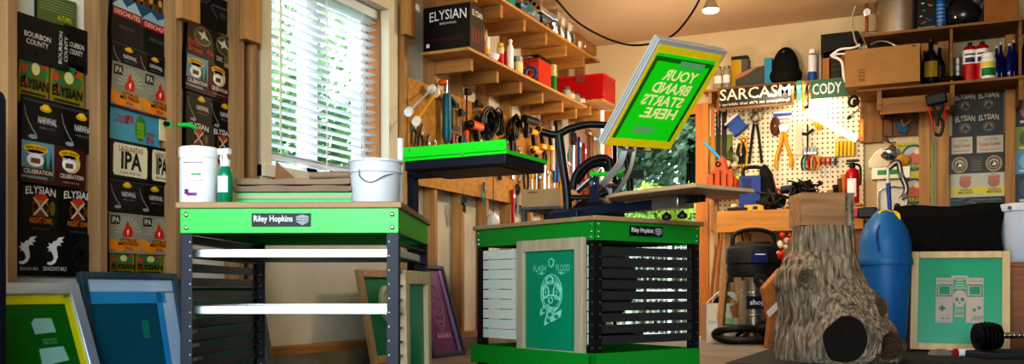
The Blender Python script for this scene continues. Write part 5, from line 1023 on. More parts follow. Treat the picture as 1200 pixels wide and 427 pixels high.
# bolt cutter / chain tool
loc, rz = ph(886, 131); h = pht(886, 131, 192); t = thing('bolt_cutter', 'steel jawed cutter with two long black handles hanging on the pegboard', 'cutter', loc); hook(t)
b = MB(); b.sph((0, -.03, -h*.12), (.045, .02, .05), mat('#8a7f70', .4, .6)); b.prism([(-.06, -.01), (-.02, -.0), (-.01, -.05), (-.05, -.06)], -.04, -.02, mat('#8a7f70', .4, .6)); b.prism([(.06, -.03), (.03, .015), (.0, -.05), (.05, -.09)], -.04, -.02, mat('#9a8f80', .4, .6)); child(t, 'jaws', b, .003)
for s in (-1, 1): b = MB(); b.tube([(s*.012, -.03, -h*.25), (s*.03, -.03, -h*.5), (s*.055, -.03, -h)], .012, BLACK, 8); child(t, 'handle', b)
# axe with brown head + yellow loppers
loc, rz = ph(909, 146); t = thing('hatchet_cover', 'brown leather covered round head tool on the pegboard', 'tool', loc); t.name = 'leather_pouch'; b = MB(); b.sph((0, -.02, -.02), (.045, .022, .085), mat('#5a2f20', .6), 20); child(t, 'pouch', b); b = MB(); b.sph((0, -.042, -.02), (.008, .004, .008), STEEL, 8); child(t, 'snap', b)
loc, rz = ph(919, 148); h = pht(919, 148, 197); t = thing('lopper', 'yellow handled lopper with steel head on the pegboard', 'lopper', loc); hook(t, 0, -.01, .04); b = MB(); b.prism([(-.045, .01), (.04, .012), (.05, -.02), (.03, -.06), (-.03, -.06)], -.04, -.02, STEEL); child(t, 'head', b, .004)
for s in (-1, 1): b = MB(); b.tube([(s*.008, -.03, -.05), (s*.022, -.03, -h*.4), (s*.062, -.03, -h*.78), (s*.06, -.03, -h)], lambda q: .014+.004*q, mat('#d8961c', .45), 10); child(t, 'handle', b)
o, w_, h_ = BW(906, 131, 928, 143, KY); b = MB(); b.box(0, -.004, 0, w_, .0, h_, WHITE); b.box(0, -.005, h_*.55, w_, -.004, h_*.85, mat('#3a5ab8', .5)); b.text('rules', w_*.3, h_*.15, w_*.9, h_*.4, mat('#c85a4a', .5), -.005); 
b = MB(); b.box(0, -.004, 0, w_, .0, h_, WHITE); b.box(0, -.005, h_*.55, w_, -.004, h_*.85, mat('#3a5ab8', .5)); b.box(w_*.3, -.005, h_*.15, w_*.9, -.004, h_*.35, mat('#d89a8a', .5)); one(b, 'paper_card', 'small white card with a blue band above the lopper', 'card', o)
# white glove-like tool / scraper
o, w_, h_ = BW(932, 144, 941, 182, KY); t = thing('wooden_paddle', 'pale flat paddle hanging right of the yellow lopper', 'paddle', o); hook(t, w_*.5, h_*.95, .0); b = MB(); b.prism([(0, 0), (w_, 0), (w_*.95, h_), (w_*.1, h_)], -.014, 0, mat('#e0cdb0', .6, kind='woodz', var=.03)); child(t, 'blade', b, .002)
loc, rz = ph(947, 148); h = pht(947, 148, 190); t = thing('pipe_tool', 'black angled tool with a long shaft above the red pliers', 'tool', loc); t.name = 'angled_wrench'; hook(t); b = MB(); b.cyl((0, -.03, 0), (0, -.03, -h), .007, DARK, n=8); child(t, 'shaft', b); b = MB(); b.tube([(-.045, -.035, -.065), (0, -.035, -.07), (.05, -.035, -.035)], .013, BLACK, 8); child(t, 'jaw', b)
for i, (px, c, lab) in enumerate(((944, '#1c1c1e', 'black gripped pliers in the bundle under the angled tool'), (948, '#1c8a8a', 'teal gripped pliers in the bundle under the angled tool'), (952, '#b81c1c', 'red gripped pliers in the bundle under the angled tool'), (956, '#c8a01c', 'yellow gripped pliers in the bundle under the angled tool'))):
    hand_tool('pliers', 'pliers', 0, 0, pht(px, 172, 200), lab, '#4a4c50', c, 'pliers', P=ph(px, 172), off=.012*i)
for i, (px, c, lab) in enumerate(((962, '#b8301c', 'first red handled screwdriver right of the pliers bundle'), (967, '#b8301c', 'second red handled screwdriver, beside the first'), (973, '#a82c1c', 'third red screwdriver below the yellow driver pack'), (979, '#4a4c50', 'grey screwdriver left of the fire extinguisher'))):
    loc, rz = ph(px, 184); t = hand_tool('screwdriver', 'screwdriver', 0, 0, .17, lab, '#7a7c80', c, 'screwdriver', P=(loc, 0)); t.rotation_euler = (0, 0, 0) if False else t.rotation_euler
# chalk line
loc, rz = ph(960, 138); t = thing('chalk_line', 'yellow teardrop chalk line reel on the pegboard', 'chalk line', loc); hook(t, 0, 0); b = MB(); b.sph((0, -.03, -.045), (.042, .02, .052), mat('#e8b81c', .4), 20); b.lathe([(.012, 0), (.028, .03)], mat('#e8b81c', .4), (0, -.03, -.11)); child(t, 'case', b); b = MB(); b.tube([(0, -.055, -.03), (.014, -.055, -.045), (0, -.055, -.065)], .004, BLACK, 6); child(t, 'crank', b)
# black tool hung at the end (headlamp) and its plug
loc = ony(1000, 119, 8.15); t = thing('headlamp', 'black headlamp hanging under the green sign', 'lamp', loc); b = MB(); b.torus((0, 0, 0), .04, .012, BLACK, ax=(.5, 1, 0)); child(t, 'band', b); b = MB(); b.cyl((.0, -.03, -.01), (.05, -.03, -.02), .022, DARK); child(t, 'lens_housing', b)
b = MB(); Q = lambda x, y: ony(x, y, 8.42); b.tube([Q(1008, 126), Q(1003, 131), Q(998, 135), Q(996, 138)], .005, BLACK, 6); b.cyl(Q(997, 136), Q(993, 140), .018, BLACK, r1=.011, n=10); one(b, 'black_lead', 'short black cord with plug hanging on the right of the pegboard', 'cord')
# bright tilted light bar
a = ony(944, 131, 8.40); c = ony(1004, 163, 8.40); t = thing('light_bar', 'bright white light bar slanting across the pegboard', 'light', a); d_ = c-a; b = MB(); b.bar((0, 0, 0), tuple(d_), .03, .055, mat('#fff6e8', .4, emit=2.2)); child(t, 'diffuser', b, .004); b = MB(); b.bar((0, .018, 0), tuple(d_+Vector((0, .018, 0))), .012, .06, WHITE); child(t, 'housing', b)
# yellow pack of drivers
o, w_, h_ = BW(979, 162, 1003, 184, KY); t = thing('driver_pack', 'yellow rack of small drivers below the light bar', 'tool rack', o); b = MB(); b.box(0, -.012, 0, w_, 0, h_, mat('#c8a03c', .4)); b.box(-.004, -.02, h_*.82, w_+.004, 0, h_, mat('#d8c8a0', .4)); child(t, 'case', b, .002)
for i in range(5): b = MB(); x = w_*(.12+.19*i); b.lathe([(.009, 0), (.012, .02), (.012, h_*.7), (.006, h_*.8)], mat('#ecc01c', .4), (x, -.024, .005), 10); child(t, 'driver', b)
b = MB(); b.obox((w_*.35, -.03, h_*1.16), (.05, .03, .04), mat('#e0b81c', .4)); b.obox((w_*.35, -.03, h_*1.1), (.07, .028, .02), STEEL); one(b, 'tape_measure', 'small yellow tape measure on top of the driver rack', 'tape measure', o)
o, w_, h_ = BW(1007, 140, 1013, 166, KY); t = thing('utility_knife', 'orange snap knife hanging upright at the right of the pegboard', 'knife', o); hook(t, w_*.5, h_*.9, 0); b = MB(); b.box(0, -.02, 0, w_, -.002, h_, mat('#e87a1c', .4)); child(t, 'handle', b, .004); b = MB(); b.box(w_*.3, -.023, h_*.2, w_*.7, -.02, h_*.8, YEL); child(t, 'slider', b)
b = MB(); Q = lambda x, y: ony(x, y, 8.42); b.tube([Q(1043, 168), Q(1036, 163)], .005, DARK, 6, 0); b.tube([Q(1043, 168), Q(1037, 158)], .005, DARK, 6, 0); b.tube([Q(1043, 168), Q(1050, 167)], .005, DARK, 6, 0); one(b, 'wire_hook', 'small dark forked hook beside the yellow oval carton', 'hook')
# ================================================================ workbench
YF = 7.62; ztop = ony(880, 246.5, YF).z; zap = ony(880, 272, YF).z
x0 = ony(840, 0, YF).x; x1 = ony(1012, 0, YF).x
WB = thing('workbench', 'wooden workbench with thick front board under the pegboard', 'workbench', (x0, YF, 0)); w_ = x1-x0
BW1 = mat('#cf8b3c', .55, kind='woodx', var=.1)
b = MB(); b.box(0, 0, zap, w_, .04, ztop, BW1); child(WB, 'front_board', b, .003)
b = MB(); b.box(0, .04, ztop-.035, w_, .80, ztop, mat('#b07a40', .6, kind='woodx')); child(WB, 'top', b, .003)
for xx in (.12, w_-.15):
    for s in (0, 1): b = MB(); b.bar((xx-.04+.06*s, .10+.45*s, zap+.02), (xx-.12+.12*s+.0, .08+.5*s, .0), .05, .075, PINE, up=(0, 1, 0)); child(WB, 'leg', b, .002)
b = MB(); b.bar((.16, .06, zap+.05), (.26, .35, .02), .04, .09, PINE, up=(0, 1, 0)); child(WB, 'leg', b, .002)
ZB = ztop+.0005
def bx(px, Y=7.85): return ony(px, 0, Y).x
def bz(py, px, Y=7.85): return ony(px, py, Y).z
# blue charger machine w/ bag
t = thing('battery_charger', 'blue upright machine with black handle on the workbench', 'machine', (bx(868), 7.78, ZB)); w_ = bx(894)-bx(868); hh = bz(207, 880)-ZB; b = MB(); b.box(0, 0, 0, w_, .2, hh, mat('#1c3a86', .4)); child(t, 'body', b, .01); b = MB(); b.tube([(.02, .1, hh-.02), (.02, .1, hh+.07), (w_-.02, .1, hh+.07), (w_-.02, .1, hh-.02)], .016, BLACK, 8, 3); child(t, 'handle', b); 
for k in range(5): b = MB(); b.box(w_*.12, -.004, hh*.62+.02*k, w_*.55, 0, hh*.62+.02*k+.009, BLACK); child(t, 'vent', b)
t = thing('cloth_bag', 'black cloth bag slumped against the blue machine', 'bag', (bx(896), 7.86, ZB)); b = MB(); b.prism([(-.05, hh*.5), (-.04, hh*1.15), (.0, hh*1.35), (.05, hh*1.1), (.09, hh*.55), (.13, .02), (.0, 0)], -.04, .08, mat('#0d0d10', .8, kind='cloth')); child(t, 'bag', b, .02)
t = thing('yellow_case', 'small yellow case with black window in front of the blue machine', 'case', (bx(872, 7.7), 7.70, ZB+.0)); w_ = bx(895, 7.7)-bx(872, 7.7); b = MB(); b.box(0, 0, 0, w_, .06, .05, mat('#dca81c', .4)); child(t, 'shell', b, .006); b = MB(); b.box(w_*.45, -.003, .012, w_*.68, 0, .036, BLACK); child(t, 'window', b)
t = thing('black_tray', 'flat black tool at the left front corner of the workbench', 'tool', (bx(852, 7.68), 7.68, ZB)); b = MB(); b.box(0, 0, 0, .16, .09, .03, BLACK); child(t, 'body', b, .008); b = MB(); b.sph((.05, .05, .045), (.03, .03, .02), mat('#d8c8a8', .5)); child(t, 'knob', b)
def clump(px, y0, y1, wd, lab, name, cat, seed, cols, n=26, Y=7.78, r=.012):
    rnd = random.Random(seed); t = thing(name, lab, cat, (bx(px, Y), Y, ZB)); h = bz(y0, px, Y)-ZB
    b = MB(); b.sph((0, 0, h*.42), (wd*.42, .07, h*.42), mat(cols[0], .6, kind='noise'), 16); child(t, 'bundle', b)
    for i in range(n):
        a = rnd.uniform(0, PI); u = rnd.uniform(-1, 1); b = MB(); c0 = Vector((u*wd*.4, -.05, h*rnd.uniform(.15, .75)))
        pts = [c0+Vector((rnd.uniform(-.06, .06), rnd.uniform(-.05, .02), rnd.uniform(-.05, .06))) for _ in range(4)]; pts = [Vector((p.x, p.y, max(.015, p.z))) for p in pts]
        b.tube(pts, r*rnd.uniform(.5, 1), mat(cols[i % len(cols)], .5), 6, 4); child(t, 'strand', b)
    return t
clump(905, 222, 246, .26, 'dark heap of tools beside the yellow case on the workbench', 'tool_heap', 'tools', 1, ['#1a1614', '#2a2420', '#3a2c24'], 14)
clump(943, 205, 246, .22, 'tall black bundle of cords on the workbench behind the stump block', 'cord_bundle', 'cords', 2, ['#0e0e10', '#15151a', '#1c1c20'], 22)
t = thing('power_drill', 'navy and red drill lying before the black cord bundle', 'drill', (bx(926), 7.72, ZB)); b = MB(); b.cyl((-.05, 0, .16), (.06, 0, .17), .032, mat('#15203c', .5)); child(t, 'body', b); b = MB(); b.cyl((-.09, 0, .175), (-.05, 0, .16), .008, RED); child(t, 'bit', b); b = MB(); b.bar((.03, 0, .15), (.03, 0, .0), .04, .04, mat('#15203c', .5)); child(t, 'grip', b, .004)
t = thing('pink_bottle', 'small pink topped bottle left of the navy drill', 'bottle', (bx(916), 7.76, ZB)); b = MB(); b.lathe([(.024, 0), (.026, .08), (.012, .11)], mat('#d8c8bc', .5)); child(t, 'body', b); b = MB(); b.lathe([(.014, .11), (.02, .135), (.008, .16)], mat('#e0705a', .5)); child(t, 'cap', b)
for i, (px, c, ht, lab) in enumerate(((973, '#c89a4a', .16, 'yellow wooden handle behind the trunk top'), (980, '#1c1c1e', .2, 'black gripped brush behind the trunk top'), (985, '#7a4a24', .25, 'brown bristled brush behind the trunk top'), (989, '#b88a4a', .28, 'tall tan brush left of the fire extinguisher'))):
    t = thing('brush', lab, 'brush', (bx(px, 7.9), 7.9, ZB)); b = MB(); b.lathe([(.01, 0), (.012, ht*.5)], mat(c, .5), n=10); child(t, 'handle', b); b = MB(); b.lathe([(.012, ht*.5), (.022, ht*.6), (.026, ht)], mat(c, .8, kind='noise'), n=12); child(t, 'bristles', b)
# orange jagged thing: leather / toy on window side, standing on bench-left: tool belt
t = thing('tool_belt', 'orange leather tool pouch standing behind the press board', 'tool pouch', onx(0, 0, 0) if False else ony(846, 221, 7.95)); s = psc(846)*.95; zf = t.location.z
LZ = mat('#b4521c', .6, kind='noise', var=.15)
b = MB(); b.prism([(-.12, -.02), (.13, -.02), (.14, .06), (.05, .16), (.02, .27), (-.03, .24), (-.06, .16), (-.12, .08)], -.05, .06, LZ); child(t, 'pouch', b, .01)
for x, z in ((-.02, .20), (-.06, .10)): b = MB(); b.torus((x, -.06, z), .018, .006, mat('#2a1a14', .6)); child(t, 'ring', b)
for k in range(4): b = MB(); b.box(-.10+.055*k, -.075, .0, -.055+.055*k, -.05, .12+.03*(k % 2), mat('#a8481a', .6, kind='noise', var=.15)); child(t, 'pocket', b, .006)
for k in range(6): b = MB(); b.box(-.03+.025*k, -.056, 0, -.022+.025*k, -.05, .10, mat('#7a3412', .6)); child(t, 'strap', b)
b = MB(); b.cyl((-.0, 0, .24), (-.15, -.02, .40), .012, mat('#1c8ac8', .4)); one(b, 'blue_marker', 'bright blue stick poking out of the orange pouch', 'marker', t.location)
b = MB(); zz = zf-.02; b.box(-.16, -.06, -.06, .17, .40, -.02, PINEX); b.box(-.14, .30, -.5, -.1, .34, -.06, PINE); b.box(.12, .30, -.5, .16, .34, -.06, PINE); one(b, 'wooden_ledge', 'small wooden ledge on the wall holding the orange pouch', 'ledge', t.location)
o, w_, h_ = BW(836, 228, 852, 243, 8.5); t = thing('light_switch', 'cream double light switch plate beside the doorway', 'switch', o); b = MB(); b.box(0, -.008, 0, w_, 0, h_, mat('#d8bc90', .5)); child(t, 'plate', b, .002)
for k in (.25, .62): b = MB(); b.box(w_*k, -.012, h_*.25, w_*(k+.14), -.008, h_*.75, WHITE); child(t, 'rocker', b)
# ================================================================ vacuum, brooms and boxes under the bench
VS = 7.45; vb = at(883, 340, VS); vb.z = 0
VC = thing('shop_vacuum', 'black topped steel drum shop vacuum standing by the stump', 'vacuum', vb, YAW); s = VS/F
DV = mat('#1d2026', .6)
b = MB(); b.lathe([(.10, .09), (.115, .10), (.12, .50), (.125, .52)], mat('#c9c6c0', .22, .9), n=32); child(VC, 'drum', b)
b = MB(); b.lathe([(.13, .52), (.17, .53), (.18, .58), (.175, .62), (.185, .63), (.18, .74), (.165, .765), (.12, .78), (.11, .80), (.02, .805)], DV, n=32, sx=1.2); child(VC, 'motor_head', b)
b = MB(); b.tube([(-.16, 0, .74), (-.15, 0, .86), (.0, 0, .90), (.15, 0, .86), (.16, 0, .74)], .016, BLACK, 10); child(VC, 'handle', b)
b = MB(); b.box(-.06, -.205, .63, .06, -.18, .72, mat('#1a2a6a', .4)); b.box(-.04, -.207, .69, .04, -.205, .70, WHITE); child(VC, 'badge', b, .002)
b = MB(); b.lathe([(.05, .0), (.055, .03), (.045, .05)], DV, (.0, -.18, .50), 20, ax=(0, -1, 0)); child(VC, 'hose_port', b)
b = MB(); b.box(-.085, -.119, .27, .085, -.105, .37, mat('#16204a', .4)); b.text('shop', -.06, .29, .06, .345, WHITE, -.1205, bold=.03); child(VC, 'drum_label', b, label='navy label with white letters')
for z in (.22, .40): b = MB(); b.torus((0, 0, z), .118, .006, STEEL, ax=(0, 0, 1)); child(VC, 'drum_band', b)
b = MB(); b.tube([(.0, -.20, .49), (.02, -.27, .44), (.045, -.29, .30), (.04, -.26, .16), (-.02, -.25, .12), (-.18, -.26, .125), (-.30, -.22, .11), (-.34, -.16, .07), (-.28, -.25, .035), (-.1, -.30, .035), (.12, -.28, .035), (.22, -.2, .04), (.2, -.18, .12), (.0, -.2, .16)], .03, mat('#1b1c1f', .45), 12); child(VC, 'hose', b)
b = MB(); b.tube([(.06, -.30, .46), (.075, -.33, .3), (.06, -.30, .13)], .006, WHITE, 6); child(VC, 'hose_highlight_cord', b); VC.children[-1].name = 'cord'  # thin white strip laid on as a highlight along the hose, no real cord
for k in range(4): a = PI/4+PI/2*k; b = MB(); b.tube([(.09*math.cos(a), .09*math.sin(a), .1), (.15*math.cos(a), .15*math.sin(a), .05)], .018, DV, 8, 0); b.cyl((.15*math.cos(a)-.01, .15*math.sin(a), .025), (.15*math.cos(a)+.01, .15*math.sin(a), .025), .024, BLACK); child(VC, 'caster', b)
b = MB(); b.obox((-.20, -.05, .50), (.05, .06, .04), BLACK); child(VC, 'latch', b, .004)
# broom sticks
for (p0, p1, lab, c) in ((((842, 262), (828, 392)), None, 'thin brown broom stick leaning left of the vacuum', '#a0602c'), (((846, 262), (835, 395)), None, 'second thin stick leaning beside the broom stick', '#b8763a')):
    a = ony(p0[0][0] if False else p0[0][0], 0, 8.4) if False else None
    T_ = ony(p0[0], p0[1], 8.3) if not isinstance(p0[0], tuple) else ony(p0[0][0], p0[0][1], 8.3); B_ = ony(p0[1][0], 340, 8.1) if isinstance(p0[0], tuple) else None; B_.z = 0.0
    t = thing('broom_stick', lab, 'stick', B_); b = MB(); b.cyl((0, 0, 0), tuple(T_-B_), .013, mat(c, .5), n=10); child(t, 'pole', b); b = MB(); b.cyl((0, 0, 0), tuple((T_-B_)*.03), .016, BLACK, n=10); child(t, 'tip', b)
# open white carton w/ hose
c = at(846, 340, 7.75); c.z = 0; t = thing('open_carton', 'open white and brown carton left of the vacuum with things sticking out', 'box', c, YAW); hb = .31
b = MB(); b.box(-.13, 0, 0, .13, .004, hb, mat('#e0dcd0', .6)); b.box(-.13, .2, 0, .13, .204, hb, CARD); b.box(-.13, 0, 0, -.126, .2, hb, CARD); b.box(.126, 0, 0, .13, .2, hb, CARD); b.box(-.13, 0, 0, .13, .2, .004, CARD); b.box(-.02, -.001, .10, .10, 0, .19, mat('#a8c8a0', .6)); b.box(.02, -.002, .12, .08, -.001, .14, mat('#2c8a3c', .6)); child(t, 'carton', b)
for pts in ([(-.13, hb), (-.13, hb+.003), (-.03, hb+.10), (-.02, hb+.098)], [(.13, hb), (.10, hb+.09), (.0, hb+.10), (.02, hb+.09)]): b = MB(); b.prism(pts, -.02, .0, mat('#e8e4d8', .6)); child(t, 'flap', b)
b = MB(); b.prism([(.06, hb-.03), (.17, hb+.03), (.14, hb-.12), (.09, hb-.12)], -.006, -.002, CARD); child(t, 'flap', b)
b = MB(); b.tube([(-.06, .1, hb-.1), (-.03, .05, hb+.03), (.03, .06, hb+.02), (.06, .1, hb-.05)], .022, BLACK, 8); b2 = b; one(b, 'black_hose', 'black hose end poking out of the white carton', 'hose', c, YAW)
b = MB(); b.box(.02, .12, hb-.02, .10, .16, hb+.26, mat('#8a8a6a', .7)); one(b, 'folder', 'upright olive board standing in the white carton', 'board', c, YAW)
c = at(833, 340, 7.5); c.z = 0; b = MB(); b.box(-.03, -.03, 0, .05, .03, .18, mat('#cfd8d0', .3)); b.box(-.025, -.031, .02, .045, -.03, .15, mat('#e8e8e0', .4)); one(b, 'clear_bin', 'small translucent bin at the bottom left of the white carton', 'bin', c, YAW, bevel=.006)
# brown paper bag and red-white rag by the stump
c = at(916, 340, 6.75); c.z = 0; t = thing('paper_bag', 'brown paper bag with white tag between vacuum and stump', 'bag', c, YAW); kb = mat('#b07a4a', .8, kind='noise', var=.08)
b = MB(); b.prism([(-.10, 0), (.12, 0), (.14, .32), (.08, .56), (.0, .58), (-.13, .43), (-.08, .2)], 0, .12, kb); child(t, 'bag', b, .01); b = MB(); b.prism([(-.11, .26), (-.02, .35), (.0, .31), (-.09, .22)], -.006, 0, WHITE); child(t, 'tag', b)
t = thing('work_glove', 'orange and white knitted glove on top of the paper bag', 'glove', at(920, 293, 7.0)-Vector((0, 0, 0)), YAW); b = MB(); rnd = random.Random(5)
for i in range(26): p = (rnd.uniform(-.05, .05), rnd.uniform(-.05, .02), rnd.uniform(-.09, .11)); b.sph(p, rnd.uniform(.014, .024), mat('#e0481c' if i % 3 else '#e8d8c8', .7), 8)
child(t, 'knit', b)
# ================================================================ tree stump
SS = 5.65; sc_ = at(965, 340, SS); sc_.z = 0
ST = thing('tree_stump', 'massive weathered tree stump with flared roots and dark cut knots', 'stump', sc_, YAW)
k = SS/F; Z = lambda py: CAMZ+(HZ-py)*k; X = lambda px: (px-965)*k
zb0 = Z(422)
prof = [(0, 910, 1046), (.10, 911, 1047), (.17, 913, 1043), (.28, 917, 1032), (.40, 915, 1020), (.46, 911, 1012), (.52, 913, 1007), (.58, 920, 1003), (.66, 928, 1000), (.80, 931, 998), (.92, 932, 997), (1.02, 933, 996)]
prof = [(z if z else 0, X(a), X(b_)) for z, a, b_ in prof]
Hs = Z(266)
def pr(z):
    for (z0, a0, b0), (z1, a1, b1) in zip(prof, prof[1:]):
        if z <= z1: t_ = (z-z0)/(z1-z0); t_ = t_*t_*(3-2*t_); return a0+(a1-a0)*t_, b0+(b1-b0)*t_
    return prof[-1][1:]
BK = mat('#9c8c7a', .9, kind='bark', var=.30, scale=.8)
def bulge(x, z, cx, cz, r, amp): d = math.hypot(x-cx, z-cz)/r; return amp*math.exp(-d*d*1.4)
KN = [(X(962), Z(394), .118, .125, .13, .013), (X(1011), Z(402), .095, .075, .10, .010), (X(1013), Z(360), .045, .065, .08, .010), (X(930), Z(325), .042, .042, .07, .012), (X(925), Z(408), .03, .03, .05, .006), (X(985), Z(340), .02, .02, .03, .008)]
def kd(x, z, q): return math.hypot((x-q[0])/q[2], (z-q[1])/q[3])
def stump(z0, z1, nz):
    nA = 260; vs = []; fs = []
    for j in range(nz+1):
        z = z0+(z1-z0)*j/nz; L_, R_ = pr(z); cx = (L_+R_)/2; rx = (R_-L_)/2; ry = min(rx*.95, .2+.5*max(0, .5-z))
        for i in range(nA):
            a = 2*PI*i/nA; ca, sa = math.cos(a), math.sin(a)
            tw = a+z*.25; c2, s2 = math.cos(tw), math.sin(tw)
            g = noise.noise(Vector((ca*3, sa*3, z*1.2)))*.09*max(.25, 1-z)+noise.noise(Vector((c2*9, s2*9, z*2.4)))*.04+abs(noise.noise(Vector((c2*26, s2*26, z*3+2*noise.noise(Vector((ca*2, sa*2, z*3)))))))*.055
            if z < .55: g += (.55-z)*.25*(abs(noise.noise(Vector((ca*2.2+5, sa*2.2, z*4))))-.2)+.04*noise.noise(Vector((ca*7+z*6, sa*7, z*12)))
            r = 1+g*.9; x = cx+rx*ca*r; y = ry*sa*r
            if sa < 0:
                for q in KN:
                    d = max(0, kd(x, z, q)-1); sc_r = (q[2]+q[3])/2/.12
                    y -= (q[4]*math.exp(-(d*sc_r**.6)**2*1.3)+(q[5]*math.cos(d*6.5*sc_r**.5+.6*math.sin(a*9))*math.exp(-d*.75) if d > 0 else 0))*(-sa)
            vs.append([x, y, z])
    for q in KN[:4]:
        ring = [v[1] for v in vs if .92 < kd(v[0], v[2], q) < 1.12 and v[1] < 0]; yk = sum(ring)/len(ring); q_y.append(yk)
        for v in vs:
            d = kd(v[0], v[2], q)
            if v[1] < 0 and d < 1.12: t_ = min(1, max(0, (1.12-d)/.14)); v[1] = v[1]*(1-t_)+(yk+.03)*t_
    for j in range(nz):
        for i in range(nA): fs.append((j*nA+i, j*nA+(i+1) % nA, (j+1)*nA+(i+1) % nA, (j+1)*nA+i))
    fs.append(tuple(range(nA))[::-1]); fs.append(tuple(nz*nA+i for i in range(nA)))
    return vs, fs
q_y = []
b = MB(); vs, fs = stump(0, Hs, 170); b.add(vs, fs, BK); tr_ = b.build('trunk', ST, True, 0, 80)
mK = mat('#1d1613', .9, kind='conc', scale=14, var=.3); mK2 = mat('#54402f', .9, kind='conc', scale=12, var=.3)
for i, (q, m_) in enumerate(zip(KN[:4], (mK, mK2, mat('#6a5644', .9, kind='conc', scale=14, var=.3), mat('#85735f', .9, kind='conc', scale=14, var=.3)))):
    n_ = 40; P_ = []
    for k_ in range(n_): a = 2*PI*k_/n_; w_ = 1.04+.05*math.sin(2*a+i)+.03*math.sin(5*a+i*2); P_.append((q[0]+q[2]*w_*math.cos(a), max(.004, q[1]+q[3]*w_*math.sin(a))))
    b = MB(); b.prism(P_, q_y[i]+.012, q_y[i]+.06, m_)
    for r_ in ((.75, .5, .28) if i else ()): b.torus((q[0], q_y[i]+.012, q[1]), q[2]*r_, .003, mat('#3a2c22', .9), sz=q[3]/q[2], n=30, k=6)
    child(ST, 'knot', b, .004)
zt_ = Z(228)
b = MB(); n_ = 14; poly = [(X(983), -.02), (X(995), -.03), (X(997), .05), (X(992), .14), (X(984), .15)]; nn = len(poly); NZ = 10; vs2 = []
for j in range(NZ+1):
    z = Hs-.02+(zt_-Hs+.02)*j/NZ
    for i, (x, y) in enumerate(poly): vs2.append((x+.005*math.sin(j*2+i), y-.06+.004*math.sin(j*3+i*2), z))
b.add(vs2, [(j*nn+i, j*nn+(i+1) % nn, (j+1)*nn+(i+1) % nn, (j+1)*nn+i) for j in range(NZ) for i in range(nn)]+[tuple(range(nn))[::-1], tuple(NZ*nn+i for i in range(nn))], BK); child(ST, 'bark_strip', b)
o = Vector((X(932), -.15, Z(266.5))); b = MB(); b.box(o.x, -.12, Hs+.0005, X(982.5), .13, Z(228), mat('#b8875a', .6, kind='woodx', var=.16)); child(ST, 'cut_block', b, .003, label='smooth sawn wood block at the top')
# ================================================================ right side: extinguisher, machines, bin
loc = ony(1000, 188, 7.95); hE = ony(1000, 188, 7.95).z-ony(1000, 240, 7.95).z
t = thing('fire_extinguisher', 'red fire extinguisher with white label behind the stump', 'fire extinguisher', (loc.x, loc.y-.08, loc.z-hE)); RX = mat('#b01018', .3)
b = MB(); b.lathe([(.04, 0), (.052, .01), (.052, hE*.68), (.04, hE*.76), (.018, hE*.8)], RX, n=24); child(t, 'cylinder', b); b = MB(); b.lathe([(.02, hE*.8), (.024, hE*.84), (.02, hE*.92)], BLACK); b.obox((.0, -.0, hE*.96), (.09, .02, .02), BLACK); b.obox((-.02, 0, hE*.9), (.06, .02, .012), BLACK); child(t, 'valve', b, .002)
b = MB(); vsx = MB(); wrap(b, .0528, -2.3, -.9, hE*.15, hE*.55, WHITE); child(t, 'label_sheet', b); b = MB(); b.tube([(.02, -.01, hE*.88), (.06, -.02, hE*.8), (.062, -.02, hE*.4)], .009, BLACK, 8); child(t, 'hose', b)
b = MB(); b.box(-.07, -.06, -.02, .07, .09, -.0005, PINEX); one(b, 'small_ledge', 'small wooden ledge carrying the fire extinguisher', 'ledge', t.location)
b = MB(); b.box(0, 0, 0, .34, .4, ony(1014, 262, 7.55).z, mat('#a86a34', .6, kind='woodx')); one(b, 'wooden_cabinet', 'brown wooden cabinet end right of the stump below the extinguisher', 'cabinet', (ony(1000, 0, 7.5).x, 7.66, 0))
def rb(px0, y0, px1, y1, Y, dpt, m): # box solved on plane Y, local to world
    a = ony(px0, y1, Y); c_ = ony(px1, y0, Y); return a, c_.x-a.x, c_.z-a.z
YQ = 7.35
fl, w_, h_ = rb(1022, 262, 1050, 300, YQ, 0, 0)
t = thing('drawer_tower', 'pale grey plastic tower under the clamp lamp', 'cabinet', (fl.x, YQ, 0)); zt2 = ony(1035, 262, YQ).z; b = MB(); b.box(0, 0, 0, w_, .3, zt2, mat('#b8b0b4', .5)); child(t, 'body', b, .004)
for k_ in range(3): b = MB(); b.box(.01, -.01, zt2-.24*(k_+1)+.02, w_-.01, 0, zt2-.24*k_-.02, mat('#c8c0c4', .5)); dr = child(t, 'drawer', b, .003); b = MB(); b.box(w_*.3, -.02, zt2-.24*k_-.07, w_*.7, -.01, zt2-.24*k_-.055, GREY); child(dr, 'handle', b)
t = thing('purple_slab', 'flat lilac case on top of the grey tower', 'case', (ony(1010, 0, YQ).x, YQ-.02, zt2+.0005)); w2 = ony(1052, 0, YQ).x-ony(1010, 0, YQ).x; b = MB(); b.box(.06, 0, 0, w2, .3, .045, mat('#b79ab0', .5)); child(t, 'case', b, .006)
zt3 = zt2+.046
t = thing('black_case', 'black box with red end lying on the lilac case', 'case', (ony(1000, 0, YQ-.02).x, YQ-.0, zt3)); b = MB(); b.box(.03, 0, 0, .16, .12, .075, BLACK); child(t, 'body', b, .008); b = MB(); b.box(0, .005, .005, .03, .115, .07, RED); child(t, 'end_cap', b, .006)
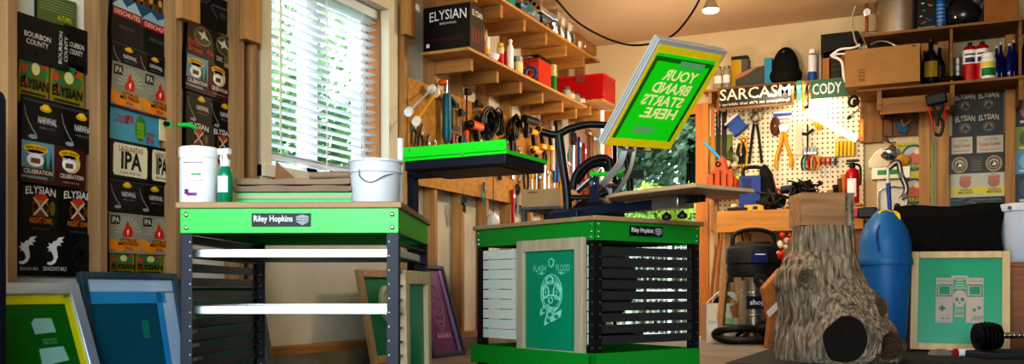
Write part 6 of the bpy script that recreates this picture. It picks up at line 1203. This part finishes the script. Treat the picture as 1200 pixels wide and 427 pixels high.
t = thing('toaster_machine', 'cream machine with rounded window and black dial on the grey tower', 'machine', (ony(1016, 0, YQ+.05).x+.03, YQ+.06, zt3)); t.name = 'cream_machine'; w3 = .24; h3 = ony(1030, 208, YQ).z-zt3; b = MB(); b.box(.03, .08, 0, w3, .3, h3, mat('#d0c4b0', .4)); child(t, 'body', b, .02); b = MB(); b.tube([(.05, .07, .04), (.05, .07, h3*.6), (.07, .07, h3*.75), (w3-.02, .07, h3*.75), (w3-.02, .07, .04), (.05, .07, .04)], .007, CHROME, 8, 2); child(t, 'trim_ring', b); b = MB(); b.lathe([(.022, 0), (.02, .015), (.012, .02)], BLACK, (w3*.72, .075, h3*.3), ax=(0, -1, 0)); child(t, 'dial', b)
t = thing('green_white_box', 'white box with green label on top of the cream machine', 'box', (ony(1018, 0, YQ+.1).x+.02, YQ+.12, zt3+h3+.0005)); t.name = 'cardboard_box'; b = MB(); b.box(0, 0, 0, .26, .16, .085, mat('#e8e2d0', .5)); b.box(.04, -.001, .03, .2, 0, .065, mat('#3a8a4a', .5)); child(t, 'carton', b, .002)
zt4 = zt3+h3+.086
t = thing('white_bag', 'crumpled white paper bag on the white and green box', 'bag', (t.location.x, YQ+.14, zt4)); t.name = 'paper_bag'; b = MB(); b.prism([(-.02, 0), (.12, 0), (.13, .04), (.10, .13), (.06, .15), (.02, .12), (-.03, .05)], 0, .1, mat('#e0d4bc', .8, kind='noise', var=.06)); child(t, 'bag', b, .012)
t = thing('sawn_log', 'golden crumpled paper lump right of the white bag', 'paper', (t.location.x+.14, YQ+.14, zt4)); t.name = 'crumpled_paper'; b = MB(); b.sph((.06, .04, .05), (.075, .05, .05), mat('#c8943c', .8, kind='noise', var=.2), 12); b.sph((.02, .03, .035), (.04, .04, .035), mat('#b8843c', .8, kind='noise', var=.2), 10); child(t, 'lump', b)
# clamp lamp on a stand with blue pole
YL = 7.15
lb_ = ony(1040, 300, YL); lb_.z = 0; t = thing('clamp_lamp', 'chrome clamp lamp head with bent arm above the yellow rope', 'lamp', lb_); L3 = lambda px, py: tuple(ony(px, py, YL)-lb_)
b = MB(); b.cyl((L3(1036, 300)[0], 0, 0), L3(1041, 196), .010, mat('#c8c4bc', .4), n=10); child(t, 'pole', b); b = MB(); b.cyl(L3(1043, 262), L3(1041, 215), .016, mat('#1c3f9a', .4), n=10); child(t, 'pole', b, label='blue pole section')
b = MB(); b.lathe([(.02, 0), (.05, .03), (.06, .07), (.055, .09)], CHROME, L3(1050, 186), 20, ax=(-.6, 0, .6)); child(t, 'head', b); b = MB(); b.tube([L3(1041, 198), L3(1052, 190), L3(1056, 205), L3(1062, 222), L3(1056, 234)], .02, mat('#7a766e', .3, .8), 10); child(t, 'arm', b)
for p_ in ((1052, 178), (1056, 206), (1060, 230)): b = MB(); b.cyl(Vector(L3(*p_))+Vector((0, -.03, 0)), Vector(L3(*p_))+Vector((0, .03, 0)), .02, GREY); child(t, 'joint', b)
# blue swing-top bin
BNs = 6.45; bc = at(1037, 340, BNs); bc.z = 0; s = BNs/F
t = thing('rubbish_bin', 'tall blue plastic bin with domed lid beside the stump', 'bin', bc, YAW); BB = mat('#1f6cab', .45, kind='noise', var=.06, scale=.5); zs_ = CAMZ+(HZ-306)*s; zt_ = CAMZ+(HZ-246)*s
b = MB(); b.lathe([(.128, 0), (.135, .02), (.168, zs_-.03), (.168, zs_-.02)], BB, n=40); child(t, 'body', b); b = MB(); b.lathe([(.178, zs_-.03), (.182, zs_-.01), (.178, zs_+.015), (.172, zs_+.03), (.170, zs_+.12), (.15, zs_+.21), (.11, zs_+.28), (.05, zt_-.005), (.01, zt_)], BB, n=40); child(t, 'domed_lid', b)
b = MB(); b.tube([(-.10, -.155, zs_+.06), (-.11, -.13, zs_+.17), (-.08, -.11, zs_+.24)], .006, mat('#17568c', .5), 6); child(t, 'lid_seam', b)
# yellow rope on top
t = thing('yellow_rope', 'coiled bright yellow rope resting on the blue bin lid', 'rope', at(1040, 258, BNs-.02), YAW); rnd = random.Random(9)
for i in range(9): b = MB(); b.torus((rnd.uniform(-.03, .03), rnd.uniform(-.04, .02), rnd.uniform(-.035, .045)), rnd.uniform(.03, .055), .007, mat('#e0c21c', .5), ax=(rnd.uniform(-1, 1), -1, rnd.uniform(-.4, 1.2)), n=20); child(t, 'loop', b)
# ================================================================ right: chest, black cloth, screen, pail, dumbbell
YC = 7.08
zc = ony(1150, 308, YC).z; cx0 = ony(1060, 0, YC).x
t = thing('wooden_chest', 'brown wooden chest behind the leaning green screen', 'chest', (cx0, YC+.02, 0)); wc = 1.15; CW = mat('#a8663a', .6, kind='woodx', var=.12)
b = MB(); b.box(0, 0, .0, wc, .5, zc-.03, CW); child(t, 'body', b, .004); b = MB(); b.box(-.01, -.01, zc-.03, wc+.01, .51, zc, CW); child(t, 'lid', b, .004)
zcl = ony(1110, 240, YC).z; bx0 = ony(1062, 0, YC).x; bx1 = ony(1168, 0, YC).x
b = MB(); b.box(0, 0, 0, bx1-bx0-.02, .32, zcl-zc-.012, DARK); one(b, 'storage_crate', 'dark crate hidden under the black cloth on the chest', 'crate', (bx0+.01, YC+.12, zc+.0005))
xA, xB = ony(1050, 0, YC+.05).x, ony(1175, 0, YC+.05).x; xl0 = ony(1038, 0, YC).x
def cl(u, v):
    wv = .002*math.sin(u*31)+.002*math.sin(u*57+1)
    if v < .35: y = YC+.46-(v/.35)*.37; z = zcl+.004+.002*math.sin(u*23+v*9)+.009*math.sin(u*9)
    else: q_ = (v-.35)/.65; y = YC+.09-.035*min(1, q_*5)+wv*q_*2.2; zb_ = ony(1110, 299+5*math.sin(u*14)+(3 if u < .5 else 0), YC).z; z = zcl+.004-(zcl-zb_)*q_+(.009*math.sin(u*9))*(1-q_)
    e_ = .02*math.sin(v*11)
    x = xA+(xB-xA)*u+ (e_-(.04*max(0, (v-.35)) if u < .02 else 0) if u < .5 else -e_*.6)
    return (x, y, z)
b = MB(); b.grid(cl, 90, 40, mat('#08080a', .95)); o_ = one(b, 'black_cloth', 'black cloth draped over the crate above the green screen', 'cloth'); m_ = o_.modifiers.new('Solid', 'SOLIDIFY'); m_.thickness = .004; m_.offset = 1
def d_console(b, w, h, fr, y):
    m = mat('#b9a9a0', .6); gm = mat(GM, .5); cx, cz = w*.5, h*.50; W_, H_ = .285, .30
    L = lambda x0, z0, x1, z1, mm, l=1: b.box(cx+x0, y-.0008*l, cz+z0, cx+x1, y, cz+z1, mm)
    for s in (-1, 1): L(min(s*.04, s*.145), -.15, max(s*.04, s*.145), .16, m); L(min(s*.045, s*.14), .03, max(s*.045, s*.14), .115, gm, 2); L(min(s*.05, s*.132), .038, max(s*.05, s*.132), .105, m, 3); L(min(s*.06, s*.125), .045, max(s*.06, s*.125), .1, gm, 4); L(min(s*.045, s*.14), .135, max(s*.045, s*.14), .138, gm, 2)
    L(-.125, -.06, -.085, -.045, gm, 2); L(-.112, -.073, -.098, -.032, gm, 2)
    for x, z in ((.09, -.06), (.12, -.045)): b.lathe([(.011, 0), (.011, .001)], gm, (cx+x, y-.0012, cz+z), 14, ax=(0, -1, 0))
    for k_ in range(5): b.prism([(cx+.07+k_*.013, cz-.13), (cx+.075+k_*.013, cz-.13), (cx+.095+k_*.013, cz-.10), (cx+.09+k_*.013, cz-.10)], y-.0016, y, gm)
    for x in (-.11, -.08): L(x, -.125, x+.018, -.118, gm, 2)
    # skull column in the split
    b.sph((cx, y, cz+.02), (.042, .0012, .055), m, 20); L(-.026, -.11, .026, -.03, m); 
    for s in (-1, 1): b.sph((cx+s*.017, y-.001, cz+.01), (.012, .0014, .014), gm, 12)
    b.prism([(cx-.006, cz-.02), (cx, cz+.0), (cx+.006, cz-.02)], y-.002, y, gm)
    for k_ in range(7): L(-.022+k_*.0068, -.062, -.018+k_*.0068, -.04, gm, 2); L(-.022+k_*.0068, -.1, -.018+k_*.0068, -.07, gm, 2)
    for k_ in range(4): L(-.035+.005*k_, .085+k_*.018, .035-.005*k_, .093+k_*.018, m)
    L(-.05, .15, .05, .175, m); L(-.03, .155, .03, .16, gm, 2)
yS = 6.90; a = ony(1066, 0, yS); hS2 = ony(1120, 298, yS+.13).z+.005; wS2 = ony(1184, 0, yS).x-a.x
ang = math.atan2(.145, hS2)
M = Matrix.Translation((a.x, yS, .018)) @ Matrix.Rotation(math.radians(.6), 4, 'Y') @ Matrix.Rotation(-ang, 4, 'X')
leaning('framed_screen', 'pale wooden framed green screen with split console print on the right', wS2, hS2/math.cos(ang), .03, M, mat('#d8bd8c', .5, kind='woodz', var=.06), '#0a9a74', d_console, fr=.048, fabric_label='green mesh printed with a split game console and skull')
t = thing('plastic_pail', 'white pail on the wooden chest at the right picture edge', 'pail', at(1202, 308, 6.9)); t.location = (ony(1206, 0, YC+.16).x, YC+.16, zc+.0005)
b = MB(); hp = ony(1190, 238, YC).z-zc; b.lathe([(.155, 0), (.16, .006), (.185, hp*.86), (.195, hp*.87), (.195, hp*.98), (.19, hp), (.18, hp), (.15, .01), (.001, .008)], mat('#c4cfe2', .4), n=40); child(t, 'body', b)
b = MB(); b.lathe([(.012, 0), (.012, .012)], GREY, (-.12, -.15, hp*.92), 12, ax=(-.6, -.8, 0)); child(t, 'handle_pivot', b)
# black weight block and dumbbell
DS = 5.75
fx = at(1190, 412, DS); t = thing('weight_bench_pad', 'dark grey padded block under the dumbbell', 'pad', (at(1143, 340, DS).x, at(1143, 340, DS).y, 0), YAW); zpd = CAMZ-(412-HZ)*DS/F
b = MB(); b.box(0, -.15, 0, .6, .25, zpd, mat('#2c3038', .7)); child(t, 'pad', b, .012); b = MB(); b.box(.01, -.152, 0, .59, -.15, zpd*.4, DARK); child(t, 'base', b)
dz_ = .5*(415-378)*DS/F*.93; t = thing('dumbbell', 'black ridged dumbbell with chrome handle at the right bottom', 'dumbbell', at(1160, 340, DS), YAW); t.location.z = zpd+dz_+.001
for i in range(6):
    b = MB(); x = -.085+.024*i; R_ = dz_*(.86+.14*math.sin(PI*(i+.7)/6)); b.lathe([(R_*.85, 0), (R_, .004), (R_, .014), (R_*.85, .018)], mat('#0f0f12', .45), (x, 0, 0), 10, ax=(1, 0, 0)); child(t, 'plate', b)
b = MB(); b.cyl((-.1, 0, 0), (.065, 0, 0), .04, mat('#15151a', .4)); child(t, 'hub', b)
b = MB(); b.cyl((.06, 0, .005), (.26, 0, .01), .018, CHROME); [b.torus((.08+.03*k_, 0, .006), .019, .003, STEEL, ax=(1, 0, 0), n=16) for k_ in range(5)]; child(t, 'handle', b)
b = MB(); b.lathe([(dz_*.85, 0), (dz_, .004), (dz_, .1), (dz_*.85, .104)], mat('#0f0f12', .45), (.26, 0, 0), 16, ax=(1, 0, 0)); child(t, 'plate', b)
# tube and rags on the floor
p_ = at(1133, 340, 5.9); p_.z = .0; t = thing('paint_tube', 'small red and white tube lying before the green screen', 'tube', p_+Vector((0, 0, .025)), YAW); b = MB(); b.cyl((-.07, 0, 0), (.06, 0, 0), .024, WHITE); child(t, 'tube', b); b = MB(); b.cyl((-.075, 0, 0), (-.055, 0, 0), .0245, RED); b.cyl((.045, 0, 0), (.065, 0, 0), .0245, RED); child(t, 'red_end', b) if False else None
for q_ in ((-.08, -.06), (.045, .066)): b = MB(); b.cyl((q_[0], 0, 0), (q_[1], 0, 0), .0246, RED); child(t, 'red_end', b)
b = MB(); b.prism([(-.12, 0), (.0, 0), (.02, .02), (-.04, .04), (-.10, .03)], -.05, .05, mat('#8a8478', .8, kind='noise')); one(b, 'metal_scraper', 'flat grey scraper beside the red and white tube', 'scraper', at(1112, 340, 6.0).xy.to_3d(), YAW)
# dark mat
b = MB(); a = onz(868, 415, 0.004); c_ = onz(1240, 405, .004); b.box(-.05, 0, 0, 2.3, 1.6, .004, mat('#34363c', .8, kind='noise')); 
one(b, 'rubber_mat', 'dark rubber mat under the stump and the green screen', 'mat', (at(900, 340, 6.0).x-.05, 5.35, 0.0), 0)
# ================================================================ right shelf unit
YR = 8.0; ys0 = ony(1012, 36, YR).x; z1_ = ony(1100, 97, YR).z; z2_ = ony(1100, 31, YR).z; xr1 = ony(1240, 0, YR).x
t = thing('shelf_unit', 'two level wooden shelf unit at the upper right on the back wall', 'shelf', (ys0, YR, z1_-.02)); wr = xr1-ys0; SH = mat('#8f6438', .65, kind='woodx', var=.12); hh2 = z2_-z1_
b = MB(); b.box(-.05, 0, 0, wr, .485, .022, SH); child(t, 'board', b, .002); b = MB(); b.box(0, 0, hh2, wr, .485, hh2+.022, SH); child(t, 'board', b, .002)
xd = ony(1113, 0, YR).x-ys0
for xx in (xd, ony(1194, 0, YR).x-ys0): b = MB(); b.prism([(0, 0), (.02, 0), (.02, 1), (0, 1)], 0, .001, SH) if False else b.box(xx, .03, .022, xx+.022, .485, hh2, SH); child(t, 'divider', b, .002)
for xx in (.10, xd, ony(1194, 0, YR).x-ys0): b = MB(); b.box(xx, .02, -.16, xx+.035, .44, 0, SH); child(t, 'bracket', b, .002)
b = MB(); b.box(.12, .03, -.19, xd-.0, .05, -.06, SH); child(t, 'cleat', b, .002)
o, w_, h_ = BW(1008, 108, 1075, 166, 8.44)
b = MB(); b.box(0, 0, 0, w_*.4, .04, h_, mat('#8a5c30', .6, kind='woodz')); b.box(w_*.42, .0, h_*.1, w_, .03, h_, mat('#7a4c28', .6, kind='woodz')); one(b, 'wall_boards', 'dark wooden panel below the shelf with hanging hooks', 'panel', o, bevel=.002)
ZR = z1_+.0025; ZT = z2_+.0025
def rx(px, Y): return ony(px, 0, Y).x
# cardboard box big
w_ = rx(1078, 7.88)-rx(990, 7.88); hC = ony(1035, 55, 7.88).z-ZR
t = thing('cardboard_box', 'large brown cardboard box at the left end of the right shelf', 'box', (rx(990, 7.88), 7.88, ZR+.0)); b = MB(); b.box(0, 0, 0, w_, .45, hC, mat('#a07c50', .8, kind='noise', var=.05)); b.box(w_*.19, -.001, hC*.12, w_*.27, 0, hC*.45, mat('#7a5a38', .7)); b.box(w_*.2, -.0015, hC*.15, w_*.26, -.001, hC*.42, mat('#a07c50', .7)); [b.box(w_*.2, -.002, hC*(.16+.09*k_), w_*.26, -.001, hC*(.2+.09*k_), mat('#7a5a38', .7)) for k_ in range(3)]; b.box(w_*.9, -.001, hC*.93, w_*.95, 0, hC*.96, BLACK); child(t, 'carton', b, .003)
b = MB(); P_ = lambda x, y: ony(x, y, 8.1); b.tube([P_(1020, 52), P_(1032, 48), P_(1044, 50), P_(1052, 55)], .014, STEEL, 8); one(b, 'metal_tube', 'bent silver tube on top of the large brown box', 'tube')
def bottle(px, Y, h, r, c, lab, lblc=None, capc='#1a1a1c', z=None, neck=.32, cat='bottle'):
    t = thing('bottle', lab, cat, (rx(px, Y), Y, ZR if z is None else z)); b = MB(); b.lathe([(r*.9, 0), (r, .008), (r, h*(1-neck)*.85), (r*.6, h*(1-neck)), (r*.32, h*(1-neck*.7)), (r*.30, h*.95)], mat(c, .12), n=22); child(t, 'glass', b)
    b = MB(); b.lathe([(r*.36, h*.93), (r*.36, h), (.001, h)], mat(capc, .4), n=14); child(t, 'cap', b)
    if lblc: b = MB(); wrap(b, r+.0008, -2.6, -.5, h*.15, h*.5, mat(lblc, .5)); child(t, 'label_sheet', b)
    return t
bottle(1091, 8.08, .36, .055, '#0e0a08', 'large dark growler bottle with yellow label on the right shelf', '#a89018')
bottle(1101, 8.14, .30, .04, '#120c08', 'dark brown bottle right of the growler', '#2a2418')
bottle(1084, 8.2, .30, .035, '#0c0a08', 'thin dark bottle behind the growler')
t = thing('metal_can', 'ribbed grey metal can right of the dark bottles', 'can', (rx(1122, 8.2), 8.2, ZR)); b = MB(); b.lathe([(.05, 0), (.052, .21), (.046, .215)], mat('#a8a8a8', .35, .7)); child(t, 'body', b); 
for k_ in range(3): b = MB(); b.torus((0, 0, .05+.055*k_), .0525, .003, STEEL, ax=(0, 0, 1)); child(t, 'rib', b)
b = MB(); b.sph((0, 0, .03), (.10, .06, .032), BLACK, 16); one(b, 'black_pouch', 'flat black pouch lying between the dark bottles and red canisters', 'pouch', (rx(1113, 8.08), 8.08, ZR))
for px, lab in ((1136.5, 'red and white fuel canister, left of the pair'), (1151, 'red and white fuel canister, right of the pair')):
    t = thing('fuel_canister', lab, 'canister', (rx(px, 8.12), 8.12, ZR)); h_ = .31; r = .054; b = MB(); b.lathe([(r, 0), (r, h_*.45)], mat('#b01820', .35), n=24); b.lathe([(r, h_*.45), (r, h_*.80)], WHITE, n=24); b.lathe([(r, h_*.8), (r*.7, h_*.9), (r*.35, h_*.93)], mat('#b01820', .35), n=24); wrap(b, r+.0008, -2.2, -.9, h_*.48, h_*.60, mat('#1c2c6a', .4)); wrap(b, r+.0008, -2.3, -.8, h_*.66, h_*.70, mat('#4a4a50', .4)); child(t, 'body', b); b = MB(); b.lathe([(.014, h_*.92), (.018, h_*.95), (.016, h_)], BLACK); child(t, 'valve', b)
t = thing('supplement_tub', 'white plastic tub with green and yellow label before the fuel canisters', 'tub', (rx(1158, 8.03), 8.04, ZR)); t.name = 'pill_tub'; b = MB(); b.lathe([(.05, 0), (.053, .005), (.053, .15), (.045, .165)], WHITE, n=24); wrap(b, .0537, -2.6, -.4, .02, .08, mat('#1c7a44', .5)); wrap(b, .0537, -2.6, -.4, .085, .125, mat('#d8c84a', .5)); child(t, 'body', b); b = MB(); b.lathe([(.044, .165), (.046, .168), (.046, .195), (.04, .198)], WHITE); child(t, 'lid', b)
for i, (px, Y, h_) in enumerate(((1168, 8.10, .26), (1173, 8.16, .30), (1183, 8.10, .27), (1188, 8.17, .31), (1201, 8.08, .33))): bottle(px, Y, h_, .030, '#0c1a6a', ['first cobalt blue bottle right of the white tub', 'taller cobalt blue bottle behind the first one', 'cobalt blue bottle in the middle of the blue row', 'tall cobalt blue bottle with silver cap behind the middle one', 'largest dark blue bottle at the picture edge'][i], capc='#c8c8cc')
# upper shelf things
kp = thing('steel_pot', 'large brushed steel brewing pot on top of the right shelf', 'pot', (rx(1053, 8.22), 8.22, ZT)); hk = .36; r = .185; b = MB(); b.lathe([(r, 0), (r, hk), (r*1.03, hk+.005), (r*.98, hk+.01), (r*.97, .01), (.001, .008)], mat('#c0bdb8', .28, .95), n=48); child(kp, 'body', b)
b = MB(); b.cyl((-r-.07, -.05, .05), (-r+.01, -.03, .05), .014, STEEL); b.cyl((-r-.055, -.05, .03), (-r-.055, -.05, .30), .012, mat('#b8704a', .3, .8)); child(kp, 'valve', b); b = MB(); b.lathe([(.034, 0), (.036, .014), (.03, .018)], CHROME, (-r-.05, -.06, .215), 24, ax=(0, -1, 0)); b.lathe([(.028, .0185), (.028, .019)], WHITE, (-r-.05, -.06, .215), 20, ax=(0, -1, 0)); b.box(-r-.051, -.0805, .2, -r-.049, -.08, .235, BLACK); child(kp, 'gauge', b)
b = MB(); b.tube([(-r-.05, -.04, .3), (-r-.12, -.02, .32), (-r-.17, 0, .2), (-r-.15, 0, .02), (-r-.1, -.02, -.06)], .008, mat('#b8b0a0', .4), 8); child(kp, 'hose', b)
t = thing('patterned_bag', 'black packet with coloured fish shapes on the upper right shelf', 'packet', (rx(1075, 8.06), 8.06, ZT)); t.name = 'lure_packet'; w_ = rx(1096, 8.06)-rx(1075, 8.06); b = MB(); b.box(0, 0, 0, w_, .08, .30, mat('#0d0d0f', .35)); rnd = random.Random(4)
for i in range(12): x, z = rnd.uniform(.02, w_-.02), rnd.uniform(.03, .22); b.prism([(x-.013, z), (x, z+.008), (x+.014, z+.002), (x, z-.006)], -.002, 0, mat(['#2a8a5a', '#c8301c', '#d8d8dc', '#d8a01c', '#2a5ac8'][i % 5], .4))
b.box(0, -.001, 0, w_, 0, .02, mat('#8ac0b0', .5)); child(t, 'packet', b, .004)
t = thing('blue_can', 'tall blue can on the upper right shelf beside the black packet', 'can', (rx(1102.5, 8.08), 8.08, ZT)); b = MB(); b.lathe([(.038, 0), (.04, .005), (.04, .32)], mat('#1c5aa0', .35)); [wrap(b, .0405, -2.4, -.7, .05+.03*k_, .06+.03*k_, mat('#7aa8d8', .5)) for k_ in range(5)]; child(t, 'body', b); b = MB(); b.lathe([(.04, .32), (.02, .34)], STEEL); child(t, 'lid', b)
t = thing('plastic_bag', 'dark crumpled glossy bag on the upper right shelf', 'bag', (rx(1128, 8.1), 8.1, ZT)); b = MB(); rnd = random.Random(8)
vs3 = []
b.sph((0, 0, .11), (.13, .08, .13), mat('#202226', .15), 20); b.v = [(x+.02*noise.noise(Vector((x*25, y*25, z*25))), y, max(0, z+.03*noise.noise(Vector((x*20+5, y*20, z*20))))) for x, y, z in b.v]; child(t, 'bag', b, 0); b = MB(); b.sph((.10, -.02, .2), (.05, .04, .06), mat('#5a5c60', .3), 14); child(t, 'clear_pouch', b)
w_ = rx(1196, 8.04)-rx(1155, 8.04); t = thing('cardboard_box', 'brown cardboard box at the right end of the upper right shelf', 'box', (rx(1153, 8.04), 8.02, ZT)); b = MB(); b.box(0, 0, 0, w_, .35, .19, mat('#9a6c3c', .8, kind='noise', var=.05)); child(t, 'carton', b, .003); b = MB(); b.box(0, .0, .19, w_, .17, .194, mat('#a87844', .8)); child(t, 'lid', b)
# hanging tool belt on divider : black slingshot exerciser
loc = ony(1099, 112, 7.97); t = thing('hanging_grip', 'black handgrip with red cords hanging from the right shelf', 'slingshot', loc); t.name = 'slingshot'; b = MB(); b.obox((-.01, -.02, -.03), (.15, .05, .085), BLACK, (0, math.radians(-10), 0)); child(t, 'pouch', b, .012)
for s in (-1, 1): b = MB(); b.tube([(s*.06-.01, -.02, -.07), (s*.045, -.02, -.18), (s*.02, -.02, -.31)], .006, mat('#c01c1c', .4), 6); child(t, 'cord', b)
b = MB(); b.tube([(-.04, -.02, -.08), (0, -.03, -.16), (.035, -.03, -.22), (.02, -.03, -.31), (-.02, -.03, -.3)], .012, BLACK, 8); b.tube([(.04, -.02, -.08), (0, -.03, -.18), (.0, -.03, -.24)], .012, BLACK, 8); child(t, 'handle', b); b = MB(); b.cyl((0, .0, .02), (0, .06, .02), .004, STEEL, n=6); b.cyl((0, .0, -.02), (0, 0, .02), .003, STEEL, n=6); child(t, 'hook', b)
b = MB(); loc = ony(1046, 120, 8.40); b.tube([(0, 0, 0), (.012, -.005, -.02), (0, -.01, -.04), (0, -.01, -.28)], .005, DARK, 6); b.torus((0, -.01, .01), .012, .003, DARK); one(b, 'wire_hook', 'long thin dark hook hanging on the wooden panel', 'hook', loc)
o, w_, h_ = BW(1050, 141, 1066, 158, 8.42); t = thing('blue_tool', 'small blue and white tool bag on the wooden panel', 'pouch', o); t.name = 'cloth_pouch'; b = MB(); b.prism([(0, h_), (w_, h_*.8), (w_*.8, 0), (w_*.2, .02)], -.03, .0, mat('#1c5a80', .7)); child(t, 'pouch', b, .003); b = MB(); b.tube([(w_*.4, -.03, h_), (w_*.6, -.04, h_*.6), (w_*1.1, -.035, h_*.9)], .007, mat('#c88a5a', .5), 6); child(t, 'cord', b)
# ================================================================ light
w = bpy.data.worlds.new('World'); SC.world = w; w.use_nodes = True
nt = w.node_tree; bg = nt.nodes['Background']; sk = nt.nodes.new('ShaderNodeTexSky'); sk.sky_type = 'NISHITA'; sk.sun_disc = False; sk.sun_elevation = math.radians(48); sk.sun_rotation = math.radians(-60); sk.air_density = 1.2
nt.links.new(sk.outputs[0], bg.inputs[0]); bg.inputs[1].default_value = .8
def lamp(kind, name, loc, energy, color, rot=None, size=1, size2=None, target=None, spot=None):
    l = bpy.data.lights.new(name, kind); l.energy = energy; l.color = color
    if kind == 'AREA': l.shape = 'RECTANGLE'; l.size = size; l.size_y = size2 or size
    elif kind == 'SUN': l.angle = size
    else: l.shadow_soft_size = size
    if spot: l.spot_size = spot; l.spot_blend = .6
    o = bpy.data.objects.new(name, l); COL.objects.link(o); o.location = loc
    if target is not None: o.rotation_euler = (Vector(target)-Vector(loc)).to_track_quat('-Z', 'Y').to_euler()
    return o
lamp('SUN', 'sun', (-10, 12, 12), 5.0, (1, .93, .82), size=.01, target=(-10+10, 12-3.2, 12-9))
lamp('AREA', 'garage_door_daylight', (.2, -2.0, 1.9), 120, (.86, .93, 1), size=3.4, size2=1.8, target=(-.8, 5, .9))
lamp('POINT', 'bulb_light', at(833, 16, 6.2)-Vector((0, 0, .12)), 45, (1, .78, .52), size=.05)
lamp('POINT', 'work_light', (-2.15, 7.3, 1.55), 14, (1, .8, .55), size=.04)  # added warm fill without a fitting, brightens the wall beside the doorway
lamp('AREA', 'bench_light', (-1.05, 8.36, 2.15), 11, (1, .84, .6), size=1.3, size2=.08, target=(-.95, 8.22, 1.1))
cam = bpy.data.cameras.new('camera'); co = bpy.data.objects.new('camera', cam); COL.objects.link(co)
cam.sensor_width = 36; cam.lens = 33; cam.shift_y = (HZ-213.5)/1200; cam.clip_end = 200; co.location = (0, 0, CAMZ); co.rotation_euler = (PI/2, 0, YAW); SC.camera = co
SC.view_settings.view_transform = 'Standard'; SC.view_settings.look = 'High Contrast'; SC.view_settings.exposure = .25

cam.dof.use_dof = True; cam.dof.focus_distance = 5.8; cam.dof.aperture_fstop = 4.0
G = {'pliers': 'pliers hanging among the tools', 'screwdriver': 'screwdrivers hanging among the tools', 'wrench': 'wrenches hanging on the tool boards', 'hammer': 'hammers hanging on the tool boards', 'spirit_level': 'narrow levels hanging on the boards',
     'hand_saw': 'saws hanging on the tool boards', 'cordless_drill': 'yellow and orange drills on the plywood board', 'bar_clamp': 'bar clamps on the plywood board', 'pipe_clamp': 'twin rod clamps at the board edge', 'spray_can': 'spray cans on the shelves', 'metal_tin': 'tins at the far end of the lower shelf',
     'canister': 'steel canisters on the upper shelf', 'ball': 'balls in the net bag', 'tree': 'trees outside the garage', 'shrub': 'pale shrubs outside the doorway', 'glass_jar': 'glass jars on the shelf above the pegboard', 'brush': 'brushes on the workbench', 'bottle': 'glass bottles on the right shelf', 'fuel_canister': 'red and white fuel canisters',
     'metal_pan': 'steel pans on the upper shelf', 'rack_table': 'green rimmed rack tables', 'cable_coil': 'black cable coils on the plywood board', 'wrapped_screen': 'brown parcels in the stack on the left table', 'hanging_strap': 'black straps at the pegboard edge', 'broom_stick': 'sticks leaning beside the workbench', 'framed_screen': 'framed printing screens'}
for o in list(COL.objects):
    if o.parent or o.get('kind'): continue
    k = o.name.split('.')[0]
    if k == 'flattened_carton': o['group'] = 'flattened cartons between the window wall studs' if o.location.x < -3 else 'flattened cartons on the back wall'
    elif k in G: o['group'] = G[k]
